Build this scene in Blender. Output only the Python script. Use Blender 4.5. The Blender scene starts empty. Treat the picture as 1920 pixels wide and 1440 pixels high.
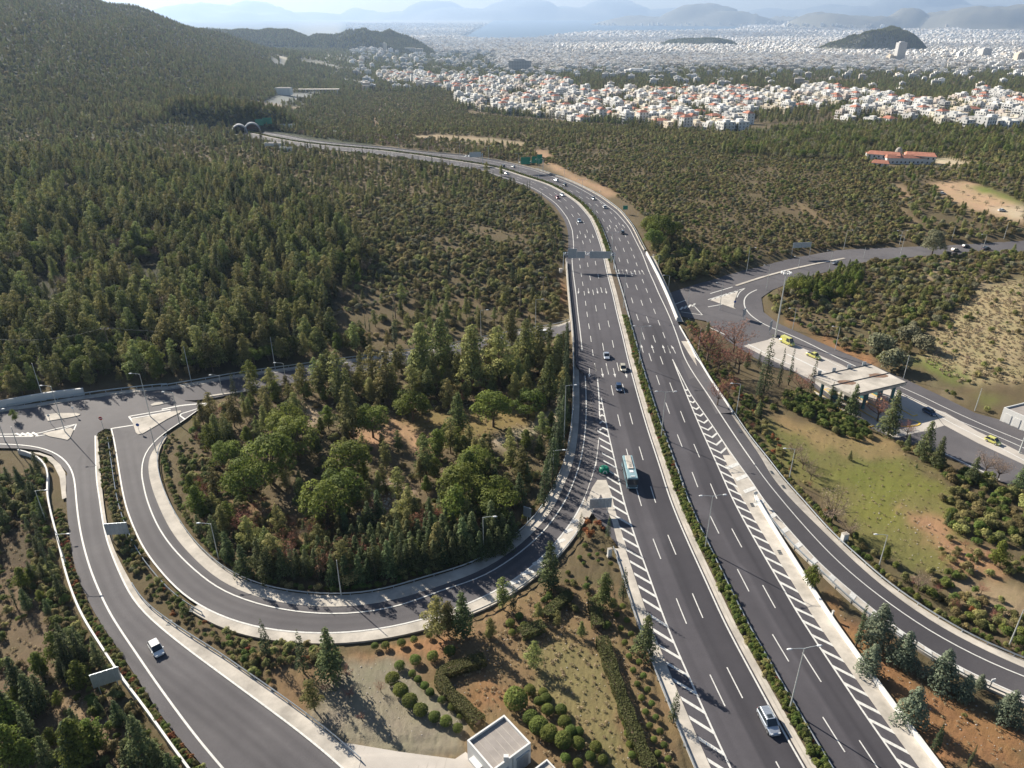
import bpy, bmesh, math, random
import numpy as np
from mathutils import Vector, Matrix
random.seed(7); RNG = np.random.default_rng(11)
C = bpy.context.scene.collection
R_ = math.radians
# ------------------------------------------------------------------ camera, world, sun, exposure
FPX = 1390.0; PITCH = math.atan(700 / FPX); CH = 97.0
cp, sp = math.cos(PITCH), math.sin(PITCH)
sc = bpy.context.scene
cam = bpy.data.objects.new('camera', bpy.data.cameras.new('camera')); C.objects.link(cam); sc.camera = cam
cam.location = (0, 0, CH); cam.rotation_euler = (R_(90) - PITCH, 0, 0)
cam.data.sensor_width = 36; cam.data.lens = FPX / 1920 * 36; cam.data.clip_start = 1; cam.data.clip_end = 200000
SUN_EL, SUN_AZ = 30.0, -45.0          # sun stands upper left, ahead of the camera
world = bpy.data.worlds.new('World'); sc.world = world; world.use_nodes = True
wn = world.node_tree; bg = wn.nodes['Background']
sky = wn.nodes.new('ShaderNodeTexSky'); sky.sky_type = 'NISHITA'; sky.sun_disc = False
sky.sun_elevation = R_(SUN_EL); sky.sun_rotation = R_(SUN_AZ); sky.altitude = 350
sky.air_density = 1.0; sky.dust_density = 0.6; sky.ozone_density = 1.5
wn.links.new(sky.outputs[0], bg.inputs[0]); bg.inputs[1].default_value = 0.05
sl = bpy.data.lights.new('sun', 'SUN'); so = bpy.data.objects.new('sun', sl); C.objects.link(so)
sl.energy = 5.0; sl.angle = R_(0.5); sl.color = (1.0, 0.92, 0.78)
sdir = Vector((math.sin(R_(SUN_AZ)) * math.cos(R_(SUN_EL)), math.cos(R_(SUN_AZ)) * math.cos(R_(SUN_EL)), math.sin(R_(SUN_EL))))
so.rotation_euler = sdir.to_track_quat('Z', 'Y').to_euler(); so.location = (-200, 200, 160)
sc.view_settings.view_transform = 'Standard'; sc.view_settings.look = 'None'; sc.view_settings.gamma = 1
sc.view_settings.use_curve_mapping = False; sc.view_settings.exposure = 1.0
sc.cycles.use_denoising = True
try: sc.cycles.denoiser = 'OPENIMAGEDENOISE'
except Exception: pass
sc.cycles.max_bounces = 5; sc.cycles.diffuse_bounces = 2; sc.cycles.glossy_bounces = 2; sc.cycles.transmission_bounces = 3
sc.cycles.volume_bounces = 0; sc.cycles.transparent_max_bounces = 6; sc.cycles.caustics_reflective = False
# ------------------------------------------------------------------ pixels of the photograph <-> places on the ground
TT = dict(a=(1280,1140,4.8), b=(1160,900,4.8), c=(1040,640,4.8), d=(1020,400,4.8), e=(900,270,4.8), f=(640,220,4.8), g=(400,180,6.4), h=(400,60,6.),
 r0=(0,0,3), r1=(640,0,3), r2=(1280,0,3), r3=(0,360,3), r4=(640,360,3), r5=(1280,360,3), r6=(0,720,3), r7=(640,720,3), r8=(1280,720,3),
 r9=(0,1080,3), ra=(640,1080,3), rb=(1280,1080,3), j=(0,680,6), k=(240,680,6), l=(500,560,6), m=(780,560,6), n=(1240,460,4.8),
 p=(1520,620,4.8), q=(1520,380,4.8), s=(880,900,6), u=(280,780,4.8), w=(1600,240,6), x=(1240,880,4.8), o=(0,0,1))
def px(t, *P):
    o = TT[t]; return [(o[0] + a / o[2], o[1] + b / o[2]) for a, b in P]
def ray(P):
    P = np.asarray(P, float).reshape(-1, 2); u = (P[:, 0] - 960) / FPX; v = (720 - P[:, 1]) / FPX
    return np.stack([u, cp + v * sp, -sp + v * cp], 1)
def flat(P, z=0.0):
    d = ray(P); t = (z - CH) / d[:, 2]; return np.stack([d[:, 0] * t, d[:, 1] * t], 1)
def proj(X, Y, Z):
    z = Z - CH; d = np.maximum(Y * cp - z * sp, 1e-3); up = Y * sp + z * cp
    return 960 + FPX * X / d, 720 - FPX * up / d
def sm(x, a, b):
    t = np.clip((x - a) / (b - a), 0, 1); return t * t * (3 - 2 * t)
def resample(W, step):
    W = np.asarray(W, float); L = np.concatenate([[0], np.cumsum(np.linalg.norm(np.diff(W, axis=0), axis=1))])
    n = max(2, int(round(L[-1] / step)) + 1); t = np.linspace(0, L[-1], n)
    return np.stack([np.interp(t, L, W[:, i]) for i in range(W.shape[1])], 1)
def smooth(W, n=6):
    W = W.copy()
    for _ in range(n): W[1:-1] = 0.25 * W[:-2] + 0.5 * W[1:-1] + 0.25 * W[2:]
    return W
def offset(W, d):
    W = np.asarray(W, float); T = np.gradient(W[:, :2], axis=0); T /= np.linalg.norm(T, axis=1)[:, None] + 1e-9
    return W[:, :2] + np.stack([-T[:, 1], T[:, 0]], 1) * np.asarray(d).reshape(-1, 1)    # + is to the left of travel
def inpoly(P, x, y):
    P = np.asarray(P, float); ins = np.zeros(np.shape(x), bool); n = len(P); j = n - 1
    for i in range(n):
        xi, yi = P[i]; xj, yj = P[j]
        c = ((yi > y) != (yj > y)) & (x < (xj - xi) * (y - yi) / (yj - yi + 1e-12) + xi); ins ^= c; j = i
    return ins
# ------------------------------------------------------------------ the motorway's reference line (right solid line of the left carriageway)
LRP = px('o', (464,249),(480,252),(500,257),(548,266),(595,272),(650,277),(711,282.5),(786,292),(827,298.5),(869,304.5)) + px('e', (0,190),(120,212),(240,245),(370,290),(500,330),(600,365),(700,415),(800,480),(870,530),(930,595),(990,670),(1030,755),(1060,840),(1090,930),(1115,1030)) \
 + px('d', (560,510),(580,590),(620,740),(650,880),(680,1000),(710,1120)) + px('c', (650,130),(690,280),(730,430),(770,570),(810,710),(850,840),(890,960),(930,1080),(970,1200)) \
 + px('b', (450,150),(510,300),(570,440),(630,580),(690,710),(750,840),(810,970),(870,1090)) + px('a', (305,0),(360,110),(420,220),(480,330),(540,440),(600,560),(670,680),(730,790),(800,930),(870,1050),(930,1160),(1000,1290),(1095,1440))
LR = flat(LRP)
LR = np.vstack([LR, LR[-1] + (LR[-1] - LR[-6]) / np.linalg.norm(LR[-1] - LR[-6]) * 40])
LR = smooth(resample(LR, 2.0), 12)
def st_of(Y):                                    # station index on LR for a given Y (Y falls along LR)
    return np.interp(-np.asarray(Y, float), -LR[:, 1], np.arange(len(LR)))
LRY = LR[:, 1]
# ------------------------------------------------------------------ natural ground height
def ipl(v, *pts):
    a = [p[0] for p in pts]; b = [p[1] for p in pts]; return np.interp(v, a, b)
HILLS = []   # X, Y, height, rx, ry, power, rot
def hz(p, t):
    d = ray([p])[0]; return d[0] * t, d[1] * t, CH + d[2] * t
def base(X, Y):
    Y = np.maximum(Y, 1.0); s = X / Y
    z = ipl(Y, (0,0),(520,0),(700,-9),(1000,-24),(1500,-40),(2000,-52),(4000,-103),(7000,-168),(9300,-211),(9600,-214),(40000,-214))
    coast = ipl(s, (-1,8600),(-.03,9300),(.03,9700),(.07,11400),(.1,12600),(.2,13200),(.27,14000),(.31,22000),(1,26000))
    z = z - 25 * sm(Y, coast, coast + 500)
    A = ipl(s, (-1.2,330),(-.9,265),(-.66,178),(-.59,150),(-.5,132),(-.45,121),(-.405,96),(-.35,66),(-.3,32),(-.25,10),(-.2,0))
    Yc = ipl(s, (-1,1450),(-.6,1550),(-.45,1900),(-.35,2250),(-.25,2500))
    r = np.clip((Y - 470) / (Yc - 470), 0, 1) ** 1.25 * (1 - 0.9 * sm(Y, Yc, Yc + 1300))
    r = r * sm(Y, 430, 560)
    z = z + A * r * (1 + .07 * np.sin(30 * s + Y / 230) * np.sin(Y / 170 + 9 * s) + .03 * np.sin(70 * s - Y / 90))
    nearleft = sm(-X, 330, 700) * 25 * sm(Y, 250, 600); z = z + nearleft
    for hx, hy, hh, rx, ry, pw, ro in HILLS:
        c, q = math.cos(ro), math.sin(ro); dx, dy = X - hx, Y - hy
        e = np.sqrt(((dx * c + dy * q) / rx) ** 2 + ((-dx * q + dy * c) / ry) ** 2)
        z = z + hh * np.clip(1 - e, 0, 1) ** pw * (1 + 0.12 * np.sin(dx / rx * 7 + hh) * np.cos(dy / ry * 6) + .035 * np.sin(dx / rx * 13 + 3 * np.sin(dx / rx * 5 + hh) + dy / ry * 9 + hh) + .02 * np.sin(dx / rx * 31 + 2 * np.sin(dy / ry * 7) - dy / ry * 23)) * (3 - 2 * np.clip(1 - e, 0, 1)) / 1.0
    big = np.sin(X / 61 + Y / 83) * np.sin(X / 47 - Y / 71) * 0.9 + np.sin(X / 190 + 1.3) * np.sin(Y / 230 + .4) * 3
    z = z + big * sm(Y, 560, 1100) * (1 - .9 * sm(Y, 2300, 3200))
    return z
def hill(p, t, w, depth, pw=1.0):
    """a hill whose top shows at pixel p at distance t, w metres wide"""
    X, Y, Z = hz(p, t); b = float(base(np.array([X]), np.array([Y]))[0])
    HILLS.append((X, Y, Z - b, w / 2, depth / 2, pw, 0.0))
hill((700,60), 3700, 640, 700, 1.05); hill((655,78), 3800, 420, 500, 1.0); hill((760,83),3650,360,420,1.0)
hill((455,64), 3500, 900, 900, 1.0); hill((540,79), 3300, 560, 700, 1.0); hill((610,73), 5200, 640, 700, 1.1)
hill((1640,55), 4250, 640, 520, .95); hill((1700,62), 4200, 380, 360, 1.0); hill((1600,76), 4300, 420, 380, 1.1)
hill((1310,76), 5600, 620, 400, .8); hill((1370,78), 5600, 460, 300, .7); hill((1200,91), 4700, 260, 200, .8); hill((985,81), 6600, 300, 200, .8)
hill((1862,15), 13500, 3600, 3000, .85); hill((1750,24), 13800, 4200, 2600, .8); hill((1600,36), 14000, 2600, 2400, .8); hill((1560,28), 14600, 1300, 1800, .8); hill((1950,22), 12500, 3000, 3000, .9)
hill((1380,27), 17500, 3600, 2400, .8); hill((1250,31), 18000, 3600, 2200, .8); hill((1170,36), 18500, 2200, 2000, .9); hill((1435,33), 17500, 1300, 1800, .9)
for (a_, b_, t_, w_) in ((410,4,27000,6000),(330,12,26000,5000),(470,14,26500,4000),(560,14,29000,6500),(650,19,29000,6000),(760,17,29000,5000),(900,11,28000,6000),(960,12,28500,5000),(1060,11,28500,6500),(1150,14,28000,5000),(1230,12,29000,6000),(1650,9,26000,6000),(1800,2,25000,6000),(1480,14,28000,5000)):
    hill((a_, b_ + 7), t_, w_, 3500, .85)
HILLS.append((-268., 742., 15., 66., 42., .8, 0.0))      # the ridge the tunnel runs under
# ground control: pixel, height
CTL = [((150,750),0),((30,800),0),((250,760),0),((400,730),0),((540,710),-2),((680,680),-3.5),((800,655),-4.5),((920,635),-5.5),((1000,620),-6.3),((1060,610),-6.5),((1100,590),-6.5),((1160,575),-6.5),((1210,565),-6.5),
 ((1262,565),-6.5),((1330,560),-6.5),((1400,545),-6.5),((1500,510),-6.5),((1600,485),-6.5),((1700,470),-6),((1800,465),-5),((1910,462),-4),((1300,600),-6),((1400,620),-6),((1500,660),-6),((1560,700),-6),((1620,740),-6),((1700,760),-6),((1780,800),-6),((1850,850),-6),((1920,880),-6),((1920,960),-5.5),
 ((1560,640),-5.5),((1700,700),-5),((1850,760),-5),((1350,480),-2),((1290,440),0),((1500,430),-3),((1650,400),-2),((1800,380),-1),((1900,350),-2),((1500,350),0),((1250,360),0),((1700,560),-4),((1880,620),-3),
 ((1380,740),-2.5),((1500,830),-3),((1620,900),-3.5),((1700,950),-3),((1800,1000),-3),((1900,1050),-3),((1900,1240),-2),((1750,1140),-1.5),((1600,1040),-1),((1700,1250),0),((1900,1350),-1),
 ((0,650),4),((200,620),4),((400,600),4),((600,600),2.5),((100,520),8),((300,480),8),((500,500),6),((700,560),2),((850,560),1),((950,560),0),((0,420),14),((200,400),12),((400,380),9),((600,380),6),((750,420),6),((880,420),5),((980,430),4),((1020,480),3),((900,350),1),((750,330),1),((600,320),1),((450,300),3),((300,310),8),((100,320),16),
 ((400,820),0),((500,900),-.5),((650,850),-1),((850,850),-1.5),((950,760),-2),((700,780),-2),((850,720),-3.5),((700,1000),-1),((900,980),-1),((1020,700),-3),((1040,850),-1.2),
 ((250,950),0),((350,1150),0),((600,1180),0),((900,1080),0),((1020,1000),0),((650,1300),.3),((900,1250),.5),((1100,1250),0),((1200,1300),0),((400,1250),0),((950,1400),.5),((200,1150),0),((350,1400),0),((550,1440),0),
 ((60,950),-2),((30,1150),-5),((100,1300),-4.5),((0,1400),-7),((200,1400),-3),((250,1430),-2)]
CP = np.array([flat([c[0]], c[1])[0] for c in CTL]); CZ = np.array([c[1] for c in CTL], float)
for Y0 in (120,150,180,210,330,360,400,440,480,520,560,600,640): # both verges of the motorway
    i = int(st_of(Y0)); o = offset(LR, 25)[i]; o2 = offset(LR, -18)[i]
    CP = np.vstack([CP, o, o2]); CZ = np.append(CZ, [(-1.0 if Y0 < 250 else 0), 0 if Y0 > 250 else -.5])
CR = CZ - base(CP[:, 0], CP[:, 1])
GX0, GX1, GY0, GY1, GS = -420., 520., 30., 800., 2.0
gx = np.arange(GX0, GX1 + 1, GS); gy = np.arange(GY0, GY1 + 1, GS); GXX, GYY = np.meshgrid(gx, gy)
num = np.zeros_like(GXX); den = np.full_like(GXX, 2e-5)
for (cx_, cy_), cr in zip(CP, CR):
    sg = 16 + 0.055 * cy_
    d2 = (GXX - cx_) ** 2 + (GYY - cy_) ** 2; w_ = np.exp(-d2 / (2 * sg * sg)) + 6e-4 / (1 + d2 / (sg * sg)) ** 2
    num += w_ * cr; den += w_
G0 = base(GXX, GYY) + num / den
edge = sm(GXX, GX0, GX0 + 60) * (1 - sm(GXX, GX1 - 60, GX1)) * (1 - sm(GYY, GY1 - 60, GY1)); G0 = G0 * edge + base(GXX, GYY) * (1 - edge)
def blur(A, n):
    A = A.copy()
    for _ in range(n):
        A[1:-1] = (A[:-2] + 2 * A[1:-1] + A[2:]) / 4; A[:, 1:-1] = (A[:, :-2] + 2 * A[:, 1:-1] + A[:, 2:]) / 4
    return A
def gmask(polyW):
    return inpoly(polyW, GXX, GYY).astype(float)
def flatten(polyW, z, n=10):
    """level the ground to z inside a ground polygon, easing out round it"""
    global G0
    m = gmask(polyW); w = np.clip(blur(np.clip(blur(m, 4) * 4, 0, 1), n) * 1.02, 0, 1); w = np.maximum(w, m); w = blur(w, 2)
    w = np.where(m > 0, 1, w); G0 = G0 * (1 - w) + z * w
# highway corridor at height 0 save under the bridge
G0 = blur(G0, 8)
PLAZA = px('n', (60,430),(330,345),(700,235),(1180,115),(1600,40)) + px('q', (830,400),(1300,380),(1920,340)) + [(1960,442),(1960,478)] + px('q', (1500,455),(1000,480),(450,545)) \
 + px('n', (1300,285),(1000,400),(900,470),(920,600),(1050,700),(1400,860),(1700,990)) + px('p', (860,440),(1200,600),(1480,740)) + [(1960,810),(1960,935)] + px('p', (1640,1330),(1160,1100),(760,980),(380,800),(0,480)) + px('n', (1200,1140),(950,1080),(600,860),(400,680),(180,640))
flatten(flat(PLAZA, -6.2), -6.2, 12)
JUNC = px('j', (-60,540),(400,500),(1200,370),(1500,335),(1920,290)) + px('k', (900,220),(1300,150),(1300,330),(900,470),(640,620),(400,800),(440,1440)) + px('j', (600,1440),(200,1010),(-60,1000))
flatten(flat(JUNC, 0), 0.0, 10)
def band(W, a, b):
    return np.vstack([offset(W, a), offset(W, b)[::-1]])
iN, iB0, iB1 = int(st_of(118)), int(st_of(310)), int(st_of(246))
flatten(band(LR[:iB0 + 1], -13, 20.5), 0.0, 8); flatten(band(LR[iB1:], -14, 24), 0.0, 8)
flatten(flat(px('o', (60,830),(330,830),(330,1000),(430,1090),(700,1180),(760,1250),(700,1440),(330,1440),(200,1240),(130,1060),(60,900))), 0.0, 6)
G0 = blur(G0, 2)
def N(X, Y):
    X = np.asarray(X, float); Y = np.asarray(Y, float)
    fx = np.clip((X - GX0) / GS, 0, len(gx) - 1.001); fy = np.clip((Y - GY0) / GS, 0, len(gy) - 1.001)
    i = fx.astype(int); k = fy.astype(int); a = fx - i; b = fy - k
    g = G0[k, i] * (1 - a) * (1 - b) + G0[k, i + 1] * a * (1 - b) + G0[k + 1, i] * (1 - a) * b + G0[k + 1, i + 1] * a * b
    inside = (X > GX0) & (X < GX1) & (Y > GY0) & (Y < GY1)
    return np.where(inside, g, base(X, np.maximum(Y, 1)))
def W(P):
    """pixels -> ground points (x, y) by marching rays to the natural ground"""
    P = np.asarray(P, float).reshape(-1, 2); d = ray(P); n = len(P); out = np.zeros((n, 2))
    ts = 60 * 1.012 ** np.arange(0, 520)
    for a0 in range(0, n, 4000):
        D = d[a0:a0 + 4000]; Z = CH + D[:, 2:3] * ts; g = N(D[:, 0:1] * ts, D[:, 1:2] * ts) - Z
        hit = g > 0; k = np.where(hit.any(1), hit.argmax(1), len(ts) - 1); k = np.maximum(k, 1)
        lo, hi = ts[k - 1].copy(), ts[k].copy()
        for _ in range(14):
            mi = (lo + hi) / 2; up = N(D[:, 0] * mi, D[:, 1] * mi) > CH + D[:, 2] * mi; hi = np.where(up, mi, hi); lo = np.where(up, lo, mi)
        out[a0:a0 + 4000] = D[:, :2] * hi[:, None]
    return out
# ------------------------------------------------------------------ materials
MAT = {}
def newmat(name):
    m = bpy.data.materials.new(name); m.use_nodes = True; MAT[name] = m; nt = m.node_tree; b = nt.nodes['Principled BSDF']; return m, nt, b
def mixc(nt, fac, a, b, blend='MIX'):
    n = nt.nodes.new('ShaderNodeMix'); n.data_type = 'RGBA'; n.blend_type = blend
    for k, v in ((0, fac), (6, a), (7, b)):
        if hasattr(v, 'links') or isinstance(v, bpy.types.NodeSocket): nt.links.new(v, n.inputs[k])
        else: n.inputs[k].default_value = v if k == 0 else (*v, 1)
    return n.outputs[2]
def noise(nt, scale, detail=4, rough=.6, coord='Object', lo=.3, hi=.7, out='Fac'):
    tc = nt.nodes.new('ShaderNodeTexCoord') if coord != 'World' else nt.nodes.new('ShaderNodeNewGeometry')
    t = nt.nodes.new('ShaderNodeTexNoise'); t.inputs['Scale'].default_value = scale; t.inputs['Detail'].default_value = detail; t.inputs['Roughness'].default_value = rough
    nt.links.new(tc.outputs['Position' if coord == 'World' else coord], t.inputs['Vector'])
    r = nt.nodes.new('ShaderNodeMapRange'); r.inputs[1].default_value = lo; r.inputs[2].default_value = hi; nt.links.new(t.outputs[0], r.inputs[0])
    return r.outputs[0]
def simple(name, col, rough=.8, metal=0, var=.15, scale=.6, spec=.3):
    m, nt, b = newmat(name); b.inputs['Roughness'].default_value = rough; b.inputs['Metallic'].default_value = metal; b.inputs['Specular IOR Level'].default_value = spec
    f = noise(nt, scale, 5, .65, 'World'); d = tuple(c * (1 - var) for c in col); u = tuple(min(1, c * (1 + var)) for c in col)
    nt.links.new(mixc(nt, f, d, u), b.inputs['Base Color']); return m
def asphalt(name, c0, c1, streak=True):
    m, nt, b = newmat(name); b.inputs['Roughness'].default_value = .82; b.inputs['Specular IOR Level'].default_value = .3
    f1 = noise(nt, .035, 4, .6, 'World', .35, .65); f2 = noise(nt, 6, 2, .5, 'World', .3, .7); f3 = noise(nt, .35, 5, .7, 'World', .35, .65)
    c = mixc(nt, f1, c0, c1)
    c = mixc(nt, f3, c, (c0[0] * .72, c0[1] * .72, c0[2] * .72)); nt.nodes[-1].inputs[0]
    mx = nt.nodes[-1]; 
    k = nt.nodes.new('ShaderNodeMath'); k.operation = 'MULTIPLY'; k.inputs[1].default_value = .3; nt.links.new(f3, k.inputs[0]); nt.links.new(k.outputs[0], mx.inputs[0])
    k2 = nt.nodes.new('ShaderNodeMath'); k2.operation = 'MULTIPLY'; k2.inputs[1].default_value = .25; nt.links.new(f2, k2.inputs[0])
    c = mixc(nt, k2.outputs[0], c, (c1[0] * 1.5, c1[1] * 1.5, c1[2] * 1.5))
    at = nt.nodes.new('ShaderNodeAttribute'); at.attribute_name = 'lane'       # wheel tracks, worn patches and seams along the lanes
    k3 = nt.nodes.new('ShaderNodeMath'); k3.operation = 'MULTIPLY'; k3.inputs[1].default_value = .85; nt.links.new(at.outputs['Fac'], k3.inputs[0])
    if streak: c = mixc(nt, k3.outputs[0], c, (c0[0] * .36, c0[1] * .36, c0[2] * .40))
    nt.links.new(c, b.inputs['Base Color']); return m
asphalt('asphalt', (.062,.058,.067), (.092,.086,.096)); asphalt('asphalt_grey', (.076,.071,.079), (.125,.117,.123)); asphalt('asphalt_light', (.20,.19,.185), (.26,.245,.235))
def painted(name, col):
    m, nt, b = newmat(name); b.inputs['Roughness'].default_value = .7
    f = noise(nt, 2.2, 6, .8, 'World', .44, .70); k = nt.nodes.new('ShaderNodeMath'); k.operation = 'MULTIPLY'; k.inputs[1].default_value = .6; nt.links.new(f, k.inputs[0])
    nt.links.new(mixc(nt, k.outputs[0], col, (.25,.24,.24)), b.inputs['Base Color']); return m
painted('road_paint', (.66,.65,.62)); painted('yellow_paint', (.75,.5,.06))
simple('concrete', (.40,.365,.32), .9, 0, .2, .5); simple('pale_concrete', (.46,.42,.37), .9, 0, .3, .22); simple('white_wall', (.68,.67,.65), .8, 0, .06, .4)
simple('plaza_concrete', (.46,.42,.38), .9, 0, .14, .12); simple('galvanised', (.48,.53,.58), .45, .55, .1, 2); simple('pole_paint', (.55,.57,.56), .5, .3, .05, 2)
simple('steel_dark', (.09,.10,.11), .6, .3, .1, 2); simple('sign_back', (.42,.46,.5), .5, .4, .1, 2); simple('sign_green', (.01,.22,.13), .5, 0, .05, 2)
simple('glass_dark', (.03,.04,.05), .12, 0, 0, 1, .6); simple('tyre', (.02,.02,.02), .9, 0, .1, 4); simple('red_soil', (.30,.15,.085), .95, 0, .2, .8)
simple('gravel_path', (.48,.36,.27), .95, 0, .15, .5); simple('roof_tile', (.44,.19,.13), .85, 0, .2, .4); simple('roof_grey', (.30,.27,.25), .9, 0, .12, .7)
simple('rust_stain', (.22,.14,.10), .9, 0, .35, 1.2); simple('sign_blue', (.03,.11,.4), .5, 0, .05, 2); simple('sign_white', (.8,.8,.8), .5, 0, .03, 2); simple('sign_red', (.55,.05,.04), .5, 0, .05, 2)
simple('trunk_bark', (.13,.095,.07), .95, 0, .3, 3); simple('wood_pole', (.22,.17,.13), .9, 0, .2, 3); simple('rock', (.42,.38,.34), .9, 0, .25, .3); simple('teal_paint', (.06,.17,.19), .5, .1, .1, 2)
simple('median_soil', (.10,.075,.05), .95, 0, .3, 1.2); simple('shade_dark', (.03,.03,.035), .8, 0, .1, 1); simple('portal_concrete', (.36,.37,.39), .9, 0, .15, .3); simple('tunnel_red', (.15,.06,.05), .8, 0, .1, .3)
# ------------------------------------------------------------------ object helpers
def tag(o, label=None, cat=None, group=None, kind=None):
    if label: o['label'] = label
    if cat: o['category'] = cat
    if group: o['group'] = group
    if kind: o['kind'] = kind
    return o
def mesh(name, V, F, mat, parent=None, smoothf=False, mats=None, midx=None):
    me = bpy.data.meshes.new(name); me.from_pydata([tuple(map(float, v)) for v in V], [], F)
    for mm in (mats or [mat]): me.materials.append(MAT[mm] if isinstance(mm, str) else mm)
    if midx is not None: me.polygons.foreach_set('material_index', midx)
    if smoothf: me.polygons.foreach_set('use_smooth', [True] * len(me.polygons))
    me.update(); o = bpy.data.objects.new(name, me); C.objects.link(o)
    if parent: o.parent = parent
    return o
def empty(name, loc=(0,0,0), rz=0.0):
    o = bpy.data.objects.new(name, None); o.empty_display_size = .5; C.objects.link(o); o.location = loc; o.rotation_euler = (0, 0, rz); return o
class MB:
    def __init__(s): s.v = []; s.f = []; s.m = []
    def add(s, V, F, m=0):
        b = len(s.v); s.v += [tuple(v) for v in V]; s.f += [tuple(i + b for i in f) for f in F]; s.m += [m] * len(F)
    def box(s, x0, x1, y0, y1, z0, z1, m=0, top=None):
        tx = top or 0
        V = [(x0,y0,z0),(x1,y0,z0),(x1,y1,z0),(x0,y1,z0),(x0+tx,y0+tx,z1),(x1-tx,y0+tx,z1),(x1-tx,y1-tx,z1),(x0+tx,y1-tx,z1)]
        s.add(V, [(3,2,1,0),(4,5,6,7),(0,1,5,4),(1,2,6,5),(2,3,7,6),(3,0,4,7)], m)
    def tube(s, P, r, n=6, m=0, caps=True):
        P = [Vector(p) for p in P]; r = r if isinstance(r, (list, tuple)) else [r] * len(P); rings = []
        for i, p in enumerate(P):
            t = (P[min(i + 1, len(P) - 1)] - P[max(i - 1, 0)]).normalized(); a = t.orthogonal().normalized(); b = t.cross(a)
            rings.append([p + (a * math.cos(2 * math.pi * k / n) + b * math.sin(2 * math.pi * k / n)) * r[i] for k in range(n)])
        V = [v for q in rings for v in q]; F = []
        for i in range(len(P) - 1):
            for k in range(n): F.append((i*n+k, i*n+(k+1)%n, (i+1)*n+(k+1)%n, (i+1)*n+k))
        if caps: F.append(tuple(range(n))[::-1]); F.append(tuple((len(P)-1)*n+k for k in range(n)))
        s.add(V, F, m)
    def build(s, name, mats, parent=None, sf=False):
        mats = mats if isinstance(mats, (list, tuple)) else [mats]
        return mesh(name, s.v, s.f, None, parent, sf, mats, s.m)
FOOT = []    # paved footprints (world polygons as quads), to press the ground down and keep plants off
def drape(XY, lvl): return np.column_stack([XY, N(XY[:, 0], XY[:, 1]) + lvl])
def strip(name, A, B, mat, lvl=.02, nx=1, z=None, parent=None, skirt=0.0, foot=True, lanes=None, za=None):
    """a paved band between two ground curves (same count); z: fixed height instead of the ground's"""
    n = len(A); V = []; F = []; lv = []
    for kx in range(nx + 1):
        t = kx / nx; M = A * (1 - t) + B * t
        zz = np.full(n, z + lvl) if z is not None else N(M[:, 0], M[:, 1]) + lvl
        V.append(np.column_stack([M, zz]))
    V = np.concatenate(V)
    for kx in range(nx):
        for i in range(n - 1):
            F.append((kx*n+i, kx*n+i+1, (kx+1)*n+i+1, (kx+1)*n+i))
    if skirt:
        b = len(V); e0 = V[:n].copy(); e0[:, 2] -= skirt; e1 = V[nx*n:(nx+1)*n].copy(); e1[:, 2] -= skirt; V = np.concatenate([V, e0, e1])
        for i in range(n - 1):
            F.append((b+i, b+i+1, i+1, i)); F.append((nx*n+i, nx*n+i+1, b+n+i+1, b+n+i))
    o = mesh(name, V, F, mat, parent)
    # faces must look up
    me = o.data; me.update()
    if me.polygons[0].normal.z < 0: me.flip_normals()
    if foot: FOOT.append((A, B))
    return o
def pair(A, B, step=2.5, s=4):
    """two traced curves -> the same number of smoothed points"""
    a = resample(A, step); b = resample(B, step); n = max(len(a), len(b))
    def rs(Wv, n):
        L = np.concatenate([[0], np.cumsum(np.linalg.norm(np.diff(Wv, axis=0), axis=1))]); t = np.linspace(0, L[-1], n)
        return np.stack([np.interp(t, L, Wv[:, i]) for i in range(2)], 1)
    return smooth(rs(a, n), s), smooth(rs(b, n), s)
def line(name, Wl, width=.22, mat='road_paint', lvl=.05, parent=None, z=None):
    return strip(name, offset(Wl, -width / 2), offset(Wl, width / 2), mat, lvl, 1, z, parent, foot=False)
# ------------------------------------------------------------------ motorway
def seg(Ya, Yb): return LR[max(0, int(st_of(Ya))):int(st_of(Yb)) + 1]
LINE_R = flat(px('o', (500,250),(533,255),(572,263),(619,269.5),(697,276.5),(723,278.5),(796,287),(880,294.5)) + px('e', (160,165),(320,195),(480,235),(600,275),(720,320),(840,370),(950,430),(1050,490),(1150,560),(1230,620),(1290,690),(1340,750),(1390,850),(1430,930)) \
 + px('d', (870,330),(910,430),(950,540),(990,620),(1030,720),(1080,820),(1130,930),(1170,1030),(1210,1140)) + px('c', (1160,140),(1240,280),(1310,380),(1400,510),(1480,640),(1560,760),(1640,880),(1720,1000),(1800,1110)))
RAIL_R = flat(px('o', (497,248),(533,253),(572,261),(619,267.5),(697,274.5),(723,276),(796,285),(880,292)) + px('e', (0,128),(160,148),(320,183),(480,222),(600,260),(740,308),(860,358),(980,418),(1080,473),(1170,538),(1250,598),(1310,668),(1370,748),(1420,848),(1455,925)) \
 + px('d', (880,300),(920,365),(980,480),(1040,600),(1100,730),(1150,850),(1200,980),(1230,1040),(1290,1140),(1340,1240),(1400,1360)) + px('c', (1280,140),(1350,260),(1430,390),(1510,500),(1600,640)))
LINE_R = smooth(resample(LINE_R, 2.5), 8); RAIL_R = smooth(resample(RAIL_R, 2.5), 6)
def cutY(Wv, ya, yb): return Wv[(Wv[:, 1] <= ya) & (Wv[:, 1] >= yb)]
LOFF = lambda Y: ipl(Y, (60,-10.4),(196,-10.4),(205,-13.9),(300,-14),(312,-14),(335,-12.4),(360,-11.4),(420,-11.8),(700,-12.2))
def hstrip(name, Ya, Yb, a, b, mat, lvl, **kw):
    S = seg(Ya, Yb); fa = a(S[:, 1]) if callable(a) else a; fb = b(S[:, 1]) if callable(b) else b
    return strip(name, offset(S, fa), offset(S, fb), mat, lvl, z=0.0, **kw)
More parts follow.
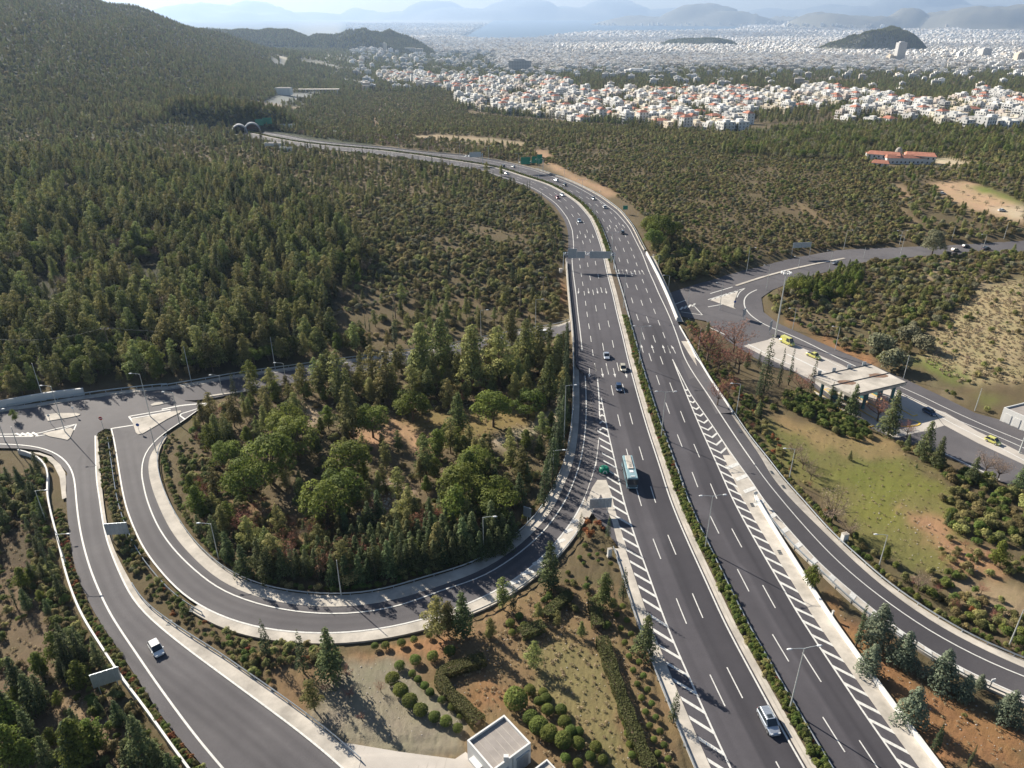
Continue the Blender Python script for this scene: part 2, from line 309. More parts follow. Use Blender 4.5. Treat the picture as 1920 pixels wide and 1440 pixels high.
def lane_attr(o, fn):
    me = o.data; at = me.attributes.new('lane', 'FLOAT', 'POINT'); co = np.empty(len(me.vertices) * 3); me.vertices.foreach_get('co', co); co = co.reshape(-1, 3)
    at.data.foreach_set('value', np.clip(fn(co[:, 0], co[:, 1]), 0, 1).astype(np.float32))
def toLR(X, Y):
    """station (m) and offset of ground points along the motorway"""
    d2 = (X[:, None] - LR[None, ::3, 0]) ** 2 + (Y[:, None] - LR[None, ::3, 1]) ** 2; i = d2.argmin(1) * 3
    i = np.clip(i, 1, len(LR) - 2); T = LR[i + 1] - LR[i - 1]; T /= np.linalg.norm(T, axis=1)[:, None]
    dx = X - LR[i, 0]; dy = Y - LR[i, 1]; return i * 2.0 + dx * T[:, 0] + dy * T[:, 1], dy * T[:, 0] - dx * T[:, 1]
def lanes_left(X, Y):
    s, o = toLR(X, Y); v = 0.5 * ((o > -5.3) & (Y < 190)) + .32 * np.exp(-((o + 8.8) ** 2) / .5) + .24 * np.exp(-((np.mod(-o + .6, 3.45) - 1.0) ** 2) / .08) + .1 * np.sin(s / 9 + o) * np.sin(s / 23)
    return v + .25 * (s > 505) * (o > -7) * (Y < 120) * .5
def lanes_right(X, Y):
    s, o = toLR(X, Y); e = 8.6 + .3 * np.sin(s / 14); v = .55 * ((o > e) & (o < 14) & (Y < 240)) + .25 * ((o < 7) & (Y > 330)) + .28 * np.exp(-((np.mod(o, 3.45) - 1.2) ** 2) / .09) + .1 * np.sin(s / 11 - o) * np.sin(s / 27)
    return v + .3 * ((o > 4) & (o < 7.2) & (Y < 130))
road = empty('motorway'); road['kind'] = 'structure'
o = hstrip('road_surface', 720, 60, lambda Y: LOFF(Y) - ipl(Y, (60,2.8),(195,2.8),(210,2.4),(320,2.6),(420,1.8),(700,1.2)), .45, 'asphalt', .03, nx=24, parent=road, skirt=.5); lane_attr(o, lanes_left)
iS = int(st_of(212)); A, B = offset(LR[:iS + 1], 3.6), cutY(RAIL_R, 740, 208)
A, B = pair(A, B, 2.5, 2); o = strip('road_surface', A, B, 'asphalt', .03, 24, 0.0, road, .5); lane_attr(o, lanes_right)
A, B = offset(LR[int(st_of(222)):int(st_of(172)) + 1], 12.0), cutY(RAIL_R, 222, 172); A, B = pair(A, B, 2.5, 1); strip('road_surface', A, B, 'asphalt_grey', .006, 3, 0.0, road, .3)
o = hstrip('road_surface', 213, 60, 3.6, 16.4, 'asphalt', .031, nx=18, parent=road, skirt=.4); lane_attr(o, lanes_right)
hstrip('median_kerb', 720, 60, .45, 1.75, 'pale_concrete', .16, parent=road, skirt=.5)
hstrip('median_kerb', 720, 60, .95, 1.12, 'concrete', .175, parent=road, foot=False)
hstrip('median_soil', 720, 60, 1.75, 3.6, 'median_soil', .10, parent=road, skirt=.5)
hstrip('gutter', 118, 60, -15.4, -13.2, 'pale_concrete', .10, parent=road, skirt=.5)
hstrip('gutter', 152, 60, 16.3, 18.75, 'pale_concrete', .10, parent=road, skirt=.5)
# lines
lw = .3
for Ya, Yb, f in ((720, 60, lambda Y: Y * 0 + 0.0), (720, 214, lambda Y: LOFF(Y)), (183, 60, lambda Y: Y * 0 - 10.4)):
    S = seg(Ya, Yb); mesh_o = strip('edge_line', offset(S, f(S[:, 1]) - lw / 2), offset(S, f(S[:, 1]) + lw / 2), 'road_paint', .055, 1, 0.0, road, foot=False)
S = seg(720, 60); strip('edge_line', offset(S, 4.05), offset(S, 4.25), 'road_paint', .055, 1, 0.0, road, foot=False)
line('edge_line', cutY(LINE_R, 740, 120), .32, lvl=.056, parent=road, z=0.0)
S = seg(207, 60); strip('edge_line', offset(S, 13.75), offset(S, 14.05), 'road_paint', .055, 1, 0.0, road, foot=False)
def at_st(s, off, h=.057):
    i = s / 2.0; k = int(np.clip(math.floor(i), 0, len(LR) - 2)); t = i - k; p = LR[k] * (1 - t) + LR[k + 1] * t; T = LR[k + 1] - LR[k]; T = T / np.linalg.norm(T)
    return (p[0] - T[1] * off, p[1] + T[0] * off, h)
def dash(s0, s1, off, w=.2, parent=None):
    f = off if callable(off) else (lambda s: off); V = []
    for s in (s0, (s0 + s1) / 2, s1): V += [at_st(s, f(s) - w / 2), at_st(s, f(s) + w / 2)]
    return mesh('lane_dash', V, [(0,1,3,2),(2,3,5,4)], 'road_paint', parent)
def st_px(t, p):
    g = flat(px(t, p)); s, o = toLR(g[:, 0], g[:, 1]); return s[0], o[0]
def dashes(t, p, period, ln, off, Ya, Yb, w=.2):
    s0, _ = st_px(t, p); sa, sb = st_of(Ya) * 2, st_of(Yb) * 2; k = math.ceil((sa - s0) / period); s = s0 + k * period
    f = (lambda s: float(off(LRY[int(np.clip(s / 2, 0, len(LR) - 1))]))) if callable(off) else off
    while s < sb: dash(s, s + ln, f, w, road); s += period
dashes('a', (250,600), 17.3, 6.2, -6.85, 196, 62); dashes('a', (400,535), 17.3, 6.2, -3.5, 196, 62)
dashes('b', (825,325), 17.3, 6.2, 7.2, 205, 62); dashes('a', (1075,405), 17.3, 6.2, 10.4, 205, 62)
oL1 = lambda Y: ipl(Y, (190,-3.6),(300,-3.9),(330,-4.2),(450,-4.2),(700,-4.2)); oL2 = lambda Y: ipl(Y, (190,-6.9),(300,-7.4),(330,-7.7),(450,-8.2),(700,-8.2)); oL3 = lambda Y: ipl(Y, (190,-10.6),(312,-10.8))
dashes('d', (545,810), 17.3, 6, oL1, 720, 196); dashes('d', (463,830), 17.3, 6, oL2, 720, 196); dashes('d', (372,790), 11.1, 5, oL3, 318, 190)
oR1 = lambda Y: ipl(Y, (200,7.2),(300,6.6),(430,6.6),(700,7.0)); oR2 = lambda Y: ipl(Y, (200,10.4),(300,10.0),(430,10.0),(700,10.4)); oR3 = lambda Y: ipl(Y, (200,14.1),(300,13.5),(420,13.6))
dashes('d', (785,760), 17.0, 6, oR1, 720, 205); dashes('d', (870,780), 17.0, 6, oR2, 720, 205); dashes('d', (950,765), 11.1, 5, oR3, 440, 215)
def arrow(s, off, ln, to_camera, hook=0, z=.058):
    """lane arrow; hook -1 left / +1 right (seen from above along the motorway's reference direction)"""
    P = [(-.09,0),(-.09,.62),(-.38,.62),(0,1.0),(.38,.62),(.09,.62),(.09,0)]
    V = []
    for a, b in P:
        u = b * ln - ln / 2; aa = a
        if hook: aa = a + hook * .5 * max(0, b - .4) / .6
        if not to_camera: u = -u; aa = -aa
        V.append(at_st(s + u, off + aa, z))
    o = mesh('lane_arrow', V, [(0,1,5,6),(2,3,4)], 'road_paint', road); return o
for t, P, toc in (('c', ((428,285),(537,285),(640,290)), True), ('d', ((400,700),(480,700),(558,700)), True), ('e', ((948,830),(1015,830)), True),
                  ('d', ((883,1217),(978,1220),(1078,1220)), False), ('d', ((672,525),(745,525),(820,530)), False), ('e', ((1170,745),(1230,745)), False)):
    for q_ in P: s, o_ = st_px(t, q_); arrow(s, o_, 6.5, toc)
for t, q_, toc, hk in (('c', (318,285), True, -1), ('d', (315,700), True, -1), ('e', (880,835), True, -1), ('d', (1170,1225), False, 1), ('d', (893,530), False, 1), ('e', (1295,740), False, 1)):
    s, o_ = st_px(t, q_); arrow(s, o_, 6.5, toc, hk)
for t, q_ in (('c', (365,235)), ('c', (470,235)), ('d', (1125,1225)), ('d', (710,530)), ('d', (515,690))):
    s, o_ = st_px(t, q_); dash(s - 3, s + 3, o_, .22, road)
# ------------------------------------------------------------------ ramps: traced curves
def cur(*parts, n=4, step=2.5): return smooth(resample(W(sum([px(t, *P) for t, P in parts], [])), step), n)
RL = cur(('c', ((1060,165),(1150,340),(1220,480),(1300,590),(1370,690),(1440,790),(1510,900),(1580,1000),(1650,1100),(1740,1220),(1830,1340))), ('b', ((1240,110),(1300,190),(1380,270),(1460,370),(1550,470),(1640,570),(1740,690),(1840,790))), ('x', ((1600,1010),(1830,1200))), ('rb', ((1100,215),(1250,330),(1400,430),(1550,510),(1700,590),(1850,650),(1990,712))))
RR = cur(('c', ((1095,0),(1160,140),(1240,280),(1310,380),(1400,510),(1480,640),(1560,760),(1640,880),(1720,1000),(1800,1110),(1880,1230))), ('b', ((1400,100),(1500,220),(1600,340),(1700,450),(1800,560),(1900,670))), ('rb', ((980,16),(1100,110),(1250,220),(1400,320),(1550,400),(1700,480),(1920,570),(2020,605))))
RCI = cur(('c', ((1140,0),(1230,150),(1330,300),(1420,420),(1530,570),(1640,730),(1750,890),(1840,1010),(1920,1130))), ('x', ((930,0),(1060,150),(1200,310),(1330,430),(1480,580),(1640,740),(1800,890),(1920,1000))), ('rb', ((1060,0),(1200,120),(1400,260),(1550,345),(1700,425),(1920,520),(2020,560))))
RRL = cur(('c', ((1200,0),(1280,140),(1350,260),(1430,390),(1510,500),(1600,640),(1700,790),(1800,930),(1900,1040))), ('b', ((1475,0),(1560,90),(1680,220),(1800,360),(1920,500))), ('r8', ((1000,990),)), ('rb', ((1090,0),(1250,120),(1400,220),(1550,310),(1700,390),(1920,475),(2020,515))))
RLC = cur(('x', ((850,300),(1000,480),(1100,610),(1200,720),(1300,810),(1420,920),(1600,1090),(1780,1270))), ('rb', ((1170,310),(1300,400),(1450,500),(1600,580),(1750,650),(1920,720),(2020,765))))
ramp = empty('exit_ramp'); ramp['kind'] = 'structure'
A, B = pair(RL[6:], RCI[10:], 2.5, 2); o = strip('road_surface', A, B, 'asphalt_grey', .024, 10, None, ramp, .5)
lane_attr(o, lambda X, Y: .35 + .35 * np.sin(X * .9 + Y * .55) * 0 + .3 * np.sin(X / 7) * np.sin(Y / 9))
A, B = pair(RCI, RRL, 2.5, 2); strip('gutter', A, B, 'pale_concrete', .09, 1, None, ramp, .5)
A, B = pair(RL[int(len(RL) * .36):], RLC, 2.5, 2); strip('kerb_strip', A, B, 'pale_concrete', .07, 2, None, ramp, .5)
line('edge_line', RL, .3, lvl=.12, parent=ramp); line('edge_line', RR[int(len(RR) * .18):], .28, lvl=.1, parent=ramp)
# gore between the right carriageway and the exit ramp
gore = empty('gore_area'); gore['kind'] = 'structure'
def poly(name, Wp, mat, lvl, parent=None, z=None):
    P = [Vector((a, b, 0)) for a, b in Wp]; from mathutils.geometry import tessellate_polygon
    T = tessellate_polygon([P]); V = [(p.x, p.y, (z if z is not None else float(N(p.x, p.y))) + lvl) for p in P]
    o = mesh(name, V, [tuple(t) for t in T], mat, parent); me = o.data
    bm = bmesh.new(); bm.from_mesh(me); 
    for f in bm.faces:
        if f.normal.z < 0: f.normal_flip()
    bm.to_mesh(me); bm.free(); return o
i0 = 0; k = int(len(RL) * .62); A, B = pair(offset(seg(214, 138), 14.0), RL[:k], 2.5, 2)
strip('road_surface', A, B, 'asphalt_grey', .018, 4, 0.0, gore, .3)
poly('concrete_nose', flat(px('c', (1530,1115),(1600,1110),(1680,1180),(1760,1290),(1880,1440)) + px('b', (1230,130),(1300,235),(1240,240),(1200,300),(1110,165),(1040,60),(985,0)) + px('c', (1640,1300),(1590,1200))), 'pale_concrete', .04, gore, 0.0)
def band4(name, s, oa, ob, slant, w, parent, lvl=.062):
    """a painted stripe across the gore from offset oa to ob, slipping by slant metres, w wide along the road"""
    V = [at_st(s, oa, lvl), at_st(s + slant, ob, lvl), at_st(s + slant + w, ob, lvl), at_st(s + w, oa, lvl)]
    return mesh(name, V, [(0,1,2,3) if slant * 0 + 1 else 0], 'road_paint', parent)
sRL, oRL = toLR(RL[:, 0], RL[:, 1])
s = st_px('c', (1060,165))[0] + 6; sEnd = len(LR) * 2 - 12
while s < sEnd:
    offR = float(np.interp(s, sRL, oRL)) if s < sRL.max() else 99; w_ = offR - 14.0; half = min(w_ / 2, 2.35)
    if half > .35:
        sl_ = half * 1.15; band4('chevron_stripe', s, 14.0, 14.0 + half, sl_, .85, gore)
        if w_ / 2 < 2.35: band4('chevron_stripe', s, offR - .1, 14.0 + half, sl_, .85, gore)
    s += 3.55
k0 = int(np.argmax(oRL > 18.7)); sR = 0.0; RLs = np.concatenate([[0], np.cumsum(np.linalg.norm(np.diff(RL, axis=0), axis=1))])
d_ = RLs[k0] + 1
while d_ < RLs[k0] + 68:
    lat = ipl(d_ - RLs[k0], (0,3.4),(14,3.2),(22,2.2),(68,1.5)); q0 = [np.interp(d_ + e, RLs, RL[:, i]) for e in (0, 1.2) for i in (0, 1)]
    T = np.array([q0[2] - q0[0], q0[3] - q0[1]]); T /= np.linalg.norm(T); Nn = np.array([T[1], -T[0]]); a0 = np.array(q0[:2]); a1 = a0 + T * 1.25; b0 = a0 + Nn * lat + T * lat * .45; b1 = b0 + T * 1.25
    V = [(p[0], p[1], float(N(p[0], p[1])) + .13) for p in (a0, a1, b1, b0)]; mesh('chevron_stripe', V, [(0,1,2,3)], 'road_paint', gore); d_ += 5.0
# ------------------------------------------------------------------ loop ramp (from the junction round to the left carriageway)
LO = cur(('j', ((1252,742),(1275,830),(1295,920),(1312,1040),(1330,1160),(1355,1300))), ('r6', ((680,560),(710,700),(760,830),(820,950),(925,1080))), ('r9', ((1000,80),(1090,150),(1180,200),(1300,250),(1420,285),(1560,310),(1700,322),(1850,325))), ('ra', ((0,325),(150,310),(300,285),(450,250),(600,200),(700,165))), ('s', ((80,1360),(300,1250),(460,1165),(620,1040),(800,900),(950,730),(1070,590),(1150,480),(1220,370),(1300,200),(1360,60))), ('c', ((290,1360),(340,1220),(375,1110),(390,1000),(400,880),(405,700),(400,500),(385,340))))
LI = cur(('k', ((900,460),(780,520),(650,650),(560,690),(400,790),(270,910),(190,1010),(155,1130),(150,1250),(165,1350))), ('r6', ((800,520),(815,620),(850,720),(890,810),(950,900),(1030,990),(1120,1070))), ('r9', ((1220,70),(1330,120),(1450,160),(1600,195),(1750,212))), ('ra', ((0,218),(150,205),(300,180),(450,130),(600,60))), ('s', ((0,1170),(150,1090),(300,1010),(450,910),(600,800),(720,700),(830,590),(930,470),(1020,340),(1090,220),(1150,90))), ('c', ((120,1380),(180,1250),(220,1130),(250,1000),(265,900),(280,750),(285,600),(280,400),(265,200),(235,0))), ('d', ((325,1040),)))
LAI = cur(('k', ((440,830),(300,920),(240,1020),(215,1110),(220,1200),(240,1300),(270,1440))), ('r6', ((870,630),(910,730),(960,830),(1020,910),(1110,1000),(1190,1080))), ('r9', ((1290,60),(1400,110),(1520,145),(1650,165),(1800,178))), ('ra', ((0,180),(150,168),(300,140),(450,95),(600,35))), ('s', ((0,1100),(150,1020),(300,930),(450,830),(600,710),(730,590),(840,470),(930,350),(1000,230),(1060,110))), ('c', ((10,1430),(90,1290),(150,1160),(180,1030),(205,900),(215,740),(225,600),(222,440),(215,200),(212,0))))
LRL = cur(('k', ((440,830),(340,960),(325,1040),(335,1180),(360,1300),(400,1440))), ('r6', ((930,620),(970,710),(1020,790),(1090,890),(1170,970),(1250,1040))), ('r9', ((1320,0),(1420,45),(1550,85),(1700,105),(1860,116))), ('ra', ((0,118),(150,105),(300,75),(450,20))), ('s', ((0,980),(150,900),(300,800),(450,690),(600,570),(720,450),(820,320),(910,170),(960,70))), ('c', ((0,1300),(80,1120),(120,960),(150,800),(165,600),(170,300),(165,0))))
LOC = cur(('r9', ((1060,190),(1130,240),(1250,300),(1400,345),(1550,370),(1750,385))), ('ra', ((0,385),(150,370),(300,345),(450,315),(600,262),(760,215),(900,140))), ('s', ((200,1440),(380,1360),(520,1270),(700,1140),(850,1020),(980,900),(1100,760),(1220,620),(1300,440),(1400,330),(1480,160))))
loop = empty('loop_ramp'); loop['kind'] = 'structure'
A, B = pair(offset(LO, .5 * 1)[:], LAI, 2.5, 3)
A, B = pair(LO, LI[6:], 2.5, 3); 
o = strip('road_surface', *pair(LAI, LO, 2.5, 3), 'asphalt_grey', .016, 18, None, loop, .5); lane_attr(o, lambda X, Y: sum(.3 * np.exp(-((np.sqrt(((X[:, None] - LO[None, :, 0]) ** 2 + (Y[:, None] - LO[None, :, 1]) ** 2).min(1)) - c_) / .55) ** 2) for c_ in (1.8, 3.6, 5.4)) + .12 * np.sin(X / 9) * np.sin(Y / 7) + .08)
o = strip('road_surface', *pair(LI[:18], LO[:10], 2, 1), 'asphalt_grey', .012, 4, None, loop, .3)
strip('gutter', *pair(LAI, LRL, 2.5, 2), 'pale_concrete', .07, 1, None, loop, .4)
kO = np.argmin(np.linalg.norm(LO - LOC[0], axis=1)); kE = np.argmin(np.linalg.norm(LO - LOC[-1], axis=1))
strip('kerb_strip', *pair(LO[kO:kE], LOC, 2.5, 2), 'pale_concrete', .05, 1, None, loop, .4)
line('edge_line', LO, .32, lvl=.09, parent=loop); line('edge_line', LI, .28, lvl=.09, parent=loop)
poly('road_surface', flat(px('c', (385,340),(405,600),(400,880),(375,1110),(290,1360),(255,1440)) + px('s', (1300,200),(1360,340)) + px('b', (60,690),(0,500)) + px('c', (620,1430),(550,1170),(480,860),(440,640))), 'asphalt', .022, gore, 0.0)
poly('concrete_nose', flat(px('s', (1300,290),(1380,90),(1440,0),(1540,0),(1600,160),(1660,420),(1730,640),(1780,800),(1680,760),(1610,480),(1540,300),(1480,160),(1400,330),(1340,440),(1250,400))), 'pale_concrete', .045, gore, 0.0)
# chevrons of the merge, apex away from the camera
sLO, oLO = toLR(LO[:, 0], LO[:, 1]); od = np.argsort(sLO); sLO, oLO = sLO[od], oLO[od]
s = st_px('c', (395,400))[0]; 
while s < len(LR) * 2 - 12:
    m_ = (LO[:, 1] > 118); sl2 = sLO; 
    offL = float(np.interp(s, sLO, oLO)) if LRY[int(s / 2)] > 138 else -99; w_ = -10.4 - offL; half = min(w_ / 2, 2.7)
    if half > .3:
        band4('chevron_stripe', s, -10.4, -10.4 - half, -half * 1.15, .8, gore)
        if w_ < 5.6: band4('chevron_stripe', s, offL, -10.4 - half, -half * 1.15, .8, gore)
    s += 3.55
for q0, q1 in (((1220,450),(1150,480)), ((1160,555),(1075,595)), ((1075,670),(985,705)), ((820,905),(720,955)), ((725,1030),(590,1060)), ((570,1140),(470,1165))):
    g = W(px('s', q0, q1)); T = g[1] - g[0]; T /= np.linalg.norm(T); n_ = np.array([-T[1], T[0]]) * .45
    mesh('chevron_stripe', [(*(g[0] + n_), float(N(*g[0])) + .1), (*(g[1] + n_), float(N(*g[1])) + .1), (*(g[1] - n_), float(N(*g[1])) + .1), (*(g[0] - n_), float(N(*g[0])) + .1)], [(0,1,2,3)], 'road_paint', gore)
# ------------------------------------------------------------------ left slip road, crossroad, junction, toll plaza
SR = cur(('j', ((1072,825),(1075,1000),(1080,1200),(1095,1440))), ('r6', ((555,600),(575,760),(600,880),(640,990),(680,1080))), ('r9', ((730,110),(800,200),(900,290),(1050,410),(1200,520),(1350,630),(1500,740),(1650,850),(1800,970),(1920,1070),(2000,1150))))
SRO = cur(('j', ((1102,835),(1120,1100),(1150,1440))), ('r6', ((590,730),(610,850),(660,980),(720,1080))), ('r9', ((770,110),(840,185),(950,260),(1080,350),(1250,450),(1400,560),(1550,660),(1700,770),(1850,880),(1920,940),(2030,1040))))
SL = cur(('j', ((-80,915),(0,915),(200,920),(400,940),(560,980),(700,1060),(790,1160),(840,1290),(850,1440))), ('r6', ((435,720),(455,850),(485,970),(520,1080))), ('r9', ((560,90),(610,200),(680,310),(770,440),(870,590),(980,740),(1090,890),(1180,1000),(1250,1080),(1320,1160))))
SLA = cur(('j', ((-80,955),(250,965),(430,985),(580,1040),(690,1130),(745,1230),(755,1350),(745,1440))), ('r6', ((372,680),(385,800),(400,930),(430,1080))), ('r9', ((500,150),(570,280),(640,370),(700,470),(790,600),(870,740),(960,860),(1050,970),(1150,1080),(1220,1160))))
SW = cur(('j', ((-80,975),(0,985),(150,990),(330,1030),(440,1080),(510,1150),(555,1230),(555,1320),(530,1440))), ('r6', ((265,620),(280,690),(300,780),(330,880),(350,980),(375,1080))), ('r9', ((400,80),(450,210),(520,330),(600,450),(680,580),(760,680),(830,770),(900,870),(960,960),(1050,1080),(1110,1160))))
slip = empty('slip_road'); slip['kind'] = 'structure'
o = strip('road_surface', *pair(SLA[12:], SR, 2.5, 3), 'asphalt_grey', .02, 18, None, slip, .5)
def dcurve(X, Y, Cv): return np.sqrt(((X[:, None] - Cv[None, :, 0]) ** 2 + (Y[:, None] - Cv[None, :, 1]) ** 2).min(1))
def tracks(X, Y, Cv): d = dcurve(X, Y, Cv); return sum(.34 * np.exp(-((d - c_) / .55) ** 2) for c_ in (1.6, 3.4, 5.2, 6.9)) + .2 * (d > 4.4 + .8 * np.sin(Y / 7)) * (np.sin(X / 11 + Y / 17) > -.2) + .12 * np.sin(X / 4) * np.sin(Y / 6) + .06
lane_attr(o, lambda X, Y: tracks(X, Y, SR))
strip('kerb_strip', *pair(SR, SRO, 2.5, 2), 'pale_concrete', .10, 1, None, slip, .4)
line('edge_line', offset(SR, -.0), .3, lvl=.13, parent=slip); line('edge_line', SL, .32, lvl=.07, parent=slip)
VP = W(px('j', (320,1005),(450,1015),(580,1060),(680,1150),(735,1240),(745,1350),(740,1440)) + px('r6', (375,640),(350,650)) + px('j', (670,1290),(600,1150),(500,1060),(420,1030)))
poly('pavement', VP, 'pale_concrete', .07, slip)
junc = empty('junction'); junc['kind'] = 'structure'
poly('road_surface', W(px('j', (-60,560),(0,550),(400,500),(800,430),(1200,370),(1500,335),(1920,290)) + px('k', (380,305),(620,270),(640,430),(900,460),(780,520),(650,640),(560,690),(400,790),(270,910)) + px('j', (1600,1250),(1330,1180),(1250,750),(1180,742),(1100,790),(1080,860),(1075,1440),(840,1440),(750,1230),(580,1040),(430,985),(250,965),(-60,960))), 'asphalt_grey', .008, junc, 0.0)
FOOT.append((W(px('j', (-60,560),(400,500),(800,430),(1500,335),(1920,290)) + px('k', (640,260))), W(px('j', (-60,960),(250,965),(580,1040),(1330,1180),(1600,1100)) + px('k', (900,460)))))
CRT = cur(('k', ((380,308),(500,290),(900,220),(1300,150),(1820,80))), ('l', ((260,805),(700,735),(1150,680),(1440,640))), ('m', ((340,560),(620,500),(1050,410),(1460,330),(1740,270))), ('n', ((60,450),)), n=5)
CRB = cur(('k', ((640,425),(900,455),(1060,360),(1300,330),(1550,290))), ('l', ((215,965),(700,880),(1000,850))), ('m', ((330,680),(740,590),(1200,500),(1600,400),(1760,370))), ('n', ((110,560),)), n=6)
cross = empty('crossing_road'); cross['kind'] = 'structure'
strip('road_surface', *pair(CRT, CRB, 3, 3), 'asphalt', .015, 3, None, cross, .3)
strip('kerb_strip', CRT, offset(CRT, 1.6), 'concrete', .10, 1, None, cross, .4)
JT = cur(('j', ((-60,556),(0,550),(400,500),(800,430),(1200,370),(1500,335),(1920,290))), ('k', ((420,300),)))
strip('kerb_strip', JT, offset(JT, 1.8), 'concrete', .10, 1, None, junc, .4)
line('edge_line', offset(CRT, -.6), .2, lvl=.09, parent=cross); kk = CRT[int(len(CRT) * .02):int(len(CRT) * .4)]
strip('median_kerb', *pair(W(px('k', (870,378),(1060,352),(1300,318),(1550,280))), W(px('k', (880,392),(1060,366),(1300,332),(1550,292))), 2, 1), 'pale_concrete', .18, 1, None, junc, .3)
# plaza
plaza = empty('toll_plaza_road'); plaza['kind'] = 'structure'
PZ = -6.2
poly('road_surface', flat(PLAZA, PZ), 'asphalt_grey', .0, plaza, PZ)
_P = flat(PLAZA, PZ)
PLAZA_W = _P
poly('concrete_slab', flat(px('n', (740,905),(960,850),(1000,830),(1100,850),(1700,1110)) + px('p', (120,230),(700,520),(1130,715),(1100,735),(1200,855),(1070,895),(900,930),(760,970),(380,750),(0,440)), PZ), 'plaza_concrete', .02, plaza, PZ)
poly('concrete_slab', flat(px('p', (1135,712),(1210,735),(1500,905),(1700,1000),(1960,1130),(1960,1225),(1500,1010),(1200,850),(1110,735)), PZ), 'plaza_concrete', .028, plaza, PZ)
def pl(t, P, w=.3, mat='road_paint', lvl=.05, close=False, parent=None):
    g = smooth(resample(flat(px(t, *P), PZ), 2), 3); return strip('edge_line', offset(g, -w / 2), offset(g, w / 2), mat, lvl, 1, PZ, parent or plaza, foot=False)
pl('n', ((860,400),(790,430),(745,480),(745,550),(790,620),(870,680),(980,740),(1120,790),(1280,860),(1440,940),(1600,1020),(1750,1090)), .45)
pl('p', ((700,505),(1130,712),(1300,800),(1500,880),(1700,960),(1960,1075)), .3); pl('p', ((780,495),(1000,590),(1200,690),(1400,780),(1600,870),(1960,1015)), .3)
pl('p', ((1110,735),(1200,800),(1400,900),(1700,1050),(1960,1190)), .35); pl('p', ((1150,1080),(1400,1200),(1700,1340)), .4)
pl('n', ((670,365),(900,290),(1150,220),(1400,165),(1650,118)), 1.3, 'pale_concrete', .16); pl('n', ((440,435),(640,375)), .5); pl('n', ((100,540),(215,495)), .5)
pl('n', ((420,490),(580,440),(680,410),(760,385)), .5); pl('n', ((420,555),(560,530)), .5); pl('n', ((680,470),(700,420),(760,385)), .4)
pl('n', ((180,600),(370,628)), .35); pl('n', ((370,628),(285,535)), .35); pl('n', ((240,660),(480,760),(575,805)), .45); pl('n', ((1130,980),(1200,1010),(1300,1060),(1480,1145)), .7); pl('n', ((780,890),(900,950),(1000,1010),(1180,1080)), .5)
pl('n', ((1010,880),(1200,960),(1400,1060)), .15); pl('n', ((960,860),(1350,960),(1640,1110)), .25)
for i_ in range(6):
    a = 470 + i_ * 44; pl('n', ((a - 20, 498 - i_ * 15), (a + 4, 478 - i_ * 15)), .8)
for i_ in range(4): a = 170 + i_ * 36; pl('n', ((a, 580 - i_ * 10), (a + 24, 555 - i_ * 10)), .8)
# kerbed islands
def island(name, P, h=.16, mat='pale_concrete', lvl=0.0, z=None, parent=None):
    Wp = smooth(np.vstack([P, P[:1]]), 0)[:-1]; zz = z if z is not None else float(N(Wp[:, 0], Wp[:, 1]).mean())
    n = len(Wp); 
    ar = 0.5 * sum(Wp[i][0] * Wp[(i+1)%n][1] - Wp[(i+1)%n][0] * Wp[i][1] for i in range(n))
    if ar < 0: Wp = Wp[::-1]
    V = [(p[0], p[1], zz - .25) for p in Wp] + [(p[0], p[1], zz + h) for p in Wp]; F = [(i, (i+1)%n, n+(i+1)%n, n+i) for i in range(n)] + [tuple(range(n, 2*n))]
    return mesh(name, V, F, mat, parent)
J = lambda *P: W(px('j', *P)); K = lambda *P: W(px('k', *P)); NN = lambda *P: flat(px('n', *P), PZ)
island('traffic_island', J((510,590),(640,572),(860,570),(910,585),(880,600),(760,625),(540,660)), parent=junc, z=0.0)
island('traffic_island', J((480,800),(620,770),(800,740),(830,760),(790,850),(760,875),(700,860),(560,835)), parent=junc, z=0.0)
island('traffic_island', J((1500,640),(1640,610),(1700,595),(1900,555)) [:0].tolist() and [] or W(px('j', (1480,640),(1640,615)) + px('k', (400,565),(590,542),(600,560),(440,640),(170,800),(115,812),(90,790))), parent=junc, z=0.0)
island('traffic_island', K((255,475),(300,455),(450,440),(470,447),(350,478),(270,490)), parent=junc, z=0.0)
island('traffic_island', NN((445,495),(560,460),(690,420),(660,500),(650,560),(670,575),(540,530)), parent=plaza, z=PZ)
I_ = W(px('j', (1250,745),(1180,740),(1110,780),(1085,830),(1100,1100),(1130,1440)) + px('r6', (560,600),(600,850),(650,980),(715,1080)) + px('r9', (770,110),(840,190),(1060,180),(980,90),(900,0)) + px('r6', (810,950),(740,820),(700,700),(668,560),(640,400),(622,260)))
pass
for q_ in (((-60,800),(0,805),(430,800),(560,760),(860,690)), ((-60,830),(410,832),(560,800),(860,692)), ((860,690),(830,760)), ((410,832),(200,800))):
    g = smooth(resample(J(*q_), 1.5), 1); strip('edge_line', offset(g, -.16), offset(g, .16), 'road_paint', .03, 1, 0.0, junc, foot=False)
for q_ in (((1450,605),(1620,575),(1920,525)), ((1480,628),(1700,590),(1920,548)), ((1450,605),(1520,700)), ((1250,742),(1500,703))):
    g = smooth(resample(J(*q_), 1.5), 1); strip('edge_line', offset(g, -.22), offset(g, .22), 'road_paint', .03, 1, 0.0, junc, foot=False)
g = smooth(resample(K((380,525),(600,480),(920,455)), 1.5), 1); strip('edge_line', offset(g, -.3), offset(g, .3), 'road_paint', .03, 1, 0.0, junc, foot=False)
g = smooth(resample(K((640,640),(570,585),(780,520)), 1.5), 0); strip('edge_line', offset(g, -.2), offset(g, .2), 'road_paint', .032, 1, 0.0, junc, foot=False)
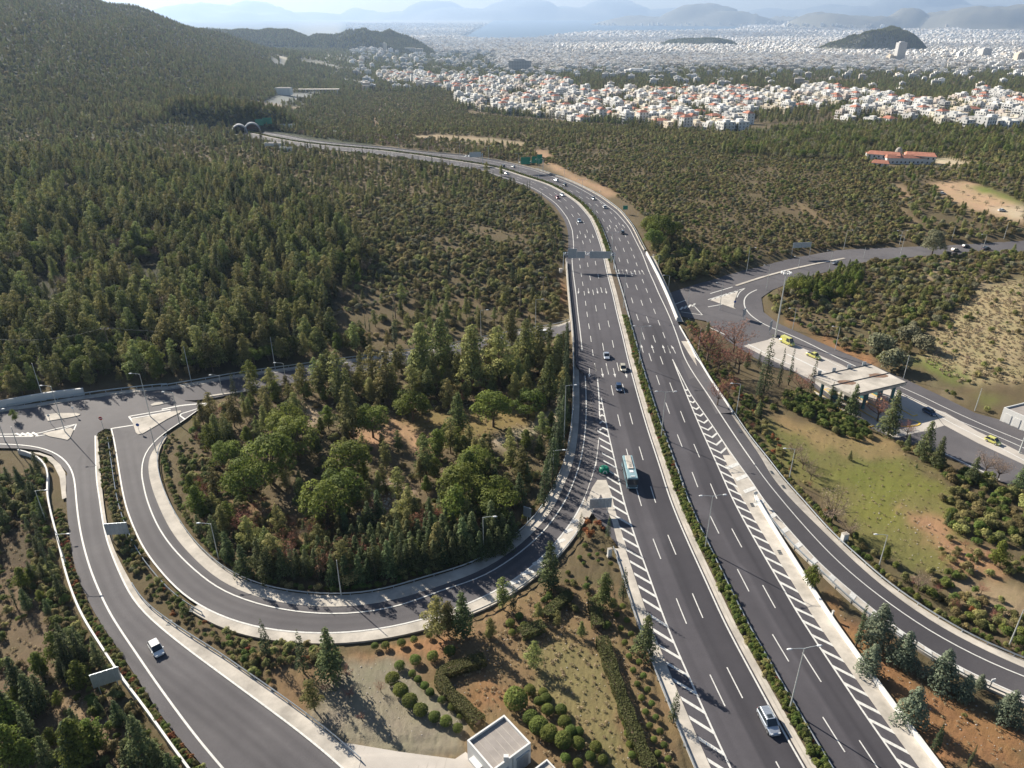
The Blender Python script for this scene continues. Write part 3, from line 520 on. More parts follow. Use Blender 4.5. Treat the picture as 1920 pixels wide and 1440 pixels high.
for i_ in range(5):
    g = J((180 + i_ * 62, 795 - i_ * 4), (240 + i_ * 62, 822)); 
    if i_ < 4: strip('edge_line', offset(g, -.25), offset(g, .25), 'road_paint', .034, 1, 0.0, junc, foot=False)
# ------------------------------------------------------------------ press the ground under the paved things, build the terrain
PM = np.zeros_like(G0)
def rast(A, B, n=None):
    n = max(2, int(np.linalg.norm(A - B, axis=1).max() / 1.0) + 1)
    for t in np.linspace(0, 1, n):
        M = A * (1 - t) + B * t; M = resample(M, 1.0); a = np.round((M[:, 0] - GX0) / GS).astype(int); b = np.round((M[:, 1] - GY0) / GS).astype(int)
        ok = (a >= 0) & (a < PM.shape[1]) & (b >= 0) & (b < PM.shape[0]); PM[b[ok], a[ok]] = 1
for A, B in FOOT:
    m = min(len(A), len(B)); rast(resample(A, 2)[:], resample(A, 2)[:]) if False else rast(A if len(A) == len(B) else resample(A, 3)[:m], B if len(A) == len(B) else resample(B, 3)[:m])
FP = W(px('ra', (-30,932),(0,935),(120,955),(330,990),(640,1030),(700,990),(780,1080),(1000,1300),(160,1160),(-10,1012)))
PM = np.maximum(PM, gmask(FP)); PM = np.maximum(PM, gmask(PLAZA_W)); PM = np.maximum(PM, gmask(W(JUNC)))
under = (GYY > 246) & (GYY < 310) & (GXX > 15) & (GXX < 75)      # the bridge stands clear of the ground
PMpress = np.clip(blur(PM, 1) * 2.2, 0, 1)
PAVED = np.clip(blur(PM, 1) * 3, 0, 1)
def pav(X, Y):
    a = np.clip(np.round((X - GX0) / GS).astype(int), 0, PM.shape[1] - 1); b = np.clip(np.round((Y - GY0) / GS).astype(int), 0, PM.shape[0] - 1)
    ins = (X > GX0) & (X < GX1) & (Y > GY0) & (Y < GY1); return np.where(ins, PAVED[b, a], 0)
# zones of bare ground, as seen in the photograph: polygon, colour
SOIL = (.13,.098,.062)
ZONES = [
 # lower garden: red earth, dry lawns
 (px('ra', (560,330),(1000,60),(1180,40),(1600,60),(1640,300),(1900,760),(1920,1080),(700,1080),(-600,1080),(-900,700),(-500,560),(0,480)), (.21,.14,.085)),
 (px('ra', (0,520),(300,470),(480,560),(760,860),(700,1010),(300,1040),(0,930),(-260,700)), (.25,.215,.175)),
 (px('ra', (640,620),(860,540),(1010,660),(900,760),(830,830),(720,700)), (.28,.155,.085)),
 (px('ra', (1020,420),(1230,340),(1440,460),(1540,700),(1640,1060),(1440,1060),(1250,820),(1050,640)), (.20,.165,.085)),
 (px('ra', (100,440),(350,370),(560,330),(620,430),(300,480)), (.33,.17,.10)),
 # interior of the loop
 (px('k', (1480,420),(1700,540),(1700,740),(1560,560)) + px('l', (480,1200),(760,1360),(560,1440),(300,1440),(60,1250)), (.36,.27,.20)),
 (px('r7', (60,280),(300,205),(440,255),(560,330),(520,380),(300,330),(120,380)), (.36,.22,.145)),
 (px('r7', (760,330),(900,290),(1050,240),(1170,150),(1220,40),(1260,60),(1240,170),(1130,270),(940,350),(780,360)), (.40,.32,.25)),
 (px('r7', (320,200),(520,150),(760,150),(930,130),(1150,160),(1050,230),(780,300),(560,290)), (.21,.15,.07)),
 (px('r7', (120,640),(230,520),(330,540),(420,700),(250,760),(80,760)), (.27,.19,.15)),
 (px('u', (360,380),(760,620),(1100,830),(1500,960),(1700,1250),(1300,1200),(900,980),(600,650)), (.19,.125,.075)),
 # right of the ramp
 (px('r8', (380,180),(700,250),(1100,300),(1480,540),(1560,700),(1700,1000),(1400,1080),(1000,900),(800,640),(560,480)), (.17,.155,.06)),
 (px('r8', (820,480),(1150,440),(1480,560),(1450,640),(1200,620),(1230,800),(1000,770),(1000,620)), (.175,.17,.05)),
 (px('r8', (500,170),(760,260),(1150,300),(1300,420),(900,400),(700,330)), (.27,.19,.10)),
 (px('r8', (1250,700),(1460,740),(1500,860),(1700,940),(1800,1080),(1560,1080),(1320,800)), (.32,.19,.12)),
 (px('rb', (760,90),(980,260),(1320,560),(1920,860),(1920,1080),(1480,1080),(1060,560),(900,380)), (.29,.15,.08)),
 (px('rb', (1400,40),(1920,20),(1920,260),(1700,200)), (.30,.22,.15)),
 # right-hand field of dry grass
 (px('r5', (1460,760),(1640,560),(1920,480),(1920,1080),(1560,1080),(1300,940)), (.34,.27,.17)),
 (px('r5', (1300,460),(1480,380),(1760,480),(1700,560),(1380,500)), (.28,.21,.15)), (px('r5', (1270,950),(1400,940),(1600,1040),(1560,1080),(1400,1010)), (.15,.18,.05)),
 (px('r8', (1650,50),(1800,90),(1700,130)), (.16,.15,.06)), (px('p', (860,380),(1250,560),(1480,700),(1000,480)), (.24,.19,.13)),
 (px('r5', (560,700),(900,860),(1130,960),(1020,970),(700,780)), (.34,.17,.09)),
 # car park and olive ground, tracks
 (px('w', (860,610),(1300,600),(1920,860),(1920,1110),(1640,1010),(1180,890),(1010,780)), (.43,.29,.20)), (px('w', (1700,900),(1920,880),(1920,1060),(1500,900)), (.52,.42,.33)),
 (px('w', (1240,640),(1500,670),(1920,840),(1920,870),(1500,740)), (.17,.20,.05)), (px('w', (880,340),(1050,335),(1330,390),(1200,440),(900,430)), (.50,.40,.31)),
 (px('w', (440,600),(520,620),(640,760),(620,900),(560,780)), (.38,.25,.17)), (px('w', (480,880),(620,960),(710,1050),(680,1100),(560,960)), (.36,.25,.17)),
 (px('r2', (830,715),(1100,760),(1700,900),(1900,880),(1920,930),(1700,930),(1300,850),(1000,790)), (.24,.19,.10)),
 (px('f', (580,170),(830,155),(1300,180),(1700,230),(1620,270),(1100,210),(700,205)), (.33,.25,.18)), (px('f', (1700,300),(1850,290),(1920,420),(1800,400)), (.36,.22,.15)),
 (px('e', (580,160),(700,190),(860,290),(1000,330),(1240,450),(1180,480),(980,400),(700,260)), (.40,.25,.17)),
 (px('f', (280,0),(300,0),(330,60),(300,110),(290,60)), (.38,.24,.17)), (px('w', (0,460),(90,510),(60,520),(0,480)), (.4,.3,.22)),
 (px('r5', (560,20),(700,90),(800,170),(880,215),(780,170),(680,100)), (.36,.25,.17)),
 (px('d', (60,590),(200,560),(210,840),(100,760)), (.27,.16,.10)),
 # lower left slope
 (px('r9', (-200,0),(120,0),(300,300),(600,700),(900,1080),(-200,1080)), (.17,.12,.085)), (px('r6', (-100,500),(150,520),(230,760),(300,1080),(-100,1080)), (.12,.085,.062)),
 (px('r9', (340,640),(450,700),(700,900),(560,960),(420,800)), (.30,.20,.14)),
 # big lot by the far toll station, bridges and far roads
 (px('h', (430,830),(600,770),(760,690),(1250,680),(1000,760),(820,790),(700,850)), (.22,.22,.235)), (px('h', (160,720),(500,780),(900,840),(1500,880),(1500,900),(900,860),(480,800)), (.36,.27,.21)),
 (px('h', (640,260),(740,330),(735,380),(660,350)), (.2,.2,.21)), (px('h', (740,280),(830,310),(800,390),(745,375)), (.2,.2,.21)), (px('h', (640,250),(700,255),(850,290),(810,395),(795,390),(805,310),(700,270)), (.5,.45,.4)),
 (px('h', (1090,345),(1350,370),(1500,440),(1480,450),(1380,400),(1430,450),(1330,490),(1300,480),(1400,440),(1300,390)), (.32,.31,.3)), (px('h', (1460,520),(1720,560),(1740,580),(1560,660),(1500,660),(1640,590),(1560,560),(1470,560)), (.30,.29,.29)),
]
FARZ = [(px('r1', (0,120),(250,140),(640,215),(700,240),(1920,240),(1920,470),(1300,440),(900,470),(600,440),(180,440),(0,300)), (.05,.062,.035))]
def terrain_colour(X, Y, Z):
    u, v = proj(X, Y, Z); s = X / np.maximum(Y, 1); k_ = FPX / np.maximum(Y * cp - (Z - CH) * sp, 20)
    u = u + k_ * 1.3 * (np.sin(X * .55 + 3 * np.sin(Y * .13)) + .8 * np.sin(Y * .9 + X * .4) + RNG.normal(0, .5, len(X))); v = v + k_ * .6 * (np.sin(Y * .5 + 2 * np.sin(X * .17)) + .8 * np.sin(X * 1.1) + RNG.normal(0, .5, len(X)))
    col = np.zeros((len(X), 3)); col[:] = SOIL
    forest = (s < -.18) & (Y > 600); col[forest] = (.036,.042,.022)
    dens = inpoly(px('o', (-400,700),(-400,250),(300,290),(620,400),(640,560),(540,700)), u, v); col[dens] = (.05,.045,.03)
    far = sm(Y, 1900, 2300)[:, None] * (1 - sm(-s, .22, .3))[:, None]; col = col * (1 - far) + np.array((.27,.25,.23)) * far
    for P, c in ZONES:
        P = np.array(P); m = inpoly(P, u, v) & (Y > 0); col[m] = c
    for P, c in FARZ: m = inpoly(np.array(P), u, v) & (Y > 900); col[m] = c
    hl = np.zeros(len(X))
    for i, (hx, hy, hh, rx, ry, pw, ro) in enumerate(HILLS):
        e = np.sqrt(((X - hx) / rx) ** 2 + ((Y - hy) / ry) ** 2); k = np.clip(1 - e, 0, 1)
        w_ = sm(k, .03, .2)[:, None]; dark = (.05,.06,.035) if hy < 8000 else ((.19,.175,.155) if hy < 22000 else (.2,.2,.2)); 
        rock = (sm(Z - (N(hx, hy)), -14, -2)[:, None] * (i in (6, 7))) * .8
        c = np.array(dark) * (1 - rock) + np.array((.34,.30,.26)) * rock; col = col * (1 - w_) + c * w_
    return col
th = np.linspace(R_(-62), R_(58), 760); rr = np.exp(np.linspace(math.log(38), math.log(33000), 900))
# concentrate rings nearby
TH, RR_ = np.meshgrid(th, rr); TX = (np.sin(TH) * RR_).ravel(); TY = (np.cos(TH) * RR_).ravel()
TZ = N(TX, np.maximum(TY, 1))
a_ = np.clip((TX - GX0) / GS, 0, PM.shape[1] - 1.001); b_ = np.clip((TY - GY0) / GS, 0, PM.shape[0] - 1.001)
insd = (TX > GX0) & (TX < GX1) & (TY > GY0) & (TY < GY1)
press = np.where(insd, PMpress[np.round(b_).astype(int), np.round(a_).astype(int)], 0)
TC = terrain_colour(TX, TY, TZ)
rough = (np.sin(TX * .5 + 2 * np.sin(TY * .11)) * np.sin(TY * .43 + 1.5 * np.sin(TX * .17)) * .07 + RNG.normal(0, .035, len(TX))) * (1 - press) * sm(RR_.ravel(), 40, 80) * (1 - sm(TY, 900, 1500))
TZ2 = TZ - .38 * press + np.minimum(rough, .3) - .04
nr, nt_ = len(rr), len(th); me = bpy.data.meshes.new('terrain')
me.vertices.add(nr * nt_); me.vertices.foreach_set('co', np.column_stack([TX, TY, TZ2]).ravel())
ii, kk_ = np.meshgrid(np.arange(nr - 1), np.arange(nt_ - 1), indexing='ij'); v0 = (ii * nt_ + kk_).ravel()
quad = np.column_stack([v0, v0 + 1, v0 + nt_ + 1, v0 + nt_]).astype(np.int32)
me.loops.add(quad.size); me.loops.foreach_set('vertex_index', quad[:, ::1].ravel()); me.polygons.add(len(quad)); me.polygons.foreach_set('loop_start', np.arange(len(quad)) * 4)
me.update(calc_edges=True)
if me.polygons[0].normal.z < 0: me.flip_normals()
me.polygons.foreach_set('use_smooth', np.ones(len(quad), bool))
TCg = TC.reshape(nr, nt_, 3)
for _ in range(3): TCg[1:-1] = (TCg[:-2] + 2 * TCg[1:-1] + TCg[2:]) / 4; TCg[:, 1:-1] = (TCg[:, :-2] + 2 * TCg[:, 1:-1] + TCg[:, 2:]) / 4
TC = TCg.reshape(-1, 3)
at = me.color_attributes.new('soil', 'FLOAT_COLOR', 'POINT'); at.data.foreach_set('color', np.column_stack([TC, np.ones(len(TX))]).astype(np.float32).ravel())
m, nt, b = newmat('ground'); b.inputs['Roughness'].default_value = .95; b.inputs['Specular IOR Level'].default_value = .15
va = nt.nodes.new('ShaderNodeVertexColor'); va.layer_name = 'soil'
f1 = noise(nt, .12, 6, .7, 'World', .3, .7); f2 = noise(nt, .9, 6, .75, 'World', .3, .7); f3 = noise(nt, .035, 3, .6, 'World', .35, .7)
def scaled(nt, f, k):
    q_ = nt.nodes.new('ShaderNodeMath'); q_.operation = 'MULTIPLY'; q_.inputs[1].default_value = k; nt.links.new(f, q_.inputs[0]); return q_.outputs[0]
c = mixc(nt, scaled(nt, f2, .55), va.outputs[0], mixc(nt, 1.0, va.outputs[0], (.45,.45,.42), 'MULTIPLY'))
c = mixc(nt, scaled(nt, f1, .4), c, mixc(nt, 1.0, va.outputs[0], (.75,1.05,.6), 'MULTIPLY')); c = mixc(nt, scaled(nt, f3, .35), c, mixc(nt, 1.0, va.outputs[0], (1.45,1.3,1.2), 'MULTIPLY'))
nt.links.new(c, b.inputs['Base Color']); bp = nt.nodes.new('ShaderNodeBump'); bp.inputs['Strength'].default_value = .6; bp.inputs['Distance'].default_value = .15; f4 = noise(nt, 3.5, 6, .8, 'World', .2, .8); nt.links.new(f4, bp.inputs['Height']); nt.links.new(bp.outputs[0], b.inputs['Normal'])
me.materials.append(m); to = bpy.data.objects.new('ground', me); C.objects.link(to); to['kind'] = 'structure'
# sea
m, nt, b = newmat('sea_water'); b.inputs['Base Color'].default_value = (.03,.07,.11,1); b.inputs['Roughness'].default_value = .35
bp = nt.nodes.new('ShaderNodeBump'); bp.inputs['Strength'].default_value = .25; bp.inputs['Distance'].default_value = 3; nt.links.new(noise(nt, .01, 5, .7, 'World', .2, .8), bp.inputs['Height']); nt.links.new(bp.outputs[0], b.inputs['Normal'])
V = []; 
o = mesh('sea', [(-42000,6500,-216),(42000,6500,-216),(42000,33500,-216),(-42000,33500,-216)], [(0,1,2,3)], 'sea_water'); o['kind'] = 'structure'
# air
HB = 41500; mb = MB(); mb.box(-HB, HB, -300, 34000, -245, 640); hz_o = mb.build('haze', ['ground']); hz_o['kind'] = 'stuff'
m = bpy.data.materials.new('air'); m.use_nodes = True; nt = m.node_tree; nt.nodes.clear(); om = nt.nodes.new('ShaderNodeOutputMaterial'); pv = nt.nodes.new('ShaderNodeVolumePrincipled')
pv.inputs['Color'].default_value = (.52,.70,1.0,1); pv.inputs['Density'].default_value = HAZE if 'HAZE' in globals() else 5.4e-5; pv.inputs['Anisotropy'].default_value = .35
nt.links.new(pv.outputs[0], om.inputs['Volume']); hz_o.data.materials.clear(); hz_o.data.materials.append(m)
# ------------------------------------------------------------------ foliage
def leafmat(name, a, b, trans=.22, hue=.06, val=.35):
    m, nt, p = newmat(name); p.inputs['Roughness'].default_value = .75; p.inputs['Specular IOR Level'].default_value = .2
    at = nt.nodes.new('ShaderNodeAttribute'); at.attribute_name = 'tint'; c = mixc(nt, at.outputs['Fac'], a, b)
    oi = nt.nodes.new('ShaderNodeObjectInfo'); hs = nt.nodes.new('ShaderNodeHueSaturation')
    for inp, lo, hi, mul in (('Hue', .5 - hue / 2, .5 + hue / 2, 1.0), ('Value', 1 - val, 1 + val, 7.31)):
        f = nt.nodes.new('ShaderNodeMath'); f.operation = 'MULTIPLY'; f.inputs[1].default_value = mul; nt.links.new(oi.outputs['Random'], f.inputs[0])
        g = nt.nodes.new('ShaderNodeMath'); g.operation = 'FRACT'; nt.links.new(f.outputs[0], g.inputs[0])
        r = nt.nodes.new('ShaderNodeMapRange'); r.inputs[3].default_value = lo; r.inputs[4].default_value = hi; nt.links.new(g.outputs[0] if mul != 1 else oi.outputs['Random'], r.inputs[0]); nt.links.new(r.outputs[0], hs.inputs[inp])
    nt.links.new(c, hs.inputs['Color']); nt.links.new(hs.outputs[0], p.inputs['Base Color'])
    tr = nt.nodes.new('ShaderNodeBsdfTranslucent'); nt.links.new(hs.outputs[0], tr.inputs['Color']); mx = nt.nodes.new('ShaderNodeMixShader'); mx.inputs[0].default_value = trans
    nt.links.new(p.outputs[0], mx.inputs[1]); nt.links.new(tr.outputs[0], mx.inputs[2]); nt.links.new(mx.outputs[0], nt.nodes['Material Output'].inputs[0]); return m
leafmat('pine_needles', (.105,.12,.042), (.31,.30,.10), .32, .08, .42); leafmat('bright_needles', (.085,.115,.022), (.21,.25,.055), .4, .04, .2)
leafmat('cypress_scales', (.035,.05,.027), (.10,.125,.05), .25, .05, .25); leafmat('conifer_scales', (.06,.085,.038), (.17,.20,.08), .3, .06, .25)
leafmat('grey_scales', (.09,.12,.085), (.22,.25,.165), .25, .03, .15); leafmat('scrub_leaves', (.125,.12,.05), (.35,.315,.12), .32, .08, .4)
leafmat('green_leaves', (.06,.095,.022), (.19,.225,.055), .36, .05, .25); leafmat('olive_leaves', (.14,.145,.09), (.33,.315,.19), .3, .04, .2)
leafmat('red_leaves', (.20,.07,.03), (.38,.15,.06), .25, .03, .25); leafmat('bare_twigs', (.20,.14,.105), (.36,.27,.21), .1, .03, .2); leafmat('russet_twigs', (.25,.10,.07), (.42,.20,.13), .1, .03, .2)
leafmat('dry_grass', (.26,.20,.12), (.42,.34,.22), .3, .03, .2); leafmat('hedge_leaves', (.06,.068,.025), (.165,.165,.06), .3, .03, .12)
def leaves(rng, lobes, dens, size, flat_=.35, inner=.55, up=.25):
    P = []; Nn = []; S = []; T = []
    for (cx, cy, cz, rx, ry, rz, tint) in lobes:
        n = max(6, int(dens * (rx * ry + rx * rz + ry * rz) / 3 * 4)); d = rng.normal(size=(n, 3)); d /= np.linalg.norm(d, axis=1)[:, None]
        d[:, 2] = np.where(d[:, 2] < -.45, -d[:, 2], d[:, 2]); r = inner + (1 - inner) * rng.random(n) ** .5
        P.append(np.array([cx, cy, cz]) + d * r[:, None] * np.array([rx, ry, rz])); nn = d + rng.normal(size=(n, 3)) * flat_ + np.array([0, 0, up]); Nn.append(nn / np.linalg.norm(nn, axis=1)[:, None])
        S.append(size * (.65 + .7 * rng.random(n))); T.append(np.clip(tint + rng.normal(0, .18, n), 0, 1))
    P = np.concatenate(P); Nn = np.concatenate(Nn); S = np.concatenate(S); T = np.concatenate(T); n = len(P)
    a = np.cross(Nn, rng.normal(size=(n, 3))); a /= np.linalg.norm(a, axis=1)[:, None]; b = np.cross(Nn, a); a *= S[:, None]; b *= (S * .62)[:, None]
    V = np.stack([P - a, P - b * .9, P + a, P + b], 1).reshape(-1, 3); return V, np.repeat(T, 4)
def leafmesh(name, rng, lobes, dens, size, mat, **k):
    V, T = leaves(rng, lobes, dens, size, **k); n = len(V) // 4; me = bpy.data.meshes.new(name); me.vertices.add(len(V)); me.vertices.foreach_set('co', V.astype(np.float32).ravel())
    me.loops.add(len(V)); me.loops.foreach_set('vertex_index', np.arange(len(V), dtype=np.int32)); me.polygons.add(n); me.polygons.foreach_set('loop_start', np.arange(n, dtype=np.int32) * 4)
    me.update(calc_edges=True); at = me.attributes.new('tint', 'FLOAT', 'POINT'); at.data.foreach_set('value', T.astype(np.float32)); me.materials.append(MAT[mat]); return me
def trunkmesh(name, segs, mat='trunk_bark'):
    mb = MB(); [mb.tube(P, r, 6) for P, r in segs]; me = bpy.data.meshes.new(name); me.from_pydata(mb.v, [], mb.f); me.materials.append(MAT[mat]); me.update(); return me
PROTO = {}   # species -> list of (height, trunk mesh or None, crown mesh)
def add_proto(sp_, h, tr, cr): PROTO.setdefault(sp_, []).append((h, tr, cr))
def U(r, a, b): return a + (b - a) * r.random()
def make_pine(seed, h=10.0, w=3.0, mat='pine_needles', base_=.16, kind='pine_tree', dens=19):
    r = np.random.default_rng(seed); lean = (U(r, -.4, .4), U(r, -.4, .4)); segs = [([(0,0,-.4),(lean[0]*.5,lean[1]*.5,h*.45),(lean[0],lean[1],h*.9)], [.2,.13,.04])]; lobes = []
    n = int(U(r, 20, 28))
    for i in range(n):
        t = (i + .5) / n; z = h * (base_ + (1 - base_) * t * .95); prof = w * ((1 - t) ** .8 if seed % 3 == 0 else (1 - t ** (1.6 + seed % 2)) ** .7) * (.7 + .3 * math.sin(t * 9 + seed)) * (.6 + .4 * min(1, t * 4)); an = i * 2.4 + U(r, -.4, .4); rad = prof * U(r, .35, .95)
        x, y = lean[0] * t + math.cos(an) * rad, lean[1] * t + math.sin(an) * rad; s = U(r, .85, 1.35) * (1.15 - .5 * t) * w / 3
        lobes.append((x, y, z, s, s, s * U(r, .55, .85), U(r, .15, .85)))
        if i % 3 == 0 and rad > .6: segs.append(([(lean[0] * t, lean[1] * t, z - .6), (x, y, z)], [.06, .03]))
    lobes.append((lean[0], lean[1], h * .97, .35, .35, .6, .8)); lobes += [(lean[0] * t, lean[1] * t, h * t, w * .5 * (1.15 - t), w * .5 * (1.15 - t), h * .16, .1) for t in (.3, .5, .7)]; add_proto(kind, h, trunkmesh(kind + '_trunk', segs), leafmesh(kind + '_crown', r, lobes, dens, .20, mat))
for i in range(6): make_pine(20 + i, U(RNG, 9, 11), U(RNG, 2.9, 3.9))
for i in range(3): make_pine(40 + i, 8.0, U(RNG, 3.0, 3.6), 'bright_needles', .2, 'bright_pine')
def make_round(seed, kind, h, w, mat, nl=26, dens=12, leaf=.2, base_=.3, trunk=True):
    r = np.random.default_rng(seed); lobes = []; segs = [([(0,0,-.4),(U(r,-.2,.2),U(r,-.2,.2),h*.5)], [.2 * w / 3, .12])]
    for i in range(nl):
        d = r.normal(size=3); d /= np.linalg.norm(d); d[2] = abs(d[2]) * 1.0 - .12; q = U(r, .55, .8); x, y, z = d[0] * w * q, d[1] * w * q, h * base_ + (h * (1 - base_)) * (.15 + .75 * max(0, d[2]) * q / .8); s = U(r, .26, .4) * w
        lobes.append((x, y, z, s, s, s * .75, U(r, .1, .9)));
        if trunk and i % 3 == 0: segs.append(([(0, 0, h * .25), (x * .8, y * .8, z * .9)], [.09, .03]))
    add_proto(kind, h, trunkmesh(kind + '_trunk', segs) if trunk else None, leafmesh(kind + '_crown', r, lobes, dens, leaf, mat))
for i in range(3): make_round(60 + i, 'umbrella_pine', 7.5, 3.7, 'bright_needles', 30, 19, .18)
for i in range(2): make_round(66 + i, 'olive_tree', 4.0, 2.3, 'olive_leaves', 20, 12, .15)
make_round(69, 'eucalyptus_tree', 14, 5.5, 'olive_leaves', 46, 10, .28, .15)
def make_cypress(seed, h=9, w=.75, mat='cypress_scales', kind='cypress_tree', sharp=.6):
    r = np.random.default_rng(seed); lobes = []; n = 16
    for i in range(n):
        t = (i + .3) / n; z = h * (.06 + .94 * t); q = w * (1 - t) ** sharp * min(1, .6 + t * 3); an = U(r, 0, 6.3); o = q * .25
        lobes.append((math.cos(an) * o, math.sin(an) * o, z, q, q, h / n * 1.25, U(r, .2, .8)))
    add_proto(kind, h, trunkmesh(kind + '_trunk', [([(0,0,-.3),(0,0,h*.6)], [.16,.05])]), leafmesh(kind + '_crown', r, lobes, 34 if w < 1 else 26, .13, mat, inner=.7, up=.5))
for i in range(3): make_cypress(80 + i, 9, (.62, .95, 1.2)[i])
def make_conifer(seed, h, w, mat, kind):
    r = np.random.default_rng(seed); lobes = []; segs = [([(0,0,-.3),(0,0,h*.9)], [.18,.03])]
    for i in range(34):
        t = (i + .4) / 34; z = h * (.05 + .93 * t); q = w * (1 - t) ** .85; an = i * 2.4 + U(r, -.3, .3); rad = q * U(r, .4, .85); s = .40 * w * (1.1 - .75 * t) + .12
        lobes.append((math.cos(an) * rad, math.sin(an) * rad, z, s, s, s * 1.15, U(r, .1, .9)))
    lobes += [(0, 0, h * t, w * .7 * (1.05 - t), w * .7 * (1.05 - t), h * .15, .15) for t in (.12, .3, .5, .7)]; add_proto(kind, h, trunkmesh(kind + '_trunk', segs), leafmesh(kind + '_crown', r, lobes, 26, .15, mat, inner=.5, up=.4))
for i in range(3): make_conifer(90 + i, 7, 1.7, 'conifer_scales', 'conifer_tree')
for i in range(3): make_conifer(95 + i, 6, 2.2, 'grey_scales', 'cedar_tree')
def make_bush(seed, kind, w, h, mat, nl, dens=72, leaf=.12, irregular=.35):
    r = np.random.default_rng(seed); lobes = []
    for i in range(nl):
        an = U(r, 0, 6.3); q = w * U(r, 0, .62); s = w * U(r, .34, .52); lobes.append((math.cos(an) * q, math.sin(an) * q, h * U(r, .3, .3 + irregular), s, s, h * U(r, .34, .5), U(r, .1, .9)))
    add_proto(kind, h, None, leafmesh(kind, r, lobes, dens, leaf, mat))
for i in range(4): make_bush(100 + i, 'scrub_bush', 1.35, 1.6, 'scrub_leaves', 9)
for i in range(3): make_bush(110 + i, 'green_bush', 1.3, 1.7, 'green_leaves', 9)
for i in range(3):
    r_ = np.random.default_rng(115 + i); add_proto('round_shrub', 1.45, None, leafmesh('round_shrub', r_, [(0,0,.72,.92,.92,.74,.75), (.3,.2,.8,.6,.6,.6,.5), (-.3,.1,.75,.6,.6,.6,.9), (0,-.3,.7,.65,.65,.6,.4)], 330, .075, 'green_leaves', inner=.86, flat_=.5, up=.4))
make_bush(118, 'red_bush', .9, 1.2, 'red_leaves', 7); make_bush(150, 'grass_tuft', .7, .45, 'dry_grass', 5, 16, .16); make_bush(151, 'grass_tuft', .9, .5, 'dry_grass', 6, 14, .16); make_bush(121, 'olive_bush', 1.6, 2.0, 'olive_leaves', 9, 50, .14)
def make_bare(seed, kind, h, w, mat):
    r = np.random.default_rng(seed); mb = MB(); mb.tube([(0,0,-.3),(.1,0,h*.3)], [.16,.12], 5); tips = []
    for i in range(11):
        an = i * 2.39; el = U(r, .35, 1.2); L = h * U(r, .45, .7); p0 = Vector((.1, 0, h * .28)); d = Vector((math.cos(an) * math.cos(el), math.sin(an) * math.cos(el), math.sin(el))); p1 = p0 + d * L * .55; p2 = p1 + (d + Vector((U(r,-.3,.3), U(r,-.3,.3), .25))) * L * .45; mb.tube([p0, p1, p2], [.07, .04, .02], 4); tips += [p1, p2, (p1 + p2) / 2]
    tr = bpy.data.meshes.new(kind + '_trunk'); tr.from_pydata(mb.v, [], mb.f); tr.materials.append(MAT['trunk_bark']); tr.update()
    cr = leafmesh(kind + '_crown', r, [(p.x, p.y, p.z, w * .3, w * .3, w * .26, U(r, .1, .9)) for p in tips], 11, .2, mat, inner=.1, flat_=2.0)
    me = cr; co = np.empty(len(me.vertices) * 3); me.vertices.foreach_get('co', co); co = co.reshape(-1, 4, 3); c0 = co.mean(1, keepdims=True); dd = co - c0; dd[:, 1] *= .22; dd[:, 3] *= .22; me.vertices.foreach_set('co', (c0 + dd).ravel()); add_proto(kind, h, tr, cr)
def stone_proto(seed):
    r = np.random.default_rng(seed); bm = bmesh.new(); bmesh.ops.create_icosphere(bm, subdivisions=1, radius=.5)
    for v in bm.verts: v.co = v.co * (.7 + .5 * r.random()); v.co.z *= .6
    me = bpy.data.meshes.new('stone'); bm.to_mesh(me); bm.free(); me.materials.append(MAT['rock']); add_proto('stone', 1.0, None, me)
stone_proto(1); stone_proto(2)
make_bare(130, 'bare_tree', 5.5, 3.0, 'bare_twigs'); make_bare(131, 'bare_tree', 5.0, 2.8, 'bare_twigs'); make_bare(132, 'russet_tree', 5.5, 3.0, 'russet_twigs'); make_bare(133, 'russet_tree', 5.0, 2.6, 'russet_twigs')
PL = {}      # species -> rows [x, y, z, scale, rot, variant, explicit, zone id]
ZN = []      # zone texts: (group, label tail)
def put(spc, x, y, h, zone, explicit=0, var=None, z=None):
    pr = PROTO[spc]; v = random.randrange(len(pr)) if var is None else var
    PL.setdefault(spc, []).append((x, y, float(N(x, y)) if z is None else z, h / pr[v][0], random.random() * 6.28, v, explicit, zone))
def zone(text): ZN.append(text); return len(ZN) - 1
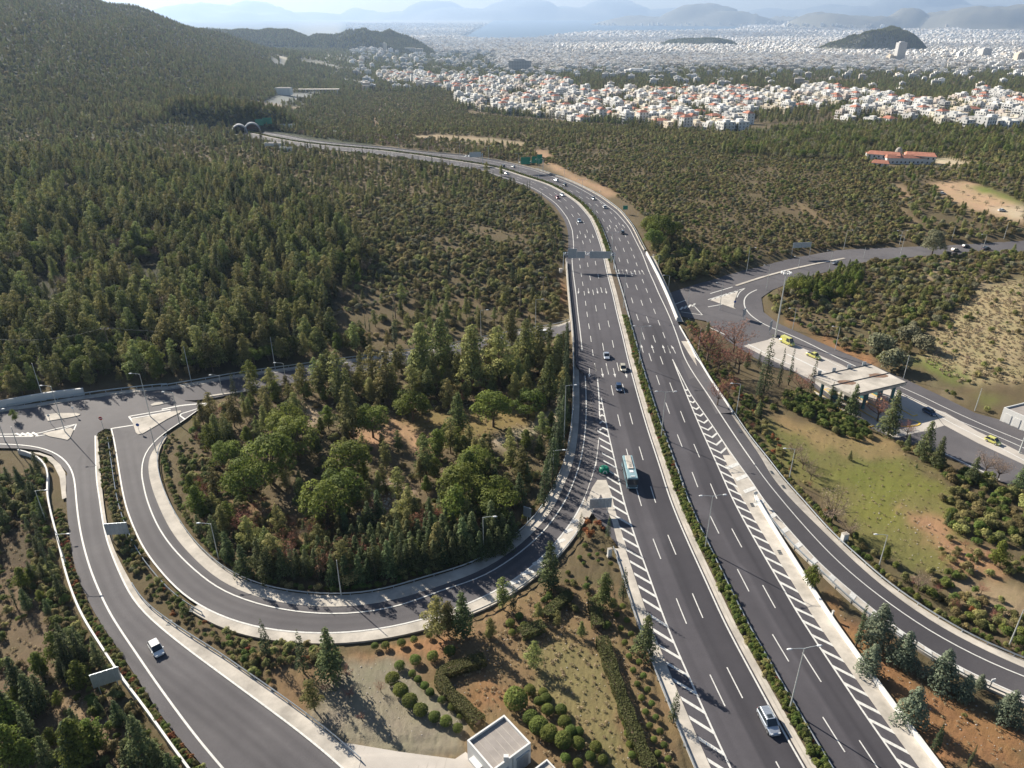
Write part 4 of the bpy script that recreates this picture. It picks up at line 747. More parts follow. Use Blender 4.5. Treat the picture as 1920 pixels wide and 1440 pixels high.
def scatter(P, spacing, mix, text, pix=True, avoid=None, jit=.48, pv=.02, clear=None):
    """trees or bushes over a ground polygon (pixels), mix = ((species, share, hmin, hmax), ...)"""
    zi = zone(text)
    Wp = W(P) if pix else np.array(P, float); x0, y0 = Wp.min(0); x1, y1 = Wp.max(0)
    nx, ny = int((x1 - x0) / spacing) + 1, int((y1 - y0) / spacing) + 1; X, Y = np.meshgrid(x0 + np.arange(nx) * spacing, y0 + np.arange(ny) * spacing)
    X = X + (np.arange(ny)[:, None] % 2) * spacing / 2; X = (X + RNG.uniform(-jit, jit, X.shape) * spacing).ravel(); Y = (Y + RNG.uniform(-jit, jit, Y.shape) * spacing).ravel()
    ok = inpoly(Wp, X, Y) & (pav(X, Y) < pv)
    for A in (avoid or []): ok &= ~inpoly(A, X, Y)
    X, Y = X[ok], Y[ok]
    if clear is not None: c = clear(X, Y); X, Y = X[c], Y[c]
    n1 = np.sin(X * .11 + 1.7 * np.sin(Y * .053)) * np.sin(Y * .093 + 1.3 * np.sin(X * .047 + 1)); n2 = np.sin(X * .031 + Y * .027 + 2) * np.sin(Y * .041 - X * .019)
    if spacing > 2.4 and len(X) > 60: g_ = (n1 + .5 * n2 > -.95) | (RNG.random(len(X)) < .4); X, Y, n1, n2 = X[g_], Y[g_], n1[g_], n2[g_]
    Z = N(X, Y); pr = np.array([m_[1] for m_ in mix]); pick = RNG.choice(len(mix), len(X), p=pr / pr.sum()); hh = np.clip(RNG.random(len(X)) ** 1.2 * .9 + .22 * (n1 + n2) + .06, -.2, 1.15); rot = RNG.random(len(X)) * 6.28
    for x, y, z, k, h, ro in zip(X, Y, Z, pick, hh, rot):
        spc, _, a, b = mix[k]; v = int(ro * 97) % len(PROTO[spc]); PL.setdefault(spc, []).append((x, y, z, (a + (b - a) * h) / PROTO[spc][v][0], ro, v, 0, zi))
def ex(spc, zt, pts, t='o', var=None):
    """explicit plants: (px, py of the foot, height in pixels)"""
    zi = zone(zt); g = W(px(t, *[(q[0], q[1]) for q in pts])); sc_ = TT[t][2]
    for (x, y), q in zip(g, pts):
        z = float(N(x, y)); u0, v0 = proj(x, y, z); u1, v1 = proj(x, y, z + 10.0); hpx = math.hypot(u1 - u0, v1 - v0); put(spc, x, y, q[2] / sc_ / hpx * 10 * (.66 if spc == 'round_shrub' else .92), zi, 1, var, z)
CLR = [W(P) for P, c in ZONES[5:9]]           # clearings inside the loop
# --- individually placed trees
ex('pine_tree', 'pine|inside the loop|pines growing inside the loop', [(475,748,62),(570,745,70),(640,760,110),(700,735,95),(730,760,115),(790,720,120),(830,700,110),(885,735,130),(935,720,115),(985,700,110),(1010,690,90),(660,820,110),(860,820,90),(800,900,90),(845,850,70),(610,720,60),(560,800,70),(505,790,60),(440,800,66),(410,840,70),(960,655,80),(1030,760,100)])
ex('umbrella_pine', 'green pine|inside the loop|full green pines inside the loop', [(775,790,72),(925,800,82),(990,785,66),(430,880,62),(470,940,90),(510,905,110),(560,860,90),(660,900,90),(640,960,90),(615,985,95),(895,910,80),(870,960,100),(930,980,90),(540,830,80),(700,820,70)])
ex('bright_pine', 'bright pine|inside the loop|bright pines inside the loop', [(360,930,45),(375,965,60),(400,850,60),(860,990,90),(880,930,90),(820,860,60),(475,720,50)])
ex('cypress_tree', 'cypress|inside the loop|cypresses inside the loop', [(545,812,70),(575,800,60),(1046,850,110),(1052,780,80),(1035,920,100),(1020,950,90),(1058,730,80),(860,700,50),(1055,800,60),(1050,680,60)])
ex('russet_tree', 'russet bare tree|inside the loop|russet trees inside the loop', [(893,740,38),(860,760,30),(540,1060,60),(620,1080,60),(460,1000,50),(660,1050,50),(700,1060,50),(590,1010,40)])
rowc = [(x_, y_, 55 + 12 * math.sin(x_ * .37)) for x_, y_ in [(560 + i_ * 17, 1078 - 0.0004 * (i_ * 17 - 60) ** 2 * (1 if i_ > 3 else .2)) for i_ in range(24)]]
ex('conifer_tree', 'conifer|along the inner edge of the loop|conifers lining the loop', rowc + [(x_ + 8, y_ - 22, h_ * 1.05) for x_, y_, h_ in rowc[2:]] + [(x_ + 2, y_ - 46, h_) for x_, y_, h_ in rowc[6:20]] + [(405,1020,60),(430,1050,60),(460,1080,66),(500,1090,60),(375,1000,40),(395,960,35)])
ex('pine_tree', 'pine|in the triangle garden|pines in the triangle garden', [(820,1190,78),(942,1140,62),(1130,1140,70),(1045,1175,34),(1000,1250,52),(920,1195,40),(1090,1195,34),(590,1330,62),(1010,1160,34),(840,1190,66)])
ex('conifer_tree', 'conifer|in the triangle garden|conifers in the triangle garden', [(868,1190,88),(1030,1100,92),(1208,1230,84),(622,1270,100)])
ex('cypress_tree', 'slim cypress|in the triangle garden|slim cypresses in the triangle garden', [(502,1232,78),(570,1262,88),(963,1145,50),(1168,1125,66),(1088,1010,52),(1262,1355,66),(1140,1010,46)], var=2)
ex('cedar_tree', 'grey-green cedar|between the motorway and the exit ramp|cedars on the red earth', [(1640,1210,85),(1690,1245,68),(1760,1285,76),(1628,1262,60),(1805,1310,52),(1705,1352,72),(1885,1352,66),(1835,1290,30)])
ex('cypress_tree', 'leaning cypress|between the motorway and the exit ramp|cypresses on the red earth', [(1605,1210,92),(1750,1412,66),(1815,1440,52)])
ex('bright_pine', 'small bright pine|between the two barriers|pine by the barrier', [(1518,1100,48)])
ex('cypress_tree', 'tall dark cypress|below the toll plaza|cypresses below the toll plaza', [(1432,735,112),(1460,725,80),(1478,722,78),(1520,735,70),(1378,690,40),(1345,672,36),(1555,760,50),(1585,775,46),(1422,690,36),(1492,755,30),(1422,745,60)])
ex('conifer_tree', 'dark conifer|below the toll plaza|conifers below the toll plaza', [(1595,780,66),(1665,815,92),(1730,860,80),(1755,875,64),(1820,905,56),(1908,920,62),(1570,770,40),(1700,840,30),(1400,690,34),(1325,640,40),(1560,745,40)])
ex('russet_tree', 'russet bare tree|beside the toll plaza|russet trees beside the plaza', [(1325,680,80),(1345,700,60),(1375,660,66),(1385,700,62),(1365,740,40),(1345,760,46),(1500,740,44),(1645,790,50),(1700,820,34)])
ex('bare_tree', 'bare tree|on the verge above the exit ramp|bare trees on the verge', [(1558,980,66),(1590,1010,42),(1520,900,30),(1490,860,34),(1505,880,36),(1720,1110,40),(1845,890,50),(1870,900,44)])
ex('conifer_tree', 'young conifer|on the green lawn|young conifers on the lawn', [(1593,862,20),(1718,878,10),(1422,780,34),(1410,770,20),(1775,985,26)])
ex('bright_pine', 'bright pine|right edge of the lawn|pines right of the lawn', [(1865,1060,54),(1660,1050,30)])
ex('umbrella_pine', 'big round pine|by the ramp into the toll plaza|round pines above the ramp', [(1490,562,56),(1545,560,30),(1240,455,66),(1225,470,50),(1262,450,44),(1215,440,40)])
ex('olive_bush', 'big grey-green bush|above the toll canopy|big bushes above the toll canopy', [(1668,690,44),(1650,660,40),(1700,640,36),(1730,655,34)])
ex('eucalyptus_tree', 'big eucalyptus|behind the crossing road|eucalyptus', [(1747,478,62)])
ex('pine_tree', 'dark pine|beside the left carriageway|dark pines beside the motorway', [(912,345,44),(1010,412,28),(940,330,22),(790,330,30),(490,262,22),(497,300,34),(1005,398,24)])
ex('cypress_tree', 'slim cypress|along the left verge of the motorway|roadside cypresses', [(1012 + i_ * 3, 392 + i_ * 9, 30 - i_ * .3) for i_ in range(12)] + [(640 + i_ * 13.2, 287 + i_ * 1.6, 12 + (i_ * 7 % 5)) for i_ in range(16)] + [(868 + i_ * 11, 315 + i_ * 4.4, 12 + (i_ * 5 % 7)) for i_ in range(14)], var=0)
ex('cypress_tree', 'cypress|behind the red roofed convent|cypresses by the convent', [(1722 + i_ * 4.2, 292 + i_ * .8, 20 + (i_ * 7 % 5)) for i_ in range(9)] + [(1756 + i_ * 4.5, 292 + i_ * 1.2, 12 + (i_ * 5 % 5)) for i_ in range(13)] + [(1490 + i_ * 4, 279, 12) for i_ in range(10)])
ex('olive_tree', 'olive tree|on the bare ground by the car park|olive trees by the car park', [(1785,355,9),(1805,365,9),(1767,347,7),(1812,352,8),(1825,375,9),(1835,368,8),(1855,372,9),(1848,385,11),(1878,385,9),(1906,395,11),(1918,412,14)])
ex('conifer_tree', 'conifer|by the wall of the slip road|conifers along the wall', [(150,1440,100),(95,1440,70),(275,1440,110),(245,1440,60),(70,1340,90),(40,1300,80),(25,1360,80),(130,1255,80),(150,1240,70),(120,1210,50),(300,1440,60),(250,1330,20),(60,1390,70)])
ex('cypress_tree', 'dark cypress|left of the wall|cypresses left of the wall', [(62,920,46),(58,945,40),(85,1050,50),(78,1020,60),(95,1075,50),(70,985,40),(143,1260,100),(158,1250,80),(52,900,30)])
ex('bright_pine', 'bright young pine|left of the wall|young pines left of the wall', [(150,1290,56),(110,1240,60),(30,1440,90),(100,1400,40),(155,1440,100),(60,1440,60),(10,1380,90),(78,955,30),(80,1130,28)])
ex('bright_pine', 'young pine|on the verge at the junction|pines on the junction verge', [(30,790,26),(88,870,16)])
# rows of clipped shrubs in the garden
zi = [(90,585,28),(112,655,30),(128,700,30),(150,755,28),(175,795,24),(200,815,26),(220,860,22),(110,525,22),(140,470,24),(170,460,20),(160,590,16),(168,625,16),(185,655,16),(205,700,18),(225,755,18),(250,800,12)]
ex('round_shrub', 'clipped round shrub|in the curved rows of the garden|clipped shrubs in the garden rows', [(290,600,75),(335,665,75),(388,725,78),(448,775,72),(525,810,60),(590,835,62),(655,870,50),(330,520,56),(418,490,60),(515,470,60),(610,440,62),(400,560,40),(432,592,40),(470,630,44),(500,665,44),(565,710,42),(622,750,42),(668,800,32),(980,730,120),(1065,820,80),(1110,870,95),(1165,910,90),(1135,670,50),(1150,710,60),(1160,770,62),(1235,770,60),(1255,840,66),(1245,950,90),(1290,890,60),(1335,890,50),(1330,960,66),(1430,980,60),(1260,1040,50),(1400,1030,50),(1330,1070,50),(1470,1050,50),(1060,660,60),(1110,720,50),(950,280,50),(1000,240,44),(1030,290,44),(960,330,40),(1170,110,36),(1135,145,30),(1100,180,30),(830,340,40),(250,405,46),(340,390,46),(190,405,40),(410,370,40),(495,345,36)], 'ra')
ex('round_shrub', 'clipped round shrub|in the rows along the motorway barrier|shrub rows beside the motorway barrier', [(1525 + a_ * 23.2 + b_ * 58, 150 + a_ * 78 - b_ * 6 + (b_ * 37), 34) for b_ in range(2) for a_ in range(13) if 1525 + a_ * 23.2 + b_ * 58 < 1880] + [(1550 + i_ * 12, 600 + i_ * 60, 40) for i_ in range(8)], 'ra')
ex('round_shrub', 'round shrub|near the nose of the gore|round shrubs near the nose', [(1300,760,70),(1240,890,60),(1350,860,50),(1440,850,50),(1285,950,44),(1110,1060,60),(1160,1150,44),(1500,800,44),(1590,960,60),(1450,920,40),(890,1300,44),(830,1370,44),(760,1430,50),(950,1390,44)], 's')
ex('red_bush', 'rust red bush|near the nose of the gore|rust red bushes at the nose', [(1330,500,70),(1360,640,80),(1440,520,70),(1300,590,60),(1500,560,40)], 's')
# --- fields of plants
F1 = px('o', (-90,770),(-90,300),(150,285),(420,325),(640,410),(700,500),(620,600),(640,640),(760,650),(700,665),(500,690),(300,728),(160,735),(0,748))
scatter(F1, 3.7, (('pine_tree', .56, 4.5, 13), ('cypress_tree', .15, 6, 12), ('bright_pine', .1, 4, 9), ('umbrella_pine', .11, 5, 9), ('bare_tree', .03, 4, 7), ('scrub_bush', .10, 1.5, 3.5)), 'dark pine|in the dense wood left of the motorway|trees of the dense wood')
scatter(px('o', (640,640),(760,560),(900,560),(1050,600),(1050,612),(900,625),(760,650)), 4.5, (('pine_tree', .3, 4, 8), ('scrub_bush', .6, 1.2, 3), ('cypress_tree', .1, 4, 7)), 'pine|on the bank above the crossing road|pines on the bank')
scatter(px('o', (-90,310),(-90,170),(340,160),(440,225),(470,258),(560,272),(640,292),(860,320),(960,345),(640,415),(420,325),(150,290)), 4.2, (('pine_tree', .36, 3.5, 7.5), ('scrub_bush', .56, 1.5, 3.2), ('cypress_tree', .08, 4, 8)), 'small pine|on the slope above the dense wood|small pines on the slope')
scatter(px('o', (640,412),(940,345),(1000,372),(1022,420),(1050,500),(1052,600),(900,560),(760,560),(620,600),(700,500)), 2.6, (('scrub_bush', .72, 1.0, 3.0), ('olive_bush', .2, 1.2, 2.8), ('pine_tree', .03, 3, 7), ('cypress_tree', .03, 4, 8), ('green_bush', .05, 1, 2)), 'scrub bush|on the open slope left of the motorway|bushes of the open slope')
scatter(px('o', (1000,300),(1250,270),(1640,310),(1700,400),(1690,455),(1500,470),(1350,510),(1265,535),(1225,440),(1190,390),(1100,335)), 2.8, (('scrub_bush', .82, .8, 2.2), ('olive_bush', .1, 1.2, 2.4), ('green_bush', .05, 1.2, 2.6), ('cypress_tree', .01, 3, 6)), 'scrub bush|on the scrubland right of the motorway|bushes of the scrubland', avoid=[W(np.array(P)) for P, c in ZONES if c in ((.40,.25,.17), (.36,.25,.17), (.38,.25,.17))])
scatter(px('o', (1205,420),(1262,450),(1330,470),(1420,480),(1340,520),(1262,545),(1230,500)), 3.4, (('pine_tree', .35, 4, 8), ('scrub_bush', .4, 2, 4), ('green_bush', .25, 2, 4)), 'pine|on the shaded bank beside the bridge|trees beside the bridge')
scatter(px('o', (500,243),(700,255),(900,282),(1000,300),(1250,270),(1640,310),(1700,300),(1400,250),(1200,240),(850,212),(700,152),(640,160),(560,205)), 5.0, (('scrub_bush', .6, 2, 3.6), ('pine_tree', .4, 3, 6)), 'small pine|on the scrubby plain beyond the motorway|trees beyond the motorway', avoid=[W(np.array(P)) for P, c in ZONES if c in ((.33,.25,.18), (.36,.22,.15), (.38,.24,.17))])
scatter(px('o', (640,265),(900,296),(1010,312),(1000,300),(900,282),(700,255),(560,246),(520,246)), 3.6, (('scrub_bush', .45, 1.5, 3.0), ('pine_tree', .3, 3, 5.5), ('cypress_tree', .12, 3, 5), ('bare_tree', .13, 3, 4)), 'small tree|on the far verge of the motorway|trees on the far verge')
scatter(px('o', (1250,270),(1400,248),(1960,258),(1990,345),(1960,480),(1690,455),(1700,400),(1640,310)), 4.4, (('pine_tree', .16, 3, 6), ('scrub_bush', .64, 1.3, 3.2), ('olive_bush', .16, 2, 3), ('bright_pine', .04, 4, 6)), 'pine|on the wooded ground round the convent|trees round the convent', avoid=[W(np.array(P)) for P, c in ZONES if c[0] > .335 or c == (.17,.20,.05)] + [W(px('w', (220,270),(420,300),(640,290),(840,350),(840,430),(300,470)))])
scatter(px('o', (1340,290),(1400,248),(1560,235),(1700,225),(1960,245),(1960,290),(1700,290),(1600,300),(1500,300)), 6.5, (('pine_tree', .6, 5, 9), ('umbrella_pine', .15, 5, 8), ('olive_tree', .25, 4, 6)), 'pine|in the wood below the suburb|pines below the suburb')
scatter(px('r5', (440,540),(560,510),(760,370),(960,380),(1330,340),(1920,330),(1920,480),(1700,520),(1560,640),(1460,740),(1300,830),(1240,1000),(1180,1060),(1040,970),(860,860),(640,760),(500,670),(420,600)), 3.0, (('scrub_bush', .6, 1.0, 2.6), ('green_bush', .14, 1.2, 2.8), ('olive_bush', .16, 1.4, 3), ('bare_tree', .05, 2, 3), ('pine_tree', .05, 3, 6)), 'scrub bush|on the rough field right of the toll ramp|bushes of the rough field')
scatter(px('r5', (700,450),(860,400),(1030,440),(960,600),(760,620),(640,560)), 2.8, (('bright_pine', .7, 3, 6), ('conifer_tree', .3, 3, 5)), 'young bright pine|in the plantation right of the ramp|young pines of the plantation')
scatter(px('r5', (1300,940),(1460,740),(1640,560),(1920,480),(2000,1080),(1560,1080)), 7, (('bare_tree', .35, 1.5, 3), ('scrub_bush', .35, .8, 2), ('green_bush', .3, .8, 1.8)), 'low bush|in the dry grass field|bushes in the dry field')
scatter(px('p', (860,440),(1250,540),(1480,660),(1700,720),(1500,760),(1300,680),(1000,560)), 3.4, (('green_bush', .6, .8, 1.6), ('scrub_bush', .4, .8, 1.8)), 'green bush|behind the toll ramp barrier|bushes behind the ramp')
scatter(px('o', (1290,600),(1345,650),(1395,740),(1440,800),(1500,890),(1560,965),(1640,1040),(1790,1130),(1920,1190),(1990,1250),(1920,1240),(1640,1110),(1490,980),(1400,860),(1330,720),(1285,620)), 2.1, (('scrub_bush', .5, .7, 1.6), ('green_bush', .34, .8, 1.7), ('red_bush', .1, .7, 1.3), ('russet_tree', .03, 1.5, 2.5)), 'low bush|on the verge right of the ramp|verge bushes right of the ramp')
scatter(px('r8', (320,60),(480,60),(560,130),(500,170),(380,140),(330,120)), 2.4, (('green_bush', .5, .8, 1.8), ('scrub_bush', .5, .8, 1.6)), 'low bush|beside the lawn|bushes beside the lawn')
scatter(px('r8', (560,40),(700,60),(900,150),(1040,230),(1080,310),(1000,330),(900,300),(720,210),(560,130)), 1.9, (('green_bush', .75, 1.4, 2.4), ('scrub_bush', .25, 1.2, 2.2)), 'dense green bush|between lawn and toll plaza|bushes between lawn and plaza')
scatter(px('r8', (1180,340),(1280,330),(1420,440),(1560,500),(1750,560),(1920,600),(1990,700),(1920,900),(1780,930),(1650,900),(1500,820),(1460,650),(1540,580),(1380,460)), 2.3, (('green_bush', .5, 1.2, 2.4), ('scrub_bush', .5, 1.2, 2.4)), 'dense bush|right of the lawn|bushes right of the lawn')
scatter(px('r8', (1500,840),(1700,980),(1800,1010),(1920,960),(1990,1080),(1600,1080)) + px('rb', (1700,60),(1920,240),(1920,420),(1700,320),(1400,150),(1300,60)), 2.6, (('green_bush', .3, .9, 1.8), ('scrub_bush', .6, .9, 1.8), ('russet_tree', .1, 1.5, 2.5)), 'low bush|above the lower exit ramp|bushes above the exit ramp')
LOOPIN = px('o', (352,800),(430,760),(480,742),(560,724),(760,690),(1040,640),(1066,660),(1066,850),(1034,930),(950,1005),(840,1062),(700,1096),(560,1104),(440,1050),(350,950),(306,850))
scatter(px('o', (352,800),(430,760),(440,850),(520,960),(640,1010),(640,1100),(560,1104),(440,1050),(350,950),(306,850)), 2.0, (('scrub_bush', .5, .9, 2.4), ('green_bush', .25, 1, 2.4), ('russet_tree', .12, 1.5, 3), ('bare_tree', .08, 1.5, 3), ('conifer_tree', .05, 2.5, 4)), 'bush|on the bank inside the loop|bushes inside the loop', avoid=CLR)
scatter(px('o', (430,750),(560,724),(760,690),(1040,642),(1064,700),(1040,720),(900,750),(700,760),(600,745),(500,760)), 5.2, (('pine_tree', .8, 7, 11), ('cypress_tree', .1, 6, 9), ('bright_pine', .1, 5, 8)), 'pine|in the belt between loop and crossing road|pines of the belt', avoid=CLR)
scatter(px('o', (640,940),(760,970),(1000,900),(1040,880),(1034,930),(950,1005),(840,1062),(700,1096),(620,1090)), 3.4, (('conifer_tree', .6, 4.5, 8), ('russet_tree', .2, 3, 5), ('scrub_bush', .2, 1, 3)), 'dark conifer|in the thicket inside the loop|thicket conifers inside the loop')
scatter(LOOPIN, 4.2, (('scrub_bush', .4, 1, 2.4), ('pine_tree', .34, 5, 9), ('bright_pine', .1, 4, 7), ('green_bush', .16, 1, 2.4)), 'pine|scattered inside the loop|scattered pines inside the loop', avoid=CLR)
scatter(px('k', (900,500),(1300,340),(1320,330),(1000,500),(700,650),(640,700),(700,600)), 2.5, (('cedar_tree', .6, 3, 5), ('conifer_tree', .4, 3, 5)), 'grey-green conifer|at the kerb of the junction|conifers at the junction kerb')
scatter(px('r6', (-150,380),(150,400),(230,440),(262,520),(252,620),(275,760),(345,1080),(-150,1080)), 2.4, (('scrub_bush', .55, .8, 2.2), ('green_bush', .3, .8, 2), ('conifer_tree', .1, 3, 6), ('russet_tree', .05, 2, 3)), 'bush|on the slope left of the wall|slope bushes left of the wall', clear=lambda X, Y: (np.sin(X * .21 + Y * .13) + np.sin(X * .09 - Y * .17) < .75))
scatter(px('r9', (-200,0),(340,0),(380,150),(500,400),(640,620),(820,860),(980,1080),(1000,1200),(-200,1200)), 2.3, (('scrub_bush', .4, .8, 2.2), ('green_bush', .3, .8, 2.2), ('conifer_tree', .14, 3, 7), ('bright_pine', .12, 3, 7), ('cypress_tree', .04, 4, 7)), 'bush|on the lower slope by the wall|lower slope bushes by the wall', avoid=[W(np.array(px('r9', (340,640),(450,700),(700,900),(560,960),(420,800))))], clear=lambda X, Y: (np.sin(X * .25 + Y * .1) + np.sin(X * .11 - Y * .21) < .8))
scatter(px('j', (1120,840),(1180,760),(1225,790),(1260,1000),(1290,1200),(1330,1440),(1150,1440),(1130,1100)) , 1.15, (('scrub_bush', .6, .6, 1.2), ('green_bush', .3, .6, 1.2), ('olive_bush', .1, .6, 1.1)), 'low bush|in the strip between the slip road and the loop|bushes of the dividing strip', pv=9)
scatter(px('r6', (570,600),(655,600),(700,760),(780,920),(880,1060),(730,1080),(660,960),(610,800)), 1.25, (('scrub_bush', .6, .6, 1.3), ('green_bush', .3, .6, 1.2), ('olive_bush', .1, .6, 1.1)), 'low bush|in the lower dividing strip|bushes of the lower dividing strip', pv=9, clear=lambda X, Y: np.sin(X * 1.1 + Y * .7) < .8)
scatter(px('r9', (770,30),(890,20),(1010,120),(1060,200),(1180,270),(1400,370),(1900,410),(1900,470),(1540,500),(1560,620),(1480,600),(1250,420),(1000,250),(850,130)), 1.35, (('scrub_bush', .5, .7, 1.5), ('green_bush', .3, .7, 1.4), ('red_bush', .07, .7, 1.2)), 'low bush|along the kerb below the loop|kerb bushes below the loop', pv=9)
scatter(px('r9', (1500,560),(1640,540),(1740,640),(1700,720),(1600,690)), 1.9, (('round_shrub', 1, 1, 1.5),), 'round shrub|beside the slip road guardrail|round shrubs by the guardrail')
scatter(px('ra', (1060,0),(1400,0),(1500,120),(1600,300),(1640,500),(1500,300),(1400,220),(1250,240),(1100,110)), 2.6, (('scrub_bush', .5, .6, 1.5), ('green_bush', .5, .6, 1.4)), 'low bush|in the narrow end of the garden|bushes at the narrow end')
scatter(px('ra', (-400,700),(-100,560),(100,520),(320,700),(300,760),(100,1000),(-100,900)), 4.5, (('scrub_bush', .6, .6, 1.2), ('russet_tree', .4, 1, 2)), 'low bush|on the pale gravel slope|bushes on the gravel slope', avoid=[W(px('ra', (-60,920),(0,925),(120,945),(330,980),(640,1020),(700,980),(780,1080),(1000,1300),(-100,1200),(-200,1030)))])
scatter(px('rb', (760,120),(1000,330),(1300,560),(1900,900),(1500,1080),(1100,620)), 8, (('scrub_bush', .8, .3, .8), ('green_bush', .2, .3, .7)), 'low bush|on the red earth by the ramp|tufts on the red earth')
# rows along lines
def row(Wl, step, mix, text, jit=.25, expl=0):
    g = resample(Wl, step); zi = zone(text)
    for x, y in g:
        k = random.random(); a = 0
        for spc, pr_, h0, h1 in mix:
            a += pr_
            if k <= a: put(spc, x + random.uniform(-jit, jit), y + random.uniform(-jit, jit), random.uniform(h0, h1), zi, 0); break
for off_ in (2.2, 2.9, 3.3): row(offset(seg(690, 60), off_), 1.15, (('green_bush', .75, .8, 1.2), ('scrub_bush', .22, .75, 1.15), ('red_bush', .03, .6, .9)), 'hedge bush|in the planted median|hedge bushes of the median')
a_, b_ = pair(SW, SLA, 2, 2)
for f_ in (.25, .45, .65): row((a_ * (1 - f_) + b_ * f_)[len(a_) // 3:], 1.3, (('red_bush', .12, .5, .9), ('green_bush', .5, .6, 1.0), ('scrub_bush', .38, .6, 1.0)), 'low bush|between the wall and the slip road|bushes between wall and slip road')
row(offset(RRL, 1.5), 1.3, (('green_bush', .6, .8, 1.3), ('scrub_bush', .4, .8, 1.3)), 'hedge bush|behind the ramp guardrail|hedge behind the ramp guardrail')
row(offset(LRL, 1.6)[:60], 1.4, (('green_bush', .6, .7, 1.3), ('scrub_bush', .4, .7, 1.3)), 'hedge bush|inside the loop guardrail|hedge inside the loop guardrail')
for o_, s_ in ((-18.6, 2.6), (-21, 2.9), (-24, 3.2)): row(offset(seg(600, 312), o_), s_, (('scrub_bush', .55, .9, 2.3), ('green_bush', .25, 1, 2.4), ('cypress_tree', .12, 4, 8), ('olive_bush', .08, 1.2, 2.4)), 'bush|on the left verge of the upper motorway|bushes of the left verge', .8)
for o_, s_ in ((-1.6, 1.6), (-3.2, 2.2), (-5, 2.4)): row(offset(SW, o_)[8:], s_, (('scrub_bush', .45, .7, 1.7), ('green_bush', .4, .7, 1.9), ('conifer_tree', .15, 2.5, 5.5)), 'bush|outside the curving white wall|bushes outside the wall', .7)
lr_ = offset(LRL, 2.2); lr_ = lr_[(lr_[:, 1] > 128) & (lr_[:, 1] < 232) & (lr_[:, 0] > 8)]
row(lr_, 1.9, (('cypress_tree', .8, 7.5, 11), ('conifer_tree', .2, 6, 8)), 'cypress|in the row inside the loop guardrail|cypress row inside the loop guardrail')
lr2 = offset(LRL, 3.5); lr2 = lr2[(lr2[:, 1] < 128) & (lr2[:, 0] > -50)]
row(lr2, 2.6, (('conifer_tree', .7, 6.5, 9.5), ('cypress_tree', .3, 6, 9)), 'conifer|in the row along the bottom of the loop|conifer row at the bottom of the loop')
# hedges of the garden, clipped square
def hedge(name, Wl, w, h, label):
    g = resample(Wl, .5); r = np.random.default_rng(5); n = 190 * len(g); i = r.integers(0, len(g), n); T = np.gradient(g, axis=0); T /= np.linalg.norm(T, axis=1)[:, None]; Nn = np.column_stack([-T[:, 1], T[:, 0]])
    side = r.random(n); a = np.where(side < .5, r.uniform(-1, 1, n), np.sign(r.uniform(-1, 1, n))) * w / 2; zz = np.where(side < .5, h, r.uniform(.1, h, n)) + r.normal(0, .05, n); wob = .12 * np.sin(i * .7) + .1 * np.sin(i * .23)
    P = g[i] + Nn[i] * (a * (1 + wob))[:, None] + T[i] * r.uniform(-.3, .3, n)[:, None]; P = np.column_stack([P, N(P[:, 0], P[:, 1]) + zz * (1 + .07 * np.sin(i * .4))])
    d = np.where(side < .5, 0, np.sign(a)); nn = np.column_stack([Nn[i] * d[:, None], (side < .5) * 1.0]) + r.normal(size=(n, 3)) * .45; nn /= np.linalg.norm(nn, axis=1)[:, None]
    A = np.cross(nn, r.normal(size=(n, 3))); A /= np.linalg.norm(A, axis=1)[:, None]; B = np.cross(nn, A); S = r.uniform(.09, .16, n)[:, None]; V = np.stack([P - A * S, P - B * S * .7, P + A * S, P + B * S * .7], 1).reshape(-1, 3)
    me = bpy.data.meshes.new(name); me.vertices.add(len(V)); me.vertices.foreach_set('co', V.astype(np.float32).ravel()); me.loops.add(len(V)); me.loops.foreach_set('vertex_index', np.arange(len(V), dtype=np.int32)); me.polygons.add(n); me.polygons.foreach_set('loop_start', np.arange(n, dtype=np.int32) * 4); me.update(calc_edges=True)
    at = me.attributes.new('tint', 'FLOAT', 'POINT'); at.data.foreach_set('value', np.repeat(np.clip(r.normal(.5, .2, n), 0, 1), 4).astype(np.float32)); me.materials.append(MAT['hedge_leaves']); o = bpy.data.objects.new(name, me); C.objects.link(o)
    core = MB(); gg = resample(Wl, 1.0); 
    for k_ in range(len(gg) - 1): core.tube([(gg[k_][0], gg[k_][1], float(N(*gg[k_])) + h * .5), (gg[k_ + 1][0], gg[k_ + 1][1], float(N(*gg[k_ + 1])) + h * .5)], min(w, h) * .36, 6)
    core.build('branches', 'steel_dark' if False else 'trunk_bark', o); tag(o, label, 'hedge', 'clipped hedges of the garden')
hedge('hedge', cur(('ra', ((1465,380),(1500,490),(1550,640),(1600,780),(1660,960),(1740,1100))), n=2), 2.0, 1.5, 'long clipped hedge running down the garden towards the bottom edge')
hedge('hedge', cur(('ra', ((800,490),(660,530),(510,575),(570,640),(680,750),(770,840))), n=1), 2.0, 1.4, 'angled clipped hedge bending round the lawn left of the white building')
hedge('hedge', cur(('ra', ((1010,345),(1130,300))), n=1), 2.2, 1.4, 'short clipped hedge beside the small pines')
hedge('hedge', cur(('ra', ((1150,240),(1280,120))), n=1), 1.8, 1.4, 'clipped hedge running up towards the pine at the top of the garden')
hedge('hedge', cur(('ra', ((1415,160),(1430,230),(1440,300))), n=1), 1.8, 1.5, 'short clipped hedge above the long one')
